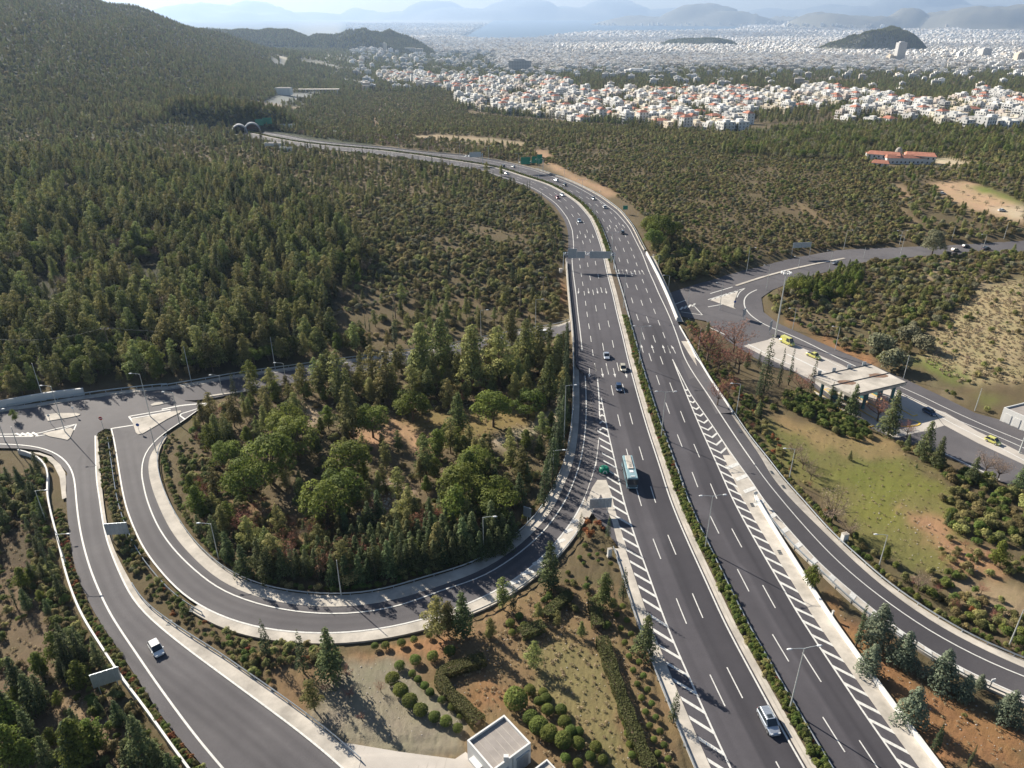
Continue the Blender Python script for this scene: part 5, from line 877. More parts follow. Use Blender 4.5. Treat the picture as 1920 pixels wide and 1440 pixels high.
# dry grass and litter on the open ground nearby
def tufts(P, spacing, h0, h1): scatter(P, spacing, (('grass_tuft', 1, h0, h1),), 'grass|on open ground|grass')
tufts(px('r5', (1300,940),(1460,740),(1640,560),(1920,480),(2000,1080),(1560,1080)), 2.0, .3, .75)
tufts(px('r8', (380,180),(700,250),(1100,300),(1480,540),(1560,700),(1700,1000),(1400,1080),(1000,900),(800,640),(560,480)), 2.2, .12, .35)
tufts(px('ra', (560,330),(1000,60),(1180,40),(1600,60),(1640,300),(1900,760),(1920,1080),(1000,1080),(820,780),(640,620)), 1.3, .12, .4)
tufts(px('rb', (760,90),(980,260),(1320,560),(1920,860),(1920,1080),(1480,1080),(1060,560),(900,380)), 1.8, .12, .3)
tufts(px('r9', (-200,0),(120,0),(300,300),(600,700),(900,1080),(-200,1080)), 1.8, .2, .6); tufts(px('r6', (-100,500),(150,520),(230,760),(300,1080),(-100,1080)), 1.8, .2, .6)
tufts(LOOPIN, 2.6, .2, .6)
for P_, sp_, a_, b_ in ((px('ra', (560,330),(1000,60),(1180,40),(1600,60),(1640,300),(1900,760),(1920,1080),(1000,1080),(820,780),(640,620)), 2.3, .1, .3), (px('ra', (0,520),(300,470),(480,560),(760,860),(700,960),(300,960),(0,880),(-260,700)), 1.5, .08, .25),
    (px('r9', (340,640),(450,700),(700,900),(560,960),(420,800)), 1.0, .1, .45), (px('rb', (760,90),(980,260),(1320,560),(1920,860),(1920,1080),(1480,1080),(1060,560),(900,380)), 1.8, .1, .35), (px('r7', (120,640),(230,520),(330,540),(420,700),(250,760),(80,760)), .9, .3, .9), (px('r8', (900,520),(1200,560),(1500,860),(1700,1060),(1400,1060),(1100,800)), 2.2, .1, .4)):
    scatter(P_, sp_, (('stone', 1, a_, b_),), 'stone|on open ground|stones')
scatter([(-345,690),(-285,705),(-250,708),(-225,715),(-190,700),(-190,800),(-345,800)], 3.8, (('pine_tree', .7, 4, 8), ('scrub_bush', .3, 2, 3.5)), 'pine|on the ridge above the tunnel|pines above the tunnel', pix=False)
scatter(px('o', (700,150),(860,160),(880,218),(850,212)), 5, (('scrub_bush', .6, 2, 3.6), ('pine_tree', .4, 3, 6)), 'pine|beside the front corner of the suburb|trees beside the suburb')
# --- far hillside
def hillscatter():
    zi = zone('pine|on the mountain slope at the left|pines of the mountain slope'); Y = []; X = []; y = 640.
    while y < 2500:
        sp_ = 4.6 + y / 640; n = int(y * .75 / sp_); xs = -.95 * y + np.arange(n) * sp_; X.append(xs + RNG.uniform(-.45, .45, n) * sp_); Y.append(np.full(n, y) + RNG.uniform(-.45, .45, n) * sp_); y += sp_
    X = np.concatenate(X); Y = np.concatenate(Y); Z = N(X, Y); u, v = proj(X, Y, Z); ok = (u > -120) & (v > -60) & (pav(X, Y) < .02) & (X / Y < ipl(Y, (640,-.5),(800,-.37),(1100,-.3),(1500,-.27),(2500,-.26)))
    rd = [np.array(P) for P, c in ZONES[-8:]]
    for P in rd: ok &= ~inpoly(P, u, v)
    X, Y, Z = X[ok], Y[ok], Z[ok]
    for x, y, z in zip(X, Y, Z):
        spc = 'pine_tree' if random.random() < .6 else 'scrub_bush'; v_ = random.randrange(len(PROTO[spc])); h = random.uniform(4.5, 9) if spc == 'pine_tree' else random.uniform(2.6, 4.6)
        PL[spc].append((x, y, z, h / PROTO[spc][v_][0], random.random() * 6.28, v_, 0, zi))
hillscatter()
scatter(px('o', (440,225),(640,208),(700,150),(760,130),(700,118),(560,118),(500,110),(400,120),(380,170)), 8, (('pine_tree', .7, 5, 8), ('scrub_bush', .3, 2.5, 4)), 'pine|round the far motorway and toll station|pines round the far toll station', avoid=[W(np.array(P)) for P, c in ZONES[-8:]])
# ------------------------------------------------------------------ put the plants out: the largest as objects, the rest of a kind as one mass
LMK = [('the stained white wall', 80, 750), ('the left triangular island', 122, 800), ('the right triangular island', 270, 780), ('the white hatchback', 294, 1216), ('the sign back over the white wall', 207, 1268), ('the sign back in the dividing strip', 225, 995), ('the service building', 935, 1400),
 ('the concrete gore nose', 1125, 960), ('the green crash cushion', 1131, 877), ('the coach', 1180, 900), ('the bridge parapet', 1240, 530), ('the sign gantry', 1100, 478), ('the power pole in the wood', 210, 640), ('the power pole on the bank', 975, 560), ('the tunnel portals', 462, 238), ('the green motorway signs', 1000, 303),
 ('the big eucalyptus', 1747, 450), ('the convent', 1690, 297), ('the toll canopy', 1610, 710), ('the floodlight mast', 1460, 590), ('the yellow van', 1476, 643), ('the white hut at the right edge', 1895, 790), ('the car park', 1850, 380), ('the white cabinet by the exit ramp', 1582, 1007), ('the big bare tree on the verge', 1558, 950),
 ('the silver estate car', 1440, 1355), ('the lower right edge lamp', 1893, 1200), ('the left loop lamp', 405, 1015), ('the lower right loop lamp', 907, 1005), ('the curve of the slip road corner', 150, 870), ('the grey car on the crossing road', 1567, 495), ('the pale sign frame', 1500, 470),
 ('the red earth strip', 1720, 1300), ('the green lawn', 1620, 900), ('the dry grass field', 1820, 640), ('the start of the loop ramp', 330, 820), ('the lower left corner', 20, 1430), ('the left end of the wood', 10, 560), ('the middle of the wood', 330, 500), ('the far end of the wood', 560, 520), ('the middle of the open slope', 820, 490), ('the dirt track by the motorway', 995, 370), ('the clearing inside the loop', 560, 790), ('the sandy path inside the loop', 960, 820), ('the bottom of the loop', 620, 1080), ('the middle of the scrubland', 1400, 380), ('the upper scrubland track', 1690, 350), ('the sign board inside the loop', 988, 970), ('the angled hedge', 860, 1260), ('the long hedge', 1170, 1300), ('the white car at the bridge', 1022, 625)]
def where_of(u, v, W0=None):
    k = min(range(len(LMK)), key=lambda i: (LMK[i][1] - u) ** 2 + ((LMK[i][2] - v) * 1.4) ** 2); t, a, b = LMK[k]; dx, dy = u - a, (v - b) * 1.4
    return k, ('right of ' if dx > 0 else 'left of ') if abs(dx) > abs(dy) else ('below ' if dy > 0 else 'above '), math.hypot(dx, dy)
NTHS = [None, 'nearest'] + [x + ' nearest' for x in ('second', 'third', 'fourth', 'fifth', 'sixth', 'seventh', 'eighth', 'ninth', 'tenth', 'eleventh', 'twelfth', 'thirteenth', 'fourteenth', 'fifteenth', 'sixteenth', 'seventeenth', 'eighteenth', 'nineteenth', 'twentieth')]
TENS = ['', '', 'twenty', 'thirty', 'forty', 'fifty', 'sixty']
def nth(n): return NTHS[n] if n < len(NTHS) else f"{TENS[n // 10]}-{('zeroth', 'first', 'second', 'third', 'fourth', 'fifth', 'sixth', 'seventh', 'eighth', 'ninth')[n % 10]} nearest" if n % 10 else f"{TENS[n // 10][:-1]}ieth nearest"
PENDING = []
def settle():
    D_ = {}
    for o, look, u, v in PENDING: k, rel, d_ = where_of(u, v); D_.setdefault((look, k, rel), []).append((d_, o))
    for (look, k, rel), L_ in D_.items():
        L_.sort(key=lambda q: q[0])
        for n, (d_, o) in enumerate(L_): o['label'] = f"{nth(n + 1)} {look} {rel}{LMK[k][0]}" if len(L_) > 1 else f"{look} {rel}{LMK[k][0]}"
    PENDING.clear()
ORD = ['nearest', 'second nearest', 'third nearest', 'fourth nearest', 'fifth nearest', 'sixth nearest', 'seventh nearest', 'eighth nearest', 'ninth nearest', 'tenth nearest']
NTH = ['first', 'second', 'third', 'fourth', 'fifth', 'sixth', 'seventh', 'eighth', 'ninth', 'tenth', 'eleventh', 'twelfth', 'thirteenth', 'fourteenth', 'fifteenth', 'sixteenth', 'seventeenth', 'eighteenth', 'nineteenth', 'twentieth', 'twenty-first', 'twenty-second', 'twenty-third', 'twenty-fourth', 'twenty-fifth']
def gn_scatter(name, src, rows, label, group=None):
    P = np.array([(r[0], r[1], r[2]) for r in rows]); me = bpy.data.meshes.new(name); me.vertices.add(len(P)); me.vertices.foreach_set('co', P.astype(np.float32).ravel())
    for an, k in (('size', 3), ('turn', 4)):
        at = me.attributes.new(an, 'FLOAT', 'POINT'); at.data.foreach_set('value', np.array([r[k] for r in rows], np.float32))
    o = bpy.data.objects.new(name, me); C.objects.link(o); ng = bpy.data.node_groups.new(name, 'GeometryNodeTree')
    ng.interface.new_socket('Geometry', in_out='INPUT', socket_type='NodeSocketGeometry'); ng.interface.new_socket('Geometry', in_out='OUTPUT', socket_type='NodeSocketGeometry')
    A = ng.nodes.new; gi, go, ip, oi, n1, n2, cx = A('NodeGroupInput'), A('NodeGroupOutput'), A('GeometryNodeInstanceOnPoints'), A('GeometryNodeObjectInfo'), A('GeometryNodeInputNamedAttribute'), A('GeometryNodeInputNamedAttribute'), A('ShaderNodeCombineXYZ')
    oi.inputs['Object'].default_value = src; oi.inputs['As Instance'].default_value = True; n1.data_type = n2.data_type = 'FLOAT'; n1.inputs['Name'].default_value = 'size'; n2.inputs['Name'].default_value = 'turn'
    L = ng.links.new; L(gi.outputs[0], ip.inputs['Points']); L(oi.outputs['Geometry'], ip.inputs['Instance']); L(n2.outputs['Attribute'], cx.inputs['Z']); L(cx.outputs[0], ip.inputs['Rotation']); L(n1.outputs['Attribute'], ip.inputs['Scale']); L(ip.outputs[0], go.inputs[0])
    o.modifiers.new('scatter', 'NODES').node_group = ng; o['kind'] = 'stuff'; o['label'] = label
    if group: o['group'] = group
    return o
def joined(name, tr, cr):
    bm = bmesh.new(); bm.from_mesh(cr); nf = len(bm.faces); 
    if tr: bm.from_mesh(tr)
    bm.faces.ensure_lookup_table()
    for f in bm.faces[nf:] if tr else []: f.material_index = 1
    me = bpy.data.meshes.new(name); bm.to_mesh(me); bm.free(); me.materials.append(cr.materials[0]); me.materials.append(MAT['trunk_bark']); return bpy.data.objects.new(name, me)
LOOKS = {'pine_tree': 'irregular green pine', 'bright_pine': 'bright green young pine', 'umbrella_pine': 'full rounded green pine', 'cypress_tree': 'narrow dark cypress', 'conifer_tree': 'conical green conifer', 'cedar_tree': 'grey-green spreading cedar', 'scrub_bush': 'olive green scrub bush', 'green_bush': 'dense green bush',
         'olive_bush': 'grey-green broad bush', 'red_bush': 'rust red low bush', 'round_shrub': 'clipped round shrub', 'bare_tree': 'leafless brown tree', 'russet_tree': 'russet leafless tree', 'olive_tree': 'small round olive tree', 'eucalyptus_tree': 'tall broad eucalyptus', 'grass_tuft': 'dry grass tuft', 'stone': 'pale stone'}
CAP = {'pine_tree': 280, 'scrub_bush': 280, 'green_bush': 270, 'cypress_tree': 250, 'conifer_tree': 200, 'bright_pine': 150, 'umbrella_pine': 60, 'cedar_tree': 80, 'olive_bush': 100, 'red_bush': 90, 'round_shrub': 200, 'bare_tree': 90, 'russet_tree': 90, 'olive_tree': 60, 'eucalyptus_tree': 5, 'grass_tuft': 0, 'stone': 0}
OBJNAME = {'bright_pine': 'young_pine', 'scrub_bush': 'scrub_bush'}
n_ind = 0; LABELLED = {}
for spc, rows in PL.items():
    pr = PROTO[spc]; R = np.array([(r[0], r[1], r[2], r[3] * pr[r[5]][0], r[6]) for r in rows]); u, v = proj(R[:, 0], R[:, 1], R[:, 2] + R[:, 3] / 2)
    d = R[:, 1] * cp - (R[:, 2] - CH) * sp; size = R[:, 3] * FPX / np.maximum(d, 5); inf = (u > 6) & (u < 1914) & (v > 6) & (v < 1434) & (d > 0)
    score = np.where(inf, size + R[:, 4] * 1e4, -1); od = np.argsort(-score); ind = [i for i in od[:CAP[spc]] if inf[i]]; si = set(ind); nm = OBJNAME.get(spc, spc)
    byz = {}
    for i in ind: byz.setdefault((rows[i][7]), []).append(i)
    for zi, L_ in byz.items():
        parts_ = ZN[zi].split('|'); look, where, grp = parts_[0], parts_[1], parts_[2] if len(parts_) > 2 else parts_[1]; expl = rows[L_[0]][6]
        L_.sort(key=lambda i: proj(rows[i][0], rows[i][1], rows[i][2])[0]); n_ = len(L_)
        for k, i in enumerate(L_):
            x, y, z, s_, ro, vv, e_, _ = rows[i]; h_, tr, cr = pr[vv]; nme = nm
            if tr is None: o = bpy.data.objects.new(nme, cr); C.objects.link(o)
            else:
                o = empty(nme)
                t1 = bpy.data.objects.new('trunk', tr); C.objects.link(t1); t1.parent = o; c1 = bpy.data.objects.new('crown', cr); C.objects.link(c1); c1.parent = o
            o.location = (x, y, z); o.rotation_euler = (0, 0, ro); o.scale = (s_, s_, s_); n_ind += 1
            base_l = LOOKS[spc]
            if expl and n_ <= 25:
                w_ = where.strip(); lab = f"{base_l} {w_}" + ('' if n_ == 1 else f", {NTH[k]} from the left")
            elif expl: lab = f"{base_l} {where.strip()}"
            else: lab = f"{base_l} {where.strip()}"
            if not expl or n_ > 25: uu, vv2 = proj(x, y, z); PENDING.append((o, base_l, float(uu), float(vv2)))
            key = (spc, lab)
            o['label'] = lab; o['category'] = 'tree' if tr is not None else 'bush'; o['group'] = f"{LOOKS[spc]}{'es' if LOOKS[spc][-1] in 'hs' else 's'} {where.strip()}"
    settle(); rest = {}
    for i, r in enumerate(rows):
        if i not in si: rest.setdefault(r[5], []).append(r)
    for vv, rr_ in rest.items():
        src = joined(spc + '_form', pr[vv][1], pr[vv][2]); gn_scatter('stones' if spc == 'stone' else 'grass' if spc == 'grass_tuft' else 'forest' if 'pine' in spc or 'tree' in spc else 'scrub', src, rr_, f"mass of {LOOKS[spc]}s spread over the land")
print('plants', {k: len(v) for k, v in PL.items()}, 'single', n_ind)
# ------------------------------------------------------------------ rails, walls
def rail(label, Wl, h=.75, post=4.0, z=None, lvl=0.0, name='guardrail', mat='galvanised', double=False):
    g = resample(Wl, 2.0); zz = np.full(len(g), z) if z is not None else N(g[:, 0], g[:, 1]); t = empty(name, (g[0][0], g[0][1], zz[0])); off = Vector((g[0][0], g[0][1], zz[0]))
    T = np.gradient(g, axis=0); T /= np.linalg.norm(T, axis=1)[:, None]; Nn = np.column_stack([-T[:, 1], T[:, 0]]); prof = [(-.05, h - .32), (.05, h - .26), (-.02, h - .16), (.05, h - .06), (-.05, h), (-.09, h - .16)]
    V = []; F = []; npf = len(prof)
    for i in range(len(g)):
        for a, b in prof: V.append((g[i][0] + Nn[i][0] * a - off.x, g[i][1] + Nn[i][1] * a - off.y, zz[i] + lvl + b - off.z))
    for i in range(len(g) - 1):
        for k in range(npf): F.append((i * npf + k, i * npf + (k + 1) % npf, (i + 1) * npf + (k + 1) % npf, (i + 1) * npf + k))
    mesh('rail', V, F, mat, t); mb = MB(); gp = resample(Wl, post)
    for x, y in gp: zb = z if z is not None else float(N(x, y)); mb.box(x - .06 - off.x, x + .06 - off.x, y - .06 - off.y, y + .06 - off.y, zb - .4 - off.z, zb + lvl + h - .1 - off.z)
    p = mb.build('posts', mat, t); p['kind'] = 'stuff'; tag(t, label, 'guardrail', 'steel guardrails'); return t
def wallrun(name, Wl, w, h, mat, label, cat, z=None, below=.5, zt=None, parent=None):
    g = resample(Wl, 2.5); zz = np.full(len(g), z) if z is not None else N(g[:, 0], g[:, 1]); A, B = offset(g, -w / 2), offset(g, w / 2); n = len(g)
    V = [(a[0], a[1], q - below) for a, q in zip(A, zz)] + [(a[0], a[1], q + h) for a, q in zip(A, zz)] + [(b[0], b[1], q + h) for b, q in zip(B, zz)] + [(b[0], b[1], q - below) for b, q in zip(B, zz)]; F = []
    for i in range(n - 1):
        for k in range(3): F.append((k * n + i, k * n + i + 1, (k + 1) * n + i + 1, (k + 1) * n + i))
    F += [(0, n, 2 * n, 3 * n), (n - 1, 2 * n - 1, 3 * n - 1, 4 * n - 1)]; o = mesh(name, V, F, mat, parent); bm = bmesh.new(); bm.from_mesh(o.data); bmesh.ops.recalc_face_normals(bm, faces=bm.faces); bm.to_mesh(o.data); bm.free()
    if label: tag(o, label, cat)
    return o
rail('double steel guardrail along the right side of the planted median', offset(seg(690, 60), 3.75), z=0.0, lvl=.05)
rail('steel guardrail on the left edge of the motorway beside the garden', offset(seg(118, 60), -15.6), z=0.0, lvl=.05)
rail('steel guardrail on the outside of the exit ramp', offset(RRL, 0)[:], lvl=.05)
rail('steel guardrail between the exit ramp and the red earth strip', RLC, lvl=.05)
rail('steel guardrail round the inside of the loop ramp', LRL[:-22], lvl=.05)
rail('steel guardrail outside the loop ramp by the garden', LOC[-24:-6], lvl=.05)
rail('steel guardrail between loop ramp and its planted strip', offset(LO, -1.3)[2:34], lvl=.02)
rail('steel guardrail beside the lower slip road', SRO[26:], lvl=.08)
rail('steel guardrail on the far side of the crossing road', offset(CRT, 1.9), lvl=.05); rail('steel guardrail behind the junction kerb', offset(JT, 2.3)[-18:], lvl=.05)
LW = offset(seg(318, 120), ipl(seg(318, 120)[:, 1], (118,-24.0),(150,-22.5),(196,-19),(205,-17.0),(318,-17.0)))
LWc = np.vstack([flat(px('c', (0,1300),(80,1120),(120,960),(150,800),(165,600),(170,300),(165,0)))[::-1], ])
wl_ = flat(px('d', (205,450),(215,620),(232,800),(252,1000),(268,1200)) + px('c', (165,0),(170,300),(165,600),(150,800),(120,960)))
wallrun('parapet_wall', smooth(resample(wl_, 2.5), 3), .45, .7, 'concrete', 'low concrete parapet along the left edge of the motorway', 'wall', z=0.0, below=3)
rail('steel railing on the parapet left of the motorway', smooth(resample(wl_, 2.5), 3), .6, 2.0, z=0.0, lvl=.7)
rp_ = cutY(RAIL_R, 322, 240); wallrun('bridge_parapet', rp_, .5, 1.3, 'white_wall', 'bright concrete bridge parapet on the right side of the motorway', 'wall', z=0.0, below=1.6)
wallrun('kerb_wall', cutY(RAIL_R, 700, 325), .35, .55, 'pale_concrete', 'long pale kerb wall on the outside of the motorway curve', 'wall', z=0.0)
rail('steel guardrail on the right verge of the motorway curve', offset(cutY(RAIL_R, 520, 325), .8), z=0.0)
wallrun('kerb_wall', cutY(RAIL_R, 238, 120), .3, .35, 'white_wall', 'white kerb wall from the bridge to the exit ramp', 'wall', z=0.0)
bw = offset(seg(190, 60), 19.0)[int(len(seg(190, 60)) * .42):]; wallrun('barrier_wall', bw, .45, .9, 'white_wall', 'white concrete barrier on the right edge of the right carriageway', 'wall', z=0.0)
wallrun('retaining_wall', SW[3:], .34, .9, 'white_wall', 'white curving retaining wall left of the slip road', 'wall', below=2.5)
lw_ = W(px('j', (-60,510),(40,490),(300,440),(600,390),(950,350))); wallrun('retaining_wall', lw_, .6, 1.8, 'white_wall', 'stained white retaining wall behind the junction', 'wall', below=1)
mw_ = flat(px('d', (640,690),(690,860),(735,980))); 
# bridge under the motorway
br = empty('motorway_bridge', (40, 275, 0)); tag(br, 'concrete bridge carrying the motorway over the crossing road', 'bridge')
for nm_, ya, yb, a, b in (('deck', 318, 240, -16.8, 22.5),):
    S = seg(ya, yb); A, B = offset(S, a), offset(S, b); n = len(S); V = []
    for q, zq in ((A, -.06), (B, -.06), (B, -1.6), (A, -1.6)): V += [(p[0] - 40, p[1] - 275, zq) for p in q]
    F = [(k * n + i, k * n + i + 1, ((k + 1) % 4) * n + i + 1, ((k + 1) % 4) * n + i) for k in range(4) for i in range(n - 1)]; mesh('deck', V, F, 'concrete', br)
for ya in (314, 294, 262, 244):
    i = int(st_of(ya)); 
    for of_ in (-12, -3, 8, 18): p = offset(LR, of_)[i]; zb = float(N(*p)); mb = MB(); mb.tube([(p[0] - 40, p[1] - 275, zb - 1), (p[0] - 40, p[1] - 275, -1.6)], .7, 10); mb.build('pier', 'concrete', br)
# ------------------------------------------------------------------ lamp posts
def lamp(base_px, top_px=None, arm='l', h=None, t='o', at=None, z=None, thick=1.0, heading=0.0):
    P = np.array(at) if at is not None else W(px(t, base_px))[0]; zb = float(N(*P)) if z is None else z
    if h is None:
        tp = px(t, top_px)[0]; bp_ = px(t, base_px)[0]; u0, v0 = proj(P[0], P[1], zb); u1, v1 = proj(P[0], P[1], zb + 10); h = abs(tp[1] - bp_[1]) / max(abs(v1 - v0), 1e-3) * 10; h = min(max(h, 5), 17)
    o = empty('street_lamp', (P[0], P[1], zb), heading); mb = MB(); mb.tube([(0,0,-.2),(0,0,h)], [.13 * thick, .065 * thick], 8); mb.build('pole', 'pole_paint', o)
    for sgn in ({'l': (-1,), 'r': (1,), 'd': (-1, 1), 'n': ()}[arm]):
        mb = MB(); mb.tube([(0,0,h-.05),(sgn*.9,0,h+.12),(sgn*2.0,0,h+.22)], [.06,.05,.045], 6); a_ = mb.build('arm', 'pole_paint', o)
        mb = MB(); n_ = 8; V = []
        for zz, ss in ((0,.7),(.1,1),(.2,.55)):
            for k in range(n_): an = k / n_ * 2 * math.pi; V.append((sgn * 2.35 + math.cos(an) * .48 * ss, math.sin(an) * .2 * ss, h + .12 + zz))
        F = [tuple(range(n_))[::-1], tuple(range(2*n_, 3*n_))] + [(r_*n_+k, r_*n_+(k+1)%n_, (r_+1)*n_+(k+1)%n_, (r_+1)*n_+k) for r_ in range(2) for k in range(n_)]; mb.add(V, F); mb.build('lamp_head', 'sign_white', o)
    return o
med = [(1477,1332),(1317,1031),(1234,821),(1193,687),(1170,579),(1141,492),(1116,407),(1092,381),(1059,358),(1016,337),(977,325),(930,308),(880,298),(820,290),(760,283)]
for k, p in enumerate(med):
    s_, _ = st_px('o', p); i = int(np.clip(s_ / 2, 1, len(LR) - 2)); T = LR[i + 1] - LR[i - 1]; q_ = at_st(s_, 2.75); o = lamp(None, h=13.0, arm='d', at=q_[:2], z=.1, heading=math.atan2(T[1], T[0]) + math.pi / 2)
    tag(o, f'double armed lamp post in the motorway median, {NTH[k]} from the camera', 'street lamp', 'double lamps of the motorway median')
SL_ = [((1380,778),(1387,720),'l','beside the exit ramp above the lawn'),((1309,660),(1313,614),'n','beside the bridge end right of the motorway'),((1479,900),(1490,842),'l','on the lawn side of the exit ramp'),((1647,1065),(1662,1003),'l','at the white cabinet right of the exit ramp'),((1893,1208),(1918,1143),'n','at the lower right edge by the exit ramp'),
 ((80,744),(58,681),'n','behind the stained wall at the left edge'),((122,810),(97,725),'l','on the left triangular island'),((282,782),(260,702),'l','on the right triangular island of the junction'),((337,795),(324,736),'l','at the start of the loop ramp'),((358,713),(347,650),'n','behind the kerb right of the junction'),((417,738),(411,704),'l','on the near kerb right of the junction'),((537,722),(531,681),'l','on the crossing road by the small pines'),((516,691),(510,632),'n','behind the crossing road guardrail'),
 ((37,847),(28,800),'n','on the slip road corner at the left edge'),((10,828),(12,768),'r','beside the planted island at the left edge'),((85,975),(78,920),'r','on the curving white wall'),((125,1060),(123,1002),'r','on the wall beside the slip road'),((293,848),(283,800),'n','on the gutter at the start of the loop'),((410,1048),(397,982),'l','inside the left bend of the loop'),((907,1043),(905,970),'r','in the trees at the lower right of the loop'),((1036,910),(1038,845),'r','in the cypress row inside the loop'),
 ((640,1118),(627,1050),'n','at the bottom of the loop among russet trees'),((1004,615),(1006,562),'r','behind the crossing road left of the bridge'),((902,633),(902,582),'r','on the bank above the crossing road'),((836,658),(831,638),'l','among pines beside the crossing road'),((735,690),(733,660),'l','in the pine belt of the crossing road'),((1252,555),(1256,517),'l','right below the bridge parapet'),((1233,512),(1237,479),'l','behind the bridge parapet'),((1289,579),(1292,543),'n','on the shaded island right of the bridge'),((1349,581),(1352,531),'l','on the lit island of the right junction'),
 ((1437,543),(1443,498),'l','on the inner kerb of the right junction'),((1400,509),(1406,465),'r','behind the far kerb of the crossing road'),((1497,502),(1499,484),'l','on the median of the crossing road'),((1555,504),(1560,470),'l','on the near kerb by the grey car'),((1619,484),(1622,464),'n','on the near kerb beyond the grey car'),((1486,618),(1493,579),'l','above the curved ramp into the plaza'),((1566,656),(1574,613),'l','on the barrier above the yellow pickup'),((1694,709),(1704,666),'n','right of the toll canopy'),((1828,769),(1839,728),'n','left of the white hut at the right edge'),
 ((1582,466),(1588,432),'r','beyond the crossing road left of the sign'),((1686,460),(1690,433),'d','beyond the crossing road near the eucalyptus'),((1688,479),(1694,442),'l','in front of the eucalyptus'),((1784,452),(1791,424),'n','right of the eucalyptus'),((1843,467),(1848,440),'l','between the dark cars on the right'),((1882,448),(1892,417),'n','below the car park at the right'),((1911,849),(1920,800),'n','on the toll island at the right edge'),((1057,836),(1063,716),'r','at the inner edge of the merging lanes')]
for b_, t_, ar, wh in SL_:
    o = lamp(b_, t_, ar, thick=1.8 if 'toll island' in wh else 1.0); tag(o, f'grey street lamp {wh}', 'street lamp', 'single street lamps')
o = empty('lamp_mast', (*W(px('n', (1025,830)))[0], PZ)); mb = MB(); mb.tube([(0,0,-.2),(0,0,24)], [.3,.14], 10); mb.build('pole', 'pole_paint', o); mb = MB(); mb.tube([(math.cos(a) * 1.3, math.sin(a) * 1.3, 24) for a in [k * math.pi / 6 for k in range(13)]], .09, 6, caps=False); mb.build('ring', 'pole_paint', o)
for k in range(8):
    a = k * math.pi / 4; mb = MB(); mb.box(math.cos(a) * 1.5 - .3, math.cos(a) * 1.5 + .3, math.sin(a) * 1.5 - .25, math.sin(a) * 1.5 + .25, 23.6, 24.1); mb.build('floodlight', 'sign_white', o)
tag(o, 'tall floodlight mast with a ring of lamps beside the toll plaza', 'lamp mast')
# ------------------------------------------------------------------ power line
wp = []
for (b_, h_) in (((212,677), 11), ((975,590), 11), ((742,600), 10), ((-60,690), 11), ((1018,560), 9)):
    P = W([b_])[0]; z = float(N(*P)); o = empty('power_pole', (P[0], P[1], z)); mb = MB(); mb.tube([(0,0,-.3),(0,0,h_)], [.2,.13], 8); mb.build('pole', 'wood_pole', o); mb = MB(); mb.box(-1.2, 1.2, -.07, .07, h_ - .6, h_ - .45); mb.build('crossarm', 'wood_pole', o)
    for x in (-1.1, 0, 1.1): mb = MB(); mb.tube([(x,0,h_-.45),(x,0,h_-.15)], [.08,.05], 6); mb.build('insulator', 'sign_white', o)
    wp.append((P[0], P[1], z + h_)); tag(o, {212: 'wooden power pole in the dense wood at the left', 975: 'wooden power pole on the bank above the crossing road', 742: 'wooden power pole on the open slope', -60: 'wooden power pole at the far left', 1018: 'short wooden pole near the bridge'}[b_[0]], 'power pole', 'power poles in the wood')
def wire(p, q, sag, label, name='power_cable', r=.03):
    V = []; mb = MB(); pts = [Vector(p) * (1 - t) + Vector(q) * t - Vector((0, 0, sag * 4 * t * (1 - t))) for t in np.linspace(0, 1, 16)]; mb.tube(pts, r, 4); o = mb.build(name, 'steel_dark'); tag(o, label, 'cable', 'power cables'); return o
wire(wp[3], wp[0], 3, 'power cable from the left edge to the pole in the wood'); wire(wp[0], wp[2], 6, 'long power cable crossing the dense wood'); wire(wp[2], wp[1], 4, 'power cable above the open slope')
wire((wp[0][0] + 1, wp[0][1], wp[0][2]), (wp[2][0] + 1, wp[2][1], wp[2][2]), 6.6, 'second power cable crossing the dense wood')
# ------------------------------------------------------------------ cars
def ringloft(mb, rings, m=0, cap=True):
    n = len(rings[0]); b = len(mb.v); V = [p for r in rings for p in r]; F = []
    for i in range(len(rings) - 1):
        for k in range(n - 1): F.append((i*n+k, (i+1)*n+k, (i+1)*n+k+1, i*n+k+1))
        F.append((i*n+n-1, (i+1)*n+n-1, (i+1)*n, i*n))
    if cap: F.append(tuple(range(n))); F.append(tuple((len(rings)-1)*n+k for k in range(n))[::-1])
    mb.add(V, F, m)
def paint(name, col, metal=.2):
    if name in MAT: return name
    m, nt, b = newmat(name); b.inputs['Base Color'].default_value = (*col, 1); b.inputs['Metallic'].default_value = metal; b.inputs['Roughness'].default_value = .28; b.inputs['Coat Weight'].default_value = .6; b.inputs['Coat Roughness'].default_value = .08; return name
paint('car_white', (.75,.75,.75), 0); paint('car_silver', (.50,.54,.60), .5); paint('car_beige', (.55,.50,.38), .3); paint('car_navy', (.03,.06,.13), .3); paint('car_dark', (.03,.035,.045), .3); paint('car_red', (.25,.05,.05), .2); paint('car_yellow', (.60,.58,.16), 0); paint('car_grey', (.22,.24,.27), .4); paint('car_blue', (.30,.38,.48), .4)
simple('headlamp', (.8,.82,.85), .15, .1, .02, 3, .6); simple('tail_lamp', (.35,.02,.02), .25, 0, .02, 3, .6); simple('rim_metal', (.5,.5,.52), .35, .8, .05, 3)
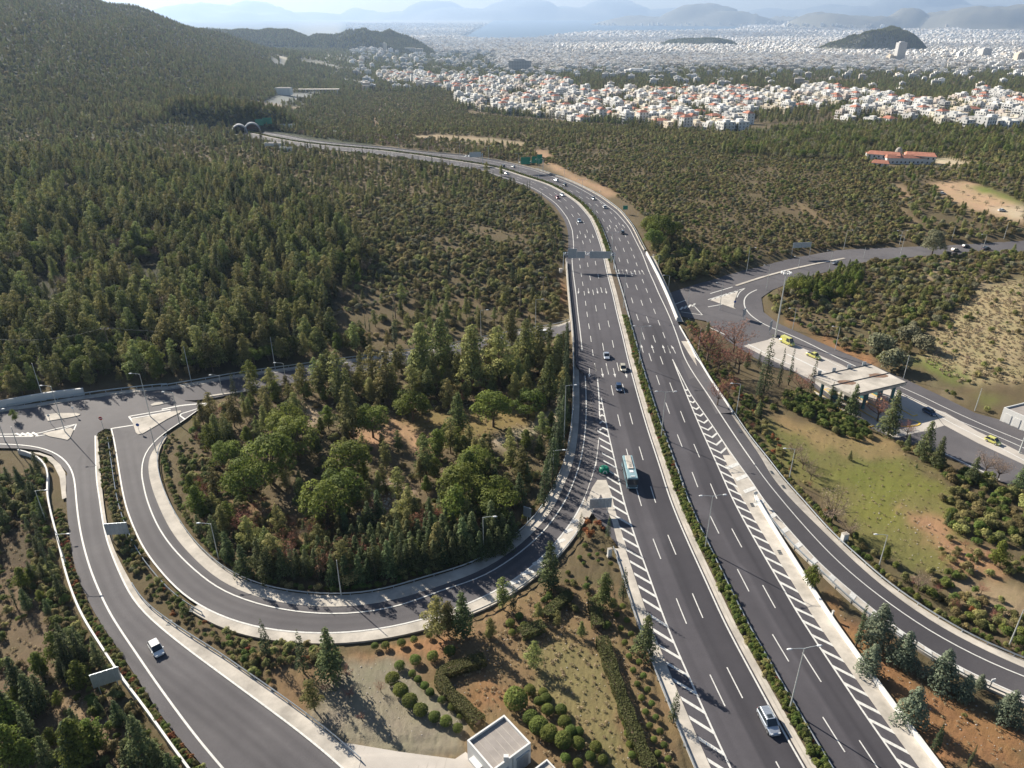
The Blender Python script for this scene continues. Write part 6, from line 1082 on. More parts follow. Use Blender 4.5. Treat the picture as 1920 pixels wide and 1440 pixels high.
def car(kind, col, P, hd, label, z=None, group=None):
    L, Wd, H = {'suv': (4.75,1.9,1.78), 'sedan': (4.5,1.8,1.45), 'hatch': (4.0,1.74,1.5), 'van': (5.4,2.05,2.45), 'pickup': (5.2,1.85,1.75), 'small_van': (4.3,1.8,1.85)}[kind]
    zb = float(N(*P)) + .03 if z is None else z; o = empty('car' if kind not in ('van','pickup','small_van') else {'van':'van','pickup':'pickup_truck','small_van':'van'}[kind], (P[0], P[1], zb), hd); hw = Wd / 2; hl = L / 2; belt = H * (.60 if kind != 'van' else .5); mb = MB()
    def ring(x, w, z0, z1, r=.12): return [(x, -w + r, z0), (x, -w, z0 + r), (x, -w, z1 - r * 1.3), (x, -w + r * 1.2, z1), (x, w - r * 1.2, z1), (x, w, z1 - r * 1.3), (x, w, z0 + r), (x, w - r, z0)]
    hood = belt * (.93 if kind != 'van' else 1.05); tail = belt if kind != 'pickup' else belt * .98
    ringloft(mb, [ring(-hl, hw * .82, .35, tail * .86), ring(-hl + .12, hw * .93, .25, tail * .97), ring(-hl + .6, hw, .22, tail), ring(-.2, hw, .22, belt), ring(hl * .4, hw, .22, belt * .99), ring(hl - .7, hw * .97, .22, hood * .93), ring(hl - .18, hw * .88, .24, hood * .8), ring(hl, hw * .74, .32, hood * .66)])
    mb.build('body', col, o)
    # glasshouse and roof
    r0, r1, f1, f0 = {'suv': (-hl+.25,-hl+.5,.55,1.25), 'sedan': (-hl+.75,-hl+1.45,.35,1.15), 'hatch': (-hl+.15,-hl+.6,.4,1.15), 'van': (-hl+.06,-hl+.15,hl-1.5,hl-.75), 'pickup': (-.7,-.5,.75,1.35), 'small_van': (-hl+.06,-hl+.15,.7,1.45)}[kind]
    b0 = belt - .03; tw = hw * .78; V = [(r0,-hw*.93,b0),(f0,-hw*.9,b0),(f0,hw*.9,b0),(r0,hw*.93,b0),(r1,-tw,H),(f1,-tw,H),(f1,tw,H),(r1,tw,H)]
    mb = MB(); mb.add(V, [(0,1,5,4),(1,2,6,5),(2,3,7,6),(3,0,4,7)]); mb.build('windows', 'glass_dark', o)
    mb = MB(); e = .02; mb.add([(r1-.04,-tw-e,H-.05),(f1+.03,-tw-e,H-.05),(f1+.03,tw+e,H-.05),(r1-.04,tw+e,H-.05),(r1+.05,-tw+.1,H+.02),(f1-.05,-tw+.1,H+.02),(f1-.05,tw-.1,H+.02),(r1+.05,tw-.1,H+.02)], [(4,5,6,7),(0,1,5,4),(1,2,6,5),(2,3,7,6),(3,0,4,7)]); mb.build('roof', col, o)
    for s in (-1, 1):
        mb = MB()
        for (xa, xb) in ((f0, f1), ((f0 + r0) / 2 + .1, (f1 + r1) / 2 + .1), (r0, r1)): mb.tube([(xa, s * hw * .915, b0), (xb, s * (tw + .02), H)], .045, 4)
        mb.build('pillar', col, o)
        if kind in ('van', 'small_van'): xr = (r0 + f0) / 2 + (.4 if kind == 'van' else .15); mb = MB(); q = .03; mb.add([(r0, s*(hw*.93+q), b0), (xr, s*(hw*.93+q), b0), (xr, s*(tw+q), H-.03), (r1, s*(tw+q), H-.03)], [(0,1,2,3) if s < 0 else (3,2,1,0)]); mb.build('side_panel', col, o)
        mb = MB(); mb.box(f0 - .25, f0 - .05, s * (hw + .02) - .09, s * (hw + .02) + .09, belt - .02, belt + .14); mb.build('mirror', col, o)
        mb = MB(); mb.box(hl - .22, hl - .03, s * hw * .62 - .17, s * hw * .62 + .17, hood * .6, hood * .78); mb.build('headlight', 'headlamp', o)
        mb = MB(); mb.box(-hl - .015, -hl + .1, s * hw * .68 - .12, s * hw * .68 + .12, tail * .6, tail * .85); mb.build('tail_light', 'tail_lamp', o)
        for xw in (-hl + .85, hl - .85):
            r = .33 if kind not in ('suv', 'van', 'pickup') else .38; yy = s * (hw - .1); mb = MB(); mb.tube([(xw, yy - .11, r), (xw, yy + .11, r)], r, 14); w_ = mb.build('wheel', 'tyre', o); mb = MB(); mb.tube([(xw, yy + s * .09, r), (xw, yy + s * .125, r)], r * .62, 10); mb.build('rim', 'rim_metal', w_)
    if kind == 'suv':
        for s in (-1, 1): mb = MB(); mb.tube([(r1 + .1, s * tw * .85, H + .06), (f1 - .1, s * tw * .85, H + .06)], .03, 5); mb.build('roof_rail', 'galvanised', o)
        mb = MB(); mb.box(f1 - .85, f1 - .2, -.42, .42, H + .015, H + .035); mb.build('sunroof', 'glass_dark', o)
        for k in range(5): mb = MB(); x = r1 + .25 + k * .28; mb.box(x, x + .06, -tw * .8, tw * .8, H + .02, H + .045); mb.build('roof_bar', 'galvanised', o)
    if kind == 'pickup': mb = MB(); mb.box(-hl + .12, -.75, -hw * .8, hw * .8, tail - .02, tail + .015); mb.build('load_bed', 'steel_dark', o)
    mb = MB(); mb.box(hl - .03, hl + .01, -.26, .26, .42, .53); mb.build('number_plate', 'sign_white', o); mb = MB(); mb.box(-hl - .01, -hl + .02, -.26, .26, .5, .61); mb.build('number_plate', 'sign_white', o)
    tag(o, label, {'van': 'van', 'pickup': 'pickup truck', 'small_van': 'van'}.get(kind, 'car'), group); return o
def on_lr(p, dirn, lift=0):
    s_, of_ = st_px('o', p); i = int(np.clip(s_ / 2, 1, len(LR) - 2)); T = LR[i + 1] - LR[i - 1]; a = math.atan2(T[1], T[0]) + (0 if dirn > 0 else math.pi); q_ = at_st(s_, of_); return np.array(q_[:2]), a
MW = 'vehicles on the motorway'
for kind, col, p, dr, lab in (('suv','car_silver',(1440,1358),1,'silver estate car with roof bars on the near left carriageway'),('sedan','car_silver',(1137,670),1,'pale silver-blue saloon, first of three cars above the bus'),('hatch','car_beige',(1168,693),1,'beige car beside the median edge line'),('hatch','car_navy',(1160,730),1,'dark blue car just above the bus'),
  ('sedan','car_blue',(1086,416),1,'grey-blue saloon alone on the upper left carriageway'),('hatch','car_red',(1045,372),1,'dark red car on the left carriageway bend'),('sedan','car_silver',(1054,367),1,'silver car overtaking the dark red one'),('hatch','car_white',(1133,390),-1,'white car on the right carriageway beside the small green sign'),('sedan','car_grey',(1112,374),-1,'grey saloon on the right carriageway bend'),
  ('hatch','car_dark',(1058,348),-1,'dark car behind the white van on the bend'),('small_van','car_white',(1042,340),-1,'white van on the bend below the green signs'),('hatch','car_white',(962,314),-1,'white car on the far right carriageway'),('hatch','car_dark',(943,313),-1,'dark car ahead of the white one far up the motorway'),('hatch','car_dark',(1167,438),-1,'small dark vehicle in the right lanes above the gantry'),('hatch','car_white',(950,327),1,'white car behind the roadside cypresses')):
    P, a = on_lr(p, dr); car(kind, col, P, a, lab, .06, MW)
def head(a, b, z=None): g = W([a, b]) if z is None else flat([a, b], z); return math.atan2(g[1][1] - g[0][1], g[1][0] - g[0][0])
P = W([(294,1220)])[0]; car('hatch', 'car_white', P, head((280,1195),(312,1248)), 'white hatchback alone on the slip road at the lower left')
for kind, col, p, a, b, lab in (('van','car_yellow',(1476,645),(1460,636),(1500,655),'yellow van above the toll canopy'),('pickup','car_yellow',(1525,670),(1505,662),(1545,680),'yellow pickup truck with an open bed near the toll canopy'),('hatch','car_navy',(1742,776),(1730,770),(1756,784),'dark blue car leaving the toll shade'),('hatch','car_yellow',(1861,830),(1840,822),(1880,840),'yellow hatchback on the lower toll road'),
  ('sedan','car_grey',(1567,495),(1580,492),(1555,497),'grey saloon on the crossing road beyond the bridge'),('hatch','car_beige',(1791,471),(1780,472),(1810,470),'pale pinkish car on the crossing road at the right'),('hatch','car_dark',(1811,464),(1800,465),(1830,463),'dark car at the far kerb on the right'),('sedan','car_dark',(1849,468),(1840,469),(1860,467),'dark saloon near the right edge')):
    P = flat([p], PZ)[0]; car(kind, col, P, head(a, b, PZ), lab, PZ + .05)
P = W([(1022,626)])[0]; car('hatch', 'car_white', P, head((1010,628),(1040,621)), 'white car on the crossing road left of the bridge')
for p, lab in (((1766,364), 'white car at the left of the bare car park'), ((1878,396), 'white car in the middle of the pale car park')): P = W([p])[0]; car('sedan', 'car_white', P, .15, lab)
# coach
P, a = on_lr((1180,896), 1); bus = empty('coach', (P[0], P[1], .05), a); mb = MB()
simple('coach_paint', (.16,.26,.31), .35, .2, .04, 1); simple('coach_roof', (.24,.36,.40), .4, .1, .05, 1)
mb.box(-6, 6, -1.27, 1.27, .35, 1.45); mb.build('lower_body', 'coach_paint', bus); mb = MB(); mb.box(-5.98, 5.9, -1.25, 1.25, 1.45, 3.05, top=.03); mb.build('windows', 'glass_dark', bus); mb = MB(); mb.box(-6, 5.75, -1.27, 1.27, 3.05, 3.42, top=.14); mb.build('roof', 'coach_roof', bus)
mb = MB(); mb.box(-5.5, 1.3, -.72, .72, 3.42, 3.68, top=.1); ac = mb.build('roof_unit', 'pale_concrete', bus); mb = MB(); mb.box(2.0, 3.0, -.42, .42, 3.42, 3.5); mb.build('roof_hatch', 'sign_white', bus)
for x in (-.9, -.45, 0, .35): mb = MB(); mb.box(x, x + .2, -.3 + (x * 7 % .2), .35, 3.68, 3.69); mb.build('stain', 'steel_dark', ac)
mb = MB(); mb.box(4.9, 5.2, -.5, .5, 3.42, 3.6); mb.build('roof_vent', 'sign_white', bus); mb = MB(); mb.add([(5.92,-1.15,1.0),(6.03,-1.1,1.0),(6.03,1.1,1.0),(5.92,1.15,1.0),(5.8,-1.15,3.1),(5.86,-1.1,3.0),(5.86,1.1,3.0),(5.8,1.15,3.1)], [(1,2,6,5),(0,1,5,4),(2,3,7,6)]); mb.build('windscreen', 'glass_dark', bus)
for s in (-1, 1):
    for xw in (-3.9, -2.6, 3.6): mb = MB(); mb.tube([(xw, s*1.2-.14, .5),(xw, s*1.2+.14, .5)], .5, 14); w_ = mb.build('wheel', 'tyre', bus); mb = MB(); mb.tube([(xw, s*1.33, .5),(xw, s*1.36, .5)], .3, 10); mb.build('rim', 'rim_metal', w_)
    mb = MB(); mb.box(5.9, 6.03, s*.95-.2, s*.95+.2, .6, .85); mb.build('headlight', 'headlamp', bus); mb = MB(); mb.tube([(5.8,s*1.2,3.0),(6.2,s*1.45,2.7),(6.2,s*1.45,2.2)], .05, 5); mb.build('mirror', 'steel_dark', bus)
    for k in range(7): mb = MB(); x = -5.4 + k * 1.55; mb.box(x, x + .1, s*1.265-.01, s*1.265+.01, 1.45, 3.05); mb.build('window_pillar', 'coach_paint', bus)
bus.scale = (.82, .95, .9); tag(bus, 'blue-grey coach with a pale roof unit on the left carriageway', 'coach', MW)
# ------------------------------------------------------------------ gantry and signs
i = int(st_of(299)); T = LR[i + 1] - LR[i - 1]; aT = math.atan2(T[1], T[0]) + math.pi / 2; gp = LR[i]; gan = empty('sign_gantry', (gp[0], gp[1], 0), aT)      # local +x to the right of the picture
def trussbeam(parent, x0, x1, z, name='truss', mat='galvanised', dy=.5):
    mb = MB()
    for y in (-dy, dy):
        for zz in (z, z + 1.0): mb.tube([(x0, y, zz), (x1, y, zz)], .07, 5)
        n_ = int((x1 - x0) / 1.2)
        for k in range(n_): xa, xb = x0 + (x1 - x0) * k / n_, x0 + (x1 - x0) * (k + 1) / n_; mb.tube([(xa, y, z + (k % 2)), (xb, y, z + ((k + 1) % 2))], .04, 4)
    for k in range(int(x1 - x0)): mb.tube([(x0 + k, -dy, z + 1), (x0 + k, dy, z + 1)], .03, 4)
    return mb.build(name, mat, parent)
trussbeam(gan, -18.2, 3.6, 6.0)
for x, nm_ in ((-18.0, 'post'), (3.2, 'post')):
    mb = MB(); [mb.tube([(x, y, -.5), (x, y, 7.0)], .14, 6) for y in (-.5, .5)]; [mb.tube([(x, -.5, zz), (x, .5, zz + 1)], .05, 4) for zz in (0, 2, 4)]; mb.build(nm_, 'galvanised', gan)
for x0, x1, z0, z1 in ((-16.2,-12.6,4.8,8.9), (-12.5,-9.2,4.9,7.7), (-7.2,1.4,4.9,7.9)):
    mb = MB(); mb.box(x0, x1, -.78, -.70, z0, z1); pnl = mb.build('sign_panel', 'sign_back', gan)
    for k in range(int((x1 - x0) / .75) + 1): mb = MB(); x = x0 + .1 + k * .75; mb.box(x, x + .12, -.86, -.78, z0 + .05, z1 - .05); mb.build('rib', 'sign_back', pnl)
gan.rotation_euler[2] = aT
tag(gan, 'steel gantry with sign backs spanning the left carriageway', 'sign gantry')
# far green signs on a gantry over the right carriageway
def board(name, P, z, hd, x0, x1, z0, z1, mat, label, posts=((0, 0),), edge_=True, ribs=False, cat='road sign', base_h=None, group=None):
    o = empty(name, (P[0], P[1], z), hd); mb = MB(); mb.box(x0, x1, -.06, .06, z0, z1); b_ = mb.build('sign_panel', mat, o)
    if edge_ and mat != 'sign_back':
        for (a, b, c, d_) in ((x0+.08, x1-.08, z1-.2, z1-.12), (x0+.08, x1-.08, z0+.12, z0+.2), (x0+.08, x0+.16, z0+.12, z1-.12), (x1-.16, x1-.08, z0+.12, z1-.12)): mb = MB(); mb.box(a, b, -.075, -.062, c, d_); mb.build('border', 'sign_white', b_)
    if ribs:
        for k in range(int((x1 - x0) / .8) + 1): mb = MB(); x = x0 + .05 + k * .8; mb.box(x, x + .1, -.14, -.06, z0, z1); mb.build('rib', 'galvanised', b_)
    for x, y in posts: mb = MB(); mb.tube([(x, y + .12, -.5), (x, y + .12, z1 - .2)], .09, 6); mb.build('post', 'galvanised', o)
    tag(o, label, cat, group); return o
P = flat([(1018,322)])[0]; g_ = empty('sign_gantry', (P[0], P[1], 0), 0.25); mb = MB(); mb.tube([(0,0,-.3),(0,0,8)], .2, 8); mb.build('post', 'galvanised', g_); trussbeam(g_, -17, 0, 6.5); 
for x0, x1, z0, z1 in ((-15.6,-9.2,5.6,10.2), (-8.0,-4.6,6.0,10.4), (-4.4,-.8,5.6,11.6)): mb = MB(); mb.box(x0, x1, -.7, -.6, z0, z1); mb.build('sign_panel', 'sign_green', g_)
tag(g_, 'gantry with green direction signs over the right carriageway bend', 'sign gantry')
P = flat([(905,309)])[0]; g_ = empty('sign_gantry', (P[0], P[1], 0), .3); mb = MB(); mb.tube([(0,0,-.3),(0,0,8)], .22, 8); mb.build('post', 'galvanised', g_); trussbeam(g_, -13, 0, 6.2); mb = MB(); mb.box(-9.5, -1.2, -.7, -.6, 5.6, 9.0); b_ = mb.build('sign_panel', 'sign_back', g_)
for k in range(11): mb = MB(); x = -9.4 + k * .8; mb.box(x, x + .1, -.78, -.7, 5.6, 9.0); mb.build('rib', 'sign_white', b_)
tag(g_, 'cantilever gantry with a grey sign back on the far left carriageway', 'sign gantry')
board('road_sign', W(px('e', (1305,628)))[0], 0, 0, -1.3, 1.3, 2.2, 4.4, 'sign_green', 'small green sign on the right verge of the upper motorway')
for p_, wd in (((488,243), 7), ((503,240), 8)): P = W([p_])[0]; board('road_sign', P, float(N(*P)), .1, -wd / 2, wd / 2, 3.5, 9, 'sign_green', f'green motorway sign beside the tunnel, {"left" if wd == 7 else "right"} one of the pair', edge_=False)
P = W(px('r6', (675,880)))[0]; board('road_sign', P, float(N(*P)), .12, -2.2, 2.2, 1.6, 4.4, 'sign_back', 'large sign seen from behind in the strip left of the loop', ((-1.4,0),(1.4,0)), ribs=True)
P = W(px('r9', (620,650)))[0]; board('road_sign', P, float(N(*P)), .45, -2.0, 2.0, 1.8, 4.6, 'sign_back', 'large sign seen from behind over the white wall at the lower left', ((-1.3,0),(1.3,0)), ribs=True)
P = W(px('s', (650,480)))[0]; board('road_sign', P, float(N(*P)), -.5, -.9, .9, 1.6, 4.0, 'sign_back', 'grey-blue sign board inside the loop guardrail')
P = flat(px('s', (1470,380)))[0]; board('road_sign', P, 0, .1, -2.4, 2.4, 1.6, 4.0, 'sign_back', 'wide sign board seen from behind at the nose of the gore', ((-1.6,0),(1.6,0)), ribs=True)
def disc(name, P, z, h, r, mat, label, hd=0.0, mat2=None):
    o = empty(name, (P[0], P[1], z), hd); mb = MB(); mb.tube([(0,0,-.2),(0,0,h)], .05, 6); mb.build('post', 'galvanised', o); mb = MB(); mb.tube([(0,-.03,h),(0,-.07,h)], r, 18); d_ = mb.build('sign_face', mat, o)
    if mat2: mb = MB(); mb.box(-r*.75, r*.75, -.085, -.071, h-r*.17, h+r*.17); mb.build('bar', mat2, d_)
    tag(o, label, 'road sign', 'small road signs'); return o
disc('road_sign', J((1165,745))[0], .15, 3.0, .5, 'sign_red', 'round red sign with a white bar at the head of the dividing strip', 0, 'sign_white'); disc('road_sign', J((1568,780))[0], .15, 2.0, .45, 'sign_blue', 'round blue sign on the right triangular island')
disc('road_sign', J((575,690))[0], 0, 2.6, .35, 'sign_back', 'round sign seen from behind above the left island'); disc('road_sign', J((840,590))[0], .1, 2.2, .35, 'sign_white', 'small white sign on the tip of the upper island')
disc('road_sign', flat(px('x', (835,300)))[0], 0, 2.6, .45, 'sign_back', 'round grey sign at the nose of the exit gore'); disc('road_sign', flat(px('n', (655,560)), PZ)[0], PZ, 2.4, .45, 'sign_blue', 'blue sign on the lit island of the right junction')
P = flat(px('n', (740,665)), PZ)[0]; board('road_sign', P, PZ, .9, -1.3, 1.3, 1.4, 4.2, 'sign_back', 'blue-grey sign pair on the grass strip of the plaza'); P = flat(px('n', (975,795)), PZ)[0]; board('road_sign', P, PZ, .9, -1.1, 1.1, 1.5, 5, 'sign_back', 'tall grey sign at the foot of the floodlight mast')
P = flat(px('n', (1250,105)), PZ)[0]; board('road_sign', P, PZ, .15, -4.5, 4.5, 4.5, 7.0, 'sign_back', 'large pale sign frame over the far kerb of the crossing road', ((-4.5,0),(4.5,0)), ribs=True, edge_=False)
P = flat(px('rb', (1720,640)))[0]; board('road_sign', W(px('rb', (1722,650)))[0], 0, .2, -.35, .35, .9, 1.6, 'sign_white', 'small white marker plate on the exit ramp guardrail')
# green gore cushion
P = flat(px('c', (445,1170)))[0]; o = empty('gore_cushion', (P[0], P[1], .04)); mb = MB(); V = []; n_ = 16
for zz, rr_ in ((0,1.5),(.9,1.5),(1.3,1.3),(1.5,.7)):
    for k in range(n_): a = k / n_ * 2 * math.pi; V.append((math.cos(a) * rr_ * .8, math.sin(a) * rr_ * .8, zz * .8))
mb.add(V, [(r_*n_+k, r_*n_+(k+1)%n_, (r_+1)*n_+(k+1)%n_, (r_+1)*n_+k) for r_ in range(3) for k in range(n_)] + [tuple(range(3*n_, 4*n_))]); mb.build('drum', 'sign_green', o, True)
for s in (-1, 1): mb = MB(); mb.add([(-.1 + s*.5,-1.53,.35),(.1 + s*.5,-1.53,.35),(.1 + s*.15,-1.53,1.1),(-.1 + s*.15,-1.53,1.1)], [(0,1,2,3)]); mb.build('chevron', 'sign_white', o)
tag(o, 'green crash cushion drum with white chevrons at the merging gore', 'crash cushion')
for t_, q_, sz, lab in (('s', (1575,850), (.8,.5,1.7), 'white electrical cabinet on the garden edge by the motorway'), ('r8', (905,885), (1.2,.9,2.0), 'large white cabinet beside the exit ramp'), ('rb', (838,235), (.3,.3,1.6), 'white marker post on the barrier platform'), ('d', (150,530), (1.2,.8,1.6), 'white cabinet at the foot of the gantry')):
    P = W(px(t_, q_))[0]; z = float(N(*P)); o = empty('cabinet', (P[0], P[1], z), .3); mb = MB(); mb.box(-sz[0]/2, sz[0]/2, -sz[1]/2, sz[1]/2, 0, sz[2]); mb.build('case', 'white_wall', o); mb = MB(); mb.box(-sz[0]/2-.05, sz[0]/2+.05, -sz[1]/2-.05, sz[1]/2+.05, sz[2], sz[2]+.08); mb.build('lid', 'pale_concrete', o); mb = MB(); mb.box(-sz[0]/2-.1, sz[0]/2+.1, -sz[1]/2-.1, sz[1]/2+.1, -.3, .06); mb.build('plinth', 'concrete', o); tag(o, lab, 'cabinet')
# drains
for t_, q_ in (('x', (825,340)), ('x', (1075,770)), ('x', (1000,45)), ('x', (1105,175)), ('c', (1365,365)), ('c', (1670,820)), ('r9', (945,280)), ('r9', (1070,205)), ('c', (435,1225))):
    P = W(px(t_, q_))[0]; z = float(N(*P)) + .13; i = int(np.argmin(np.linalg.norm(LR - P, axis=1))); mb = MB(); [mb.box(-.35, .35, k * .5, k * .5 + .32, 0, .02) for k in range(3)]; o = mb.build('drain_grate', 'steel_dark'); o.location = (P[0], P[1], z); tag(o, None, None, None, 'structure'); o.parent = road
# ------------------------------------------------------------------ buildings near the camera
def prism(mb, P, z0, z1, m=0):
    n = len(P); ar = sum(P[i][0] * P[(i+1)%n][1] - P[(i+1)%n][0] * P[i][1] for i in range(n)); P = P if ar > 0 else P[::-1]
    mb.add([(p[0], p[1], z0) for p in P] + [(p[0], p[1], z1) for p in P], [(i, (i+1)%n, n+(i+1)%n, n+i) for i in range(n)] + [tuple(range(n, 2*n)), tuple(range(n))[::-1]], m)
def inset(P, d):
    P = [np.array(p) for p in P]; c = sum(P) / len(P); out = []
    n = len(P)
    for i in range(n):
        a = P[i-1] - P[i]; b = P[(i+1)%n] - P[i]; a = a / np.linalg.norm(a); b = b / np.linalg.norm(b); s_ = abs(a[0]*b[1]-a[1]*b[0]); out.append(P[i] + (a + b) / max(s_, .3) * d)
    return out
def flatroof(name, corners, z0, zr, label, par=.45, wt=.25, roofm='roof_grey'):
    o = empty(name, (corners[0][0], corners[0][1], z0)); c0 = np.array(corners[0]); L_ = [np.array(c) - c0 for c in corners]; H_ = zr - z0; mb = MB(); prism(mb, L_, 0, H_ - par); mb.build('wall', 'white_wall', o); inn = inset(L_, wt)
    for i in range(len(L_)): a, b, c, d_ = L_[i], L_[(i+1)%len(L_)], inn[(i+1)%len(L_)], inn[i]; mb = MB(); prism(mb, [a, b, c, d_], H_ - par, H_); mb.build('roof_parapet', 'white_wall', o)
    mb = MB(); prism(mb, inset(L_, wt + .01), H_ - par, H_ - par + .05); mb.build('roof', roofm, o); tag(o, label, 'building'); return o, L_, H_
zr = 4.4; a, b, c = [flat([((860 + x / 9.6), (1320 + y / 9.6))], zr)[0] for x, y in ((820,190), (150,650), (1300,700))]; d_ = b + c - a
hut, HL, HH = flatroof('service_building', [a, b, d_, c], 0, zr, 'white flat roofed service building at the bottom edge')
def facepart(o, A, B, u0, u1, z0, z1, mat, name, out=.06, th=.08):
    A = np.array(A); B = np.array(B); T = B - A; n_ = np.array([T[1], -T[0]]) / np.linalg.norm(T); P = [A + T * u0 + n_ * (out - th), A + T * u1 + n_ * (out - th), A + T * u1 + n_ * out, A + T * u0 + n_ * out]; mb = MB(); prism(mb, P, z0, z1); return mb.build(name, mat, o)
cen = sum(HL) / 4
def fo(A, B): T = np.array(B) - np.array(A); n_ = np.array([T[1], -T[0]]); return (A, B) if np.dot(n_, (np.array(A) + np.array(B)) / 2 - cen) > 0 else (B, A)
A, B = fo(HL[2], HL[3]); facepart(hut, A, B, .62, .93, .1, 3.1, 'galvanised', 'shutter'); facepart(hut, A, B, .6, .95, 3.1, 3.3, 'sign_back', 'shutter_box', .2, .2); facepart(hut, A, B, .12, .4, .1, 3.0, 'galvanised', 'shutter'); facepart(hut, A, B, .5, .52, .1, 4.0, 'pole_paint', 'drainpipe', .12, .1)
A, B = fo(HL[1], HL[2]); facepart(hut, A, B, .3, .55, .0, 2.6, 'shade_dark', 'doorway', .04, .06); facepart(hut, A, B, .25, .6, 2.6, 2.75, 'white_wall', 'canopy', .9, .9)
pc = (HL[3] * .35 + HL[2] * .65) * .93 + cen * .07; mb = MB(); mb.box(pc[0]-.35, pc[0]+.35, pc[1]-.25, pc[1]+.25, HH-.4, HH+.75); mb.build('chimney', 'white_wall', hut)
for k in range(5): # seams of the roofing felt
    q0 = inset(HL, .3); f = (k + 1) / 6; s0 = q0[0] * (1 - f) + q0[1] * f; s1 = q0[3] * (1 - f) + q0[2] * f; mb = MB(); n_ = np.array([-(s1-s0)[1], (s1-s0)[0]]); n_ = n_ / np.linalg.norm(n_) * .04; prism(mb, [s0 - n_, s1 - n_, s1 + n_, s0 + n_], HH - .41, HH - .38); mb.build('roof_seam', 'sign_back' if False else 'concrete', hut)
a2 = flat([(1025.6,1422.6)], 3.0)[0]; e1 = (b - a) / np.linalg.norm(b - a); e2 = (c - a) / np.linalg.norm(c - a)
flatroof('shed', [a2, a2 + e1 * 3.2, a2 + e1 * 3.2 + e2 * 4, a2 + e2 * 4], 0, 3.0, 'small white flat roofed shed right of the service building', .35, .2, 'pale_concrete')
poly('pavement', FP, 'plaza_concrete', .05); bpy.data.objects[-1] if False else None
for o in C.objects:
    if o.name.startswith('pavement') and not o.parent: o['kind'] = 'structure'
g_ = W(px('ra', (0,935),(640,1030))); T = g_[1] - g_[0]
for k in range(14):
    q = g_[0] + T * (k / 14); n_ = np.array([T[1], -T[0]]) / np.linalg.norm(T); strip('paving_joint', np.array([q, q + n_ * 3.5]), np.array([q, q + n_ * 3.5]) + T / np.linalg.norm(T) * .07, 'concrete', .056, 1, None, road, foot=False)
# toll canopy
ZC = PZ + 6.8; cc = [flat([q], ZC)[0] for q in ((1633.5,683.5),(1700,717),(1598,741),(1524,706))]; can = empty('toll_canopy', (cc[0][0], cc[0][1], PZ)); c0 = cc[0]; L_ = [q - c0 for q in cc]; Hc = ZC - PZ
mb = MB(); prism(mb, L_, Hc - .9, Hc); mb.build('roof', 'pale_concrete', can)
def lerpq(u_, v_): return (L_[0] * (1 - u_) + L_[1] * u_) * (1 - v_) + (L_[3] * (1 - u_) + L_[2] * u_) * v_
for u_ in (0, .5, 1): p0, p1 = lerpq(u_, -.01), lerpq(u_, 1.01); mb = MB(); mb.tube([(p0[0], p0[1], Hc + .06), (p1[0], p1[1], Hc + .06)], .14, 6); mb.build('roof_edge', 'steel_dark', can)
for u_, v_ in ((.5,.2), (.5,.75)):
    q = lerpq(u_, v_); r = random.Random(int(v_ * 100)); P = [q + np.array([math.cos(k/12*6.28) * r.uniform(2.2,3.4), math.sin(k/12*6.28) * r.uniform(1.1,1.8)]) for k in range(12)]; mb = MB(); prism(mb, P, Hc + .001, Hc + .012); mb.build('rust_patch', 'rust_stain', can)
for v_ in (.12, .38, .64, .88):
    for u_ in (.12, .88): q = lerpq(u_, v_); mb = MB(); mb.box(q[0]-.35, q[0]+.35, q[1]-.35, q[1]+.35, -.1, Hc-.9); mb.build('column', 'teal_paint', can)
    q = lerpq(-.02, v_); mb = MB(); mb.box(q[0]-.5, q[0]+.5, q[1]-.12, q[1]+.12, Hc, Hc+1.3); mb.build('lane_sign', 'sign_back', can)
tag(can, 'pale flat toll canopy with two brown stains on its roof', 'toll canopy')
for k, v_ in enumerate((.12, .38, .64, .88)):
    q = lerpq(.5, v_) + c0; ax_ = (L_[1] - L_[0]) / np.linalg.norm(L_[1] - L_[0]); hd_ = math.atan2(ax_[1], ax_[0]); o = empty('toll_booth', (q[0], q[1], PZ), hd_); mb = MB(); mb.box(-9, 14, -.9, .9, 0, .18); mb.build('island', 'yellow_paint', o); mb = MB(); mb.box(-8.7, 13.7, -.7, .7, .18, .22); mb.build('island_top', 'pale_concrete', o); mb = MB(); mb.box(-1.3, 1.3, -.65, .65, .2, 2.7); mb.build('cabin', 'teal_paint', o); mb = MB(); mb.box(-1.1, 1.1, -.67, .67, 1.2, 2.2); mb.build('window', 'glass_dark', o); mb = MB(); mb.tube([(3,.5,.9),(3,-3.2,1.2)], .06, 5); mb.build('barrier_arm', 'sign_red', o)
    tag(o, f'toll booth on its island under the canopy, {NTH[k]} from the far side', 'toll booth', 'toll booths under the canopy')
q = flat(px('p', (820,830)), PZ)[0]; island('traffic_island', [(q[0] + math.cos(a) * 6.3 * (1 if math.cos(a) > 0 else 1.6), q[1] + math.sin(a) * 2.6) for a in np.linspace(0, 6.28, 25)[:-1]], .18, 'yellow_paint', z=PZ, parent=plaza) if False else None
Pq = np.array([(q[0] + math.cos(a) * 5.2, q[1] + math.sin(a) * 2.3) for a in np.linspace(0, 6.28, 25)[:-1]]); island('traffic_island', Pq, .16, 'yellow_paint', z=PZ, parent=plaza); island('traffic_island', Pq * .86 + q * .14, .2, 'asphalt_light', z=PZ, parent=plaza)
zr = PZ + 4.2; a, b = flat(px('p', (1740,690)), zr)[0], flat(px('p', (1925,645)), zr)[0]; c = flat(px('p', (1935,775)), zr)[0]
o, L2, H2 = flatroof('service_hut', [a, b, b + (c - a) * 1.6, a + (c - a) * 1.6], PZ, zr, 'white flat roofed hut at the right edge beside the toll road'); A, B = (L2[3], L2[0]); T = np.array(B) - np.array(A)
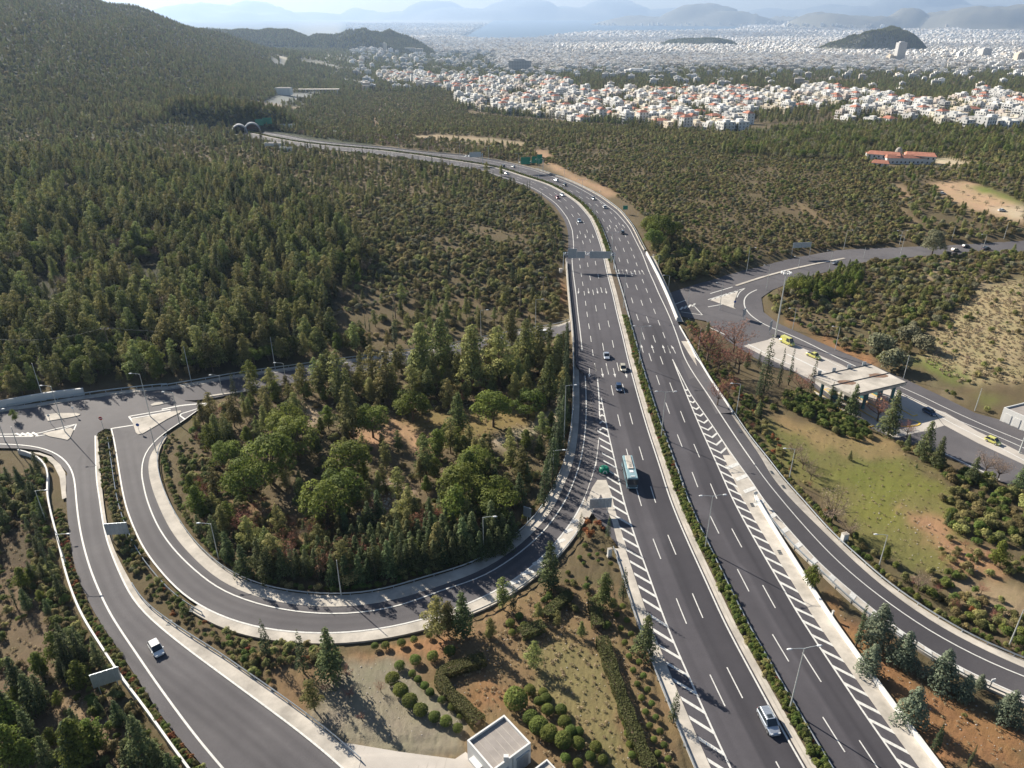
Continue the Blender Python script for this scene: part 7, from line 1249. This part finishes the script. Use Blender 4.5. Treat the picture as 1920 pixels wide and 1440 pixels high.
for u0, u1 in ((.1,.28), (.36,.54), (.62,.8)): facepart(o, L2[0], L2[3], u0, u1, .2, 2.8, 'white_wall', 'shutter', .1, .12); facepart(o, L2[3], L2[0], 1 - u1, 1 - u0, .2, 2.8, 'pale_concrete', 'shutter', .1, .12)
# tunnel portals
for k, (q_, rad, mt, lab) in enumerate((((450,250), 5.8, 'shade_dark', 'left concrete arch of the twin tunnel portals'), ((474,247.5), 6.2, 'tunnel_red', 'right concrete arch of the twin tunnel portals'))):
    P = flat([q_])[0]; T = LR[3] - LR[0]; hd = math.atan2(T[1], T[0]) + math.pi / 2; o = empty('tunnel_portal', (P[0], P[1], 0), .35); mb = MB(); n_ = 18; V = []; F = []
    for dep in (0, 8):
        for rr_ in (rad, rad + 1.0):
            for s_ in range(n_ + 1): a = math.pi * s_ / n_; V.append((math.cos(a) * rr_, dep, math.sin(a) * rr_ * 1.12 - .2))
    m_ = n_ + 1
    for s_ in range(n_): F += [(s_, s_+1, m_+s_+1, m_+s_), (m_+s_, m_+s_+1, 3*m_+s_+1, 3*m_+s_), (s_, 2*m_+s_, 2*m_+s_+1, s_+1)]
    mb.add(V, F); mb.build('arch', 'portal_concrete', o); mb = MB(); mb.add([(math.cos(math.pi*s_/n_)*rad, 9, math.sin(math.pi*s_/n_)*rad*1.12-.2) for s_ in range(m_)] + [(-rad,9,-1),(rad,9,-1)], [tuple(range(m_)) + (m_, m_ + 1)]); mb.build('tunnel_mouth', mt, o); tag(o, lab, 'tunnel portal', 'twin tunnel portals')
for q_, sz, lab in (((515,277), (13,7,4), 'white building beside the motorway near the tunnel'), ((528,240), (24,2,3.5), 'long pale wall building right of the tunnel signs'), ((538,283), (10,5,3), 'small white shed below the motorway near the tunnel')):
    P = W([q_])[0]; z = float(N(*P)); w_, d2, h_ = sz; cr = [(P[0]-w_/2, P[1]-d2/2), (P[0]+w_/2, P[1]-d2/2), (P[0]+w_/2, P[1]+d2/2), (P[0]-w_/2, P[1]+d2/2)]; flatroof('service_building', [np.array(c_) for c_ in cr], z, z + h_, lab)
# far toll station
P = W([(533,178)])[0]; z = float(N(*P)); flatroof('toll_office', [P + np.array(c_) for c_ in ((-12,-8),(12,-8),(12,8),(-12,8))], z, z + 11, 'white office block of the far toll station')
P = W([(595,176)])[0]; z = float(N(*P)); o = empty('toll_canopy', (P[0], P[1], z), .03); mb = MB(); mb.box(-40, 38, -7, 7, 6.5, 8); mb.build('roof', 'pale_concrete', o)
for k in range(12): mb = MB(); mb.box(-38 + k * 6.6, -37 + k * 6.6, -3, 3, 0, 6.5); mb.build('column', 'white_wall', o)
tag(o, 'long white canopy of the far toll station', 'toll canopy')
# convent
def gable(parent, P, w, d, h, rz, rh=2.2, base_z=0.0):
    e = empty('wing') if False else None; c_, s_ = math.cos(rz), math.sin(rz); tr = lambda x, y, z: (P[0] + x*c_ - y*s_, P[1] + x*s_ + y*c_, base_z + z); mb = MB(); x, y = w/2, d/2
    mb.add([tr(-x,-y,-1), tr(x,-y,-1), tr(x,y,-1), tr(-x,y,-1), tr(-x,-y,h), tr(x,-y,h), tr(x,y,h), tr(-x,y,h)], [(0,1,5,4),(1,2,6,5),(2,3,7,6),(3,0,4,7)]); wl = mb.build('wall', 'white_wall', parent)
    mb = MB(); x += .5; y += .5; mb.add([tr(-x,-y,h), tr(x,-y,h), tr(x,y,h), tr(-x,y,h), tr(-x+1.5,0,h+rh), tr(x-1.5,0,h+rh)], [(0,1,5,4),(2,3,4,5),(1,2,5),(3,0,4),(3,2,1,0)]); mb.build('roof', 'roof_tile', parent)
    n_ = int(w / 3)
    for k in range(n_):
        for fz in range(max(1, int(h / 3))): xx = -w/2 + (k + .5) * w / n_; mb = MB(); mb.add([tr(xx-.5,-d/2-.03,.9+fz*3), tr(xx+.5,-d/2-.03,.9+fz*3), tr(xx+.5,-d/2-.03,2.2+fz*3), tr(xx-.5,-d/2-.03,2.2+fz*3)], [(0,1,2,3)]); mb.build('window', 'glass_dark', wl)
cv = empty('convent')
for q_, w_, d2, h_, rz in (((330,385), 22, 9, 6, -.5), ((260,370), 9, 18, 5, .1), ((580,400), 30, 7, 4.5, -.05), ((730,395), 20, 12, 6, -.35), ((300,430), 11, 6, 2.5, -.5)):
    P = W(px('w', q_))[0]; gable(cv, P, w_, d2, h_, rz, 2.0, float(N(*P)))
P = W(px('w', (490,355)))[0]; z = float(N(*P)); mb = MB(); mb.tube([(P[0],P[1],z),(P[0],P[1],z+7),(P[0],P[1],z+8.2),(P[0],P[1],z+9.0),(P[0],P[1],z+9.3)], [2.4,2.4,1.9,1.0,.1], 12); mb.build('dome', 'concrete', cv)
tag(cv, 'white convent with red tiled roofs and a small dome on the wooded plain', 'convent')
# ------------------------------------------------------------------ houses of the suburb and the city beyond
PAL = [('house_white', (.74,.73,.71)), ('house_cream', (.70,.64,.54)), ('house_grey', (.55,.54,.53)), ('house_rose', (.62,.54,.48)), ('house_sand', (.62,.54,.43))]
for nme, c_ in PAL: simple(nme, c_, .85, 0, .08, .08)
def hmat(name, cols):
    m, nt, b = newmat(name); b.inputs['Roughness'].default_value = .85; oi = nt.nodes.new('ShaderNodeObjectInfo'); cr = nt.nodes.new('ShaderNodeValToRGB'); cr.color_ramp.interpolation = 'CONSTANT'
    while len(cr.color_ramp.elements) < len(cols): cr.color_ramp.elements.new(1)
    for i, c_ in enumerate(cols): cr.color_ramp.elements[i].position = i / len(cols); cr.color_ramp.elements[i].color = (*c_, 1)
    nt.links.new(oi.outputs['Random'], cr.inputs[0]); nt.links.new(cr.outputs[0], b.inputs['Base Color'])
hmat('city_wall', [(.78,.77,.75),(.70,.66,.60),(.74,.70,.62),(.60,.58,.56),(.80,.79,.78),(.64,.55,.46),(.72,.71,.70),(.55,.50,.45)]); simple('city_dark', (.22,.24,.27), .6, 0, .1, .1); simple('city_roof', (.70,.67,.63), .9, 0, .2, .05)
def house_parts(kind, w, d, fl, r):
    """body / roof / windows / balconies of a small apartment house, as bare MBs"""
    H_ = fl * 3.1; body = MB(); body.box(-w/2, w/2, -d/2, d/2, -4, H_); x0 = -w/2 + U(r, .5, 3); body.box(x0, x0 + w * .4, -d*.15, d*.3, H_, H_ + 2.6); roof = MB(); win = MB(); bal = MB()
    if kind == 'tile': x, y = w/2+.4, d/2+.4; roof.add([(-x,-y,H_),(x,-y,H_),(x,y,H_),(-x,y,H_),(-x*.35,0,H_+2.4),(x*.35,0,H_+2.4)], [(0,1,5,4),(2,3,4,5),(1,2,5),(3,0,4)]); body = MB(); body.box(-w/2, w/2, -d/2, d/2, -4, H_)
    else:
        roof.box(-w/2+.2, w/2-.2, -d/2+.2, d/2-.2, H_, H_+.05)
        for a in ((-w/2, w/2, -d/2, -d/2+.2), (-w/2, w/2, d/2-.2, d/2), (-w/2, -w/2+.2, -d/2+.2, d/2-.2), (w/2-.2, w/2, -d/2+.2, d/2-.2)): body.box(*a, H_, H_ + .7)
    for f in range(fl):
        z = f * 3.1; n_ = int(w / 3.2)
        for s in (-1, 1):
            for k in range(n_): x = -w/2 + (k + .5) * w / n_; y = s * d / 2; win.box(x-.7, x+.7, min(y, y+s*.04), max(y, y+s*.04), z+.5, z+2.4)
            for k in range(max(1, int(d / 4))): y = -d/2 + (k + .5) * d / max(1, int(d/4)); x = s * w / 2; win.box(min(x, x+s*.04), max(x, x+s*.04), y-.6, y+.6, z+.9, z+2.3)
        if f or kind == 'flat': bal.box(-w*.4, w*.4, -d/2-1.5, -d/2, z+.0, z+.15); bal.box(-w*.4, w*.4, -d/2-1.5, -d/2-1.4, z+.15, z+1.0)
        if f and kind != 'tile': bal.box(-w/2-1.2, -w/2, -d*.35, d*.35, z, z+.15); bal.box(-w/2-1.2, -w/2-1.1, -d*.35, d*.35, z+.15, z+1.0)
    return body, roof, win, bal, H_
HP = []
for i in range(10):
    r = np.random.default_rng(300 + i); kind = 'tile' if i in (2, 9) else 'flat'; w_, d2, fl = U(r, 10, 17), U(r, 9, 14), int(r.integers(2, 5)); body, roof, win, bal, H_ = house_parts(kind, w_, d2, fl, r); col = PAL[(0,1,0,2,0,4,3,0,1,0)[i]][0]; ms = []
    for nme, mb, mt in (('wall', body, col), ('roof', roof, 'roof_tile' if kind == 'tile' else 'city_roof'), ('windows', win, 'glass_dark'), ('balconies', bal, 'house_white')):
        me = bpy.data.meshes.new(nme); me.from_pydata(mb.v, [], mb.f); me.materials.append(MAT[mt]); me.update(); ms.append((nme, me))
    js = bpy.data.meshes.new('house'); bm = bmesh.new()
    for k, (nme, me) in enumerate(ms):
        n0 = len(bm.faces); bm.from_mesh(me); bm.faces.ensure_lookup_table()
        for f in bm.faces[n0:]: f.material_index = k
    bm.to_mesh(js); bm.free(); [js.materials.append(me.materials[0]) for _, me in ms]; HP.append((kind, fl, ms, bpy.data.objects.new('house_form', js), max(w_, d2)))
def streets(P, sx, sy, ang, keep, far=False):
    Wp = W(P); c_, s_ = math.cos(ang), math.sin(ang); ctr = Wp.mean(0); Q = (Wp - ctr) @ np.array([[c_, -s_], [s_, c_]]); x0, y0 = Q.min(0); x1, y1 = Q.max(0); X, Y = np.meshgrid(np.arange(x0, x1, sx), np.arange(y0, y1, sy)); X = X + RNG.uniform(-.14, .14, X.shape) * sx; Y = Y + RNG.uniform(-.14, .14, Y.shape) * sy
    A = np.column_stack([X.ravel(), Y.ravel()]) @ np.array([[c_, s_], [-s_, c_]]) + ctr; ok = inpoly(Wp, A[:, 0], A[:, 1]) & (RNG.random(len(A)) < keep); return A[ok]
SUBA = px('r1', (190,415),(430,418),(620,440),(760,455),(1000,440),(1250,458),(1320,510),(1920,512)) + px('r2', (0,498),(560,515),(760,488),(900,520),(1180,540),(1180,600),(900,600),(700,625),(560,640),(400,640),(350,745),(210,745),(60,720),(0,730)) + px('r1', (1700,700),(1560,700),(1350,690),(1200,668),(900,650),(670,610),(650,540),(500,490),(220,455))
SUBB = px('r2', (830,690),(940,625),(1240,565),(1440,575),(1640,560),(1660,520),(1860,540),(1960,560),(1980,770),(1740,735),(1500,735),(1390,720),(1280,705),(1140,705),(1000,695))
hs = np.vstack([streets(SUBA, 20, 22, .35, .62), streets(SUBB, 20, 22, -.2, .58)]); hz_ = N(hs[:, 0], hs[:, 1]); d_ = hs[:, 1] * cp - (hz_ - CH) * sp; u, v = proj(hs[:, 0], hs[:, 1], hz_); od = np.argsort(d_ + 1e5 * ((u < 10) | (u > 1910)))
rest = {}
for k, i in enumerate(od):
    j_ = int(RNG.integers(0, 10)); kind, fl, ms, src, wd = HP[j_]; x, y = hs[i]; z = float(hz_[i]); rz = .35 + (k % 4) * math.pi / 2 + random.uniform(-.1, .1)
    if k < 285 and 5 < u[i] < 1915:
        o = empty('house', (x, y, z), rz)
        for nme, me in ms:
            p_ = bpy.data.objects.new(nme, me); C.objects.link(p_); p_.parent = o
            if nme in ('windows', 'balconies'): p_['kind'] = 'stuff'
        side = 'left' if u[i] < 1250 else 'middle' if u[i] < 1550 else 'right'
        nm_l = f"{['','','two','three','four','five'][fl]}-storey {PAL[(0,1,0,2,0,4,3,0,1,0)[j_]][0].split('_')[1]} {'tiled' if kind == 'tile' else 'flat'} roofed house"; PENDING.append((o, nm_l, float(u[i]), float(v[i])))
        tag(o, f"{['','','two','three','four','five'][fl]}-storey {PAL[(0,1,0,2,0,4,3,0,1,0)[j_]][0].split('_')[1]} house with {'tiled' if kind == 'tile' else 'flat'} roof in the {side} part of the suburb", 'house', f'houses in the {side} part of the suburb')
    else: rest.setdefault(j_, []).append((x, y, z, 1.0, rz))
LMK[:] = [('the slim church tower', 1229, 182), ('the hospital slab', 975, 137), ('the convent', 1690, 297), ('the left end of the suburb', 700, 150), ('the front corner of the suburb', 865, 205), ('the gap in the suburb', 1480, 235), ('the car park', 1850, 380), ('the right end of the suburb', 1910, 215), ('the green motorway signs', 1000, 303), ('the wooded dip', 1300, 215)]
settle()
for j_, rr_ in rest.items(): gn_scatter('suburb_houses', HP[j_][3], rr_, 'mass of pale houses filling the rest of the suburb')
# trees between the houses and in the parks
PL.clear()
scatter(SUBA, 9.5, (('pine_tree', .55, 6, 10), ('cypress_tree', .2, 7, 11), ('green_bush', .25, 3, 5)), 'x|y|z'); scatter(SUBB, 10, (('pine_tree', .6, 6, 10), ('cypress_tree', .15, 7, 11), ('green_bush', .25, 3, 5)), 'x|y|z')
scatter(px('r1', (640,560),(670,610),(900,655),(1200,672),(1560,710),(1800,760),(1800,700),(1560,690),(1200,650),(900,630),(700,590)) , 7, (('pine_tree', .5, 6, 10), ('cypress_tree', .3, 8, 12), ('green_bush', .2, 3, 5)), 'x|y|z')
def band_scatter(y0, y1, s0, s1, spacing, mix, test=None):
    n_rows = int((y1 - y0) / spacing)
    for q in range(n_rows):
        y = y0 + q * spacing; xs = np.arange(s0 * y, s1 * y, spacing); xs = xs + RNG.uniform(-.45, .45, len(xs)) * spacing; ys = y + RNG.uniform(-.45, .45, len(xs)) * spacing; zs = N(xs, ys); u, v = proj(xs, ys, zs); ok = (u > -40) & (u < 1960)
        for P in NOPARK: ok &= ~inpoly(P, u, v)
        if test is not None: ok &= test(xs, ys, u, v)
        for x, y2, z in zip(xs[ok], ys[ok], zs[ok]):
            k = random.random(); a = 0
            for spc, pr_, h0, h1 in mix:
                a += pr_
                if k <= a: v_ = random.randrange(len(PROTO[spc])); PL.setdefault(spc, []).append((x, y2, z, random.uniform(h0, h1) / PROTO[spc][v_][0], random.random() * 6.28, v_, 0, 0)); break
NOPARK = [np.array(SUBA), np.array(SUBB)] + [np.array(P) for P, c in ZONES[-8:]]
mixp = (('pine_tree', .72, 8, 12), ('umbrella_pine', .1, 6, 9), ('olive_tree', .1, 5, 8), ('cypress_tree', .08, 8, 12))
band_scatter(900, 1500, -.2, .8, 10, mixp, lambda X, Y, u, v: ((v < 175) | (u > 1150)) & (np.sin(X / 90) * np.sin(Y / 70 + 1) > -.75)); band_scatter(1500, 2500, -.28, .8, 11, mixp, lambda X, Y, u, v: (np.sin(X / 130 + 2) * np.sin(Y / 110) > -.55 - .3 * (Y < 2000)) | (Y < 1700))
band_scatter(2450, 4300, -.28, .0, 17, mixp, lambda X, Y, u, v: (v > 97) | (np.sin(X / 150) > .4)); band_scatter(2450, 3300, .0, .8, 26, mixp, lambda X, Y, u, v: np.sin(X / 170) * np.sin(Y / 140 + u / 300) > -.1)
for hx, hy, hh, rx, ry, pw, ro in HILLS[:11]:
    n_ = 5000 if hy < 5000 else 1200; a = RNG.random(n_) * 6.28; q = RNG.random(n_) ** .5 * .93; xs = hx + np.cos(a) * q * rx; ys = hy + np.sin(a) * q * ry; zs = N(xs, ys)
    for x, y, z in zip(xs, ys, zs): v_ = random.randrange(5); PL.setdefault('pine_tree', []).append((x, y, z - .5, random.uniform(8, 13) / 10, random.random() * 6.28, v_, 0, 0))
for spc, rows in PL.items():
    rest = {}
    for r in rows: rest.setdefault(r[5], []).append(r)
    for vv, rr_ in rest.items(): gn_scatter('far_forest', joined(spc + '_form', PROTO[spc][vv][1], PROTO[spc][vv][2]), rr_, 'distant trees in parks and on hills round the city')
print('far', {k: len(v) for k, v in PL.items()})
# the city
BL = []
for i in range(8):
    r = np.random.default_rng(400 + i); w_, d2, fl = U(r, 14, 26), U(r, 12, 20), int(r.integers(3, 7)); mb = MB(); H_ = fl * 3.1; mb.box(-w_/2, w_/2, -d2/2, d2/2, -6, H_, 0); mb.box(-w_*.2, w_*.15, -d2*.15, d2*.25, H_, H_+3, 0); mb.box(-w_/2+.4, w_/2-.4, -d2/2+.4, d2/2-.4, H_, H_+.1, 2)
    for f in range(fl): mb.box(-w_/2+.6, w_/2-.6, -d2/2-.05, -d2/2+.01, f*3.1+1.0, f*3.1+2.4, 1); mb.box(-w_/2-.05, -w_/2+.01, -d2/2+.6, d2/2-.6, f*3.1+1.0, f*3.1+2.4, 1)
    if i < 3: mb.box(w_*.5, w_*.95, -d2*.3, d2*.6, -6, H_*.7, 0)
    me = bpy.data.meshes.new('block'); me.from_pydata(mb.v, [], mb.f); [me.materials.append(MAT[q]) for q in ('city_wall', 'city_dark', 'city_roof')]; me.polygons.foreach_set('material_index', mb.m); me.update(); BL.append(bpy.data.objects.new('block_form', me))
CB = {i: [] for i in range(8)}; y = 1500.
while y < 21000:
    sp_ = 23 + max(0, y - 2200) / 220; xs = np.arange(-.34 * y, .80 * y, sp_); xs = xs + RNG.uniform(-.35, .35, len(xs)) * sp_; ys = y + RNG.uniform(-.35, .35, len(xs)) * sp_; zs = N(xs, ys); u, v = proj(xs, ys, zs); zb = base(xs, ys); nat = np.zeros(len(xs))
    for hi, (hx, hy, hh, rx, ry, pw, ro) in enumerate(HILLS):
        if hi < 3 + 8 or hi >= 11: e = np.sqrt(((xs - hx) / rx) ** 2 + ((ys - hy) / ry) ** 2); nat = np.maximum(nat, 1 - e - (.0 if hi < 11 else .06))
    dens = np.where(y < 2250, .06 + .05 * (y > 1900), np.where(y < 2600, .45, .88)); dens = np.where((xs / ys < -.02) & (y < 4300), .12 + .3 * (np.abs(v - 98) < 3.5) , dens); dens = np.where(xs / ys < -.2, .0 + .3 * (y > 4400) * (y < 6000), dens); dens = dens * (1 - .25 * (np.sin(xs / 400) * np.sin(ys / 500) > .6))
    ok = (u > -30) & (u < 1950) & (zs > -215.2) & (nat < .02) & (RNG.random(len(xs)) < dens)
    for P in NOPARK: ok &= ~inpoly(P, u, v)
    s_ = min(1.9, .72 + max(0, y - 2200) / 7500)
    for x, y2, z in zip(xs[ok], ys[ok], zs[ok]): CB[int(RNG.integers(0, 8))].append((x, y2, z, s_ * random.uniform(.8, 1.25), (-.1 + .5 * math.sin(x / 700) * math.cos(y2 / 900)) + random.choice((0, 1.57, 3.14, 4.71)) + random.uniform(-.15, .15)))
    y += sp_
for i, rr_ in CB.items(): gn_scatter('city_blocks', BL[i], rr_, 'dense pale city blocks spreading over the plain to the sea')
print('city', sum(len(r) for r in CB.values()))
def slab(label, p, wpx, hpx, depth, wallm, faces='city_dark', rz=0.0, cols=8, name='tower_block', floors=10):
    P = W([p])[0]; z = float(N(*P)); dd = P[1] * cp - (z - CH) * sp; w_ = wpx * dd / FPX; h_ = hpx * dd / FPX / .95; o = empty(name, (P[0], P[1], z), rz); mb = MB(); mb.box(-w_/2, w_/2, -depth/2, depth/2, -8, h_); mb.build('wall', wallm, o); mb = MB(); mb.box(-w_*.3, w_*.2, -depth*.3, depth*.3, h_, h_+4); mb.build('roof_house', wallm, o)
    mb = MB(); fh = h_ / floors
    for f in range(floors):
        for k in range(cols): x = -w_/2 + (k + .5) * w_ / cols; mb.box(x - w_/cols*.34, x + w_/cols*.34, -depth/2-.25, -depth/2+.01, f*fh+fh*.25, f*fh+fh*.8)
    q = mb.build('windows', faces, o); q['kind'] = 'stuff'; tag(o, label, 'building'); return o
slab('tall narrow tower block standing before the wooded city hill', (1683,119), 17, 34, 18, 'house_grey', 'city_dark', .2, 9, floors=24); slab('lower block attached left of the tall tower', (1668,119), 12, 13, 22, 'house_sand', 'city_dark', .2, 4, floors=6)
slab('large dark slab of a hospital with a bright end wall', (975,137), 42, 21, 16, 'house_grey', 'city_dark', -.1, 14, floors=9); slab('white round-cornered tower near the right', (1797,113), 9, 13, 22, 'house_white', 'city_dark', 0, 3, floors=9); slab('twin dark glass tower in the right part of the city', (1843,112), 17, 18, 30, 'house_grey', 'city_dark', .1, 6, floors=12)
slab('pale tower cut by the right edge', (1908,121), 16, 18, 26, 'house_sand', 'city_dark', 0, 4, floors=10); slab('low dark office block in the right city', (1870,105), 18, 6, 30, 'house_grey', 'city_dark', 0, 6, floors=3); slab('cream apartment tower left of the hospital', (864,120), 6, 14, 16, 'house_cream', 'city_dark', 0, 3, floors=10)
slab('second cream tower left of the hospital', (912,122), 5, 13, 16, 'house_cream', 'city_dark', 0, 3, floors=10); slab('long pale research building below the dark hill', (770,97), 46, 5, 20, 'house_cream', 'city_dark', 0, 14, floors=3); slab('tall pale tower on the flank of the dark hill', (722,96), 6, 13, 16, 'house_cream', 'city_dark', 0, 2, floors=8); slab('long white building in the park', (1195,140), 48, 8, 24, 'house_white', 'city_dark', 0, 14, floors=3)
slab('cream block at the edge of the park', (1053,137), 14, 8, 20, 'house_cream', 'city_dark', 0, 4, floors=4); slab('slim church tower in the suburb', (1229,182), 4, 14, 4, 'house_cream', 'city_dark', 0, 1, floors=5)
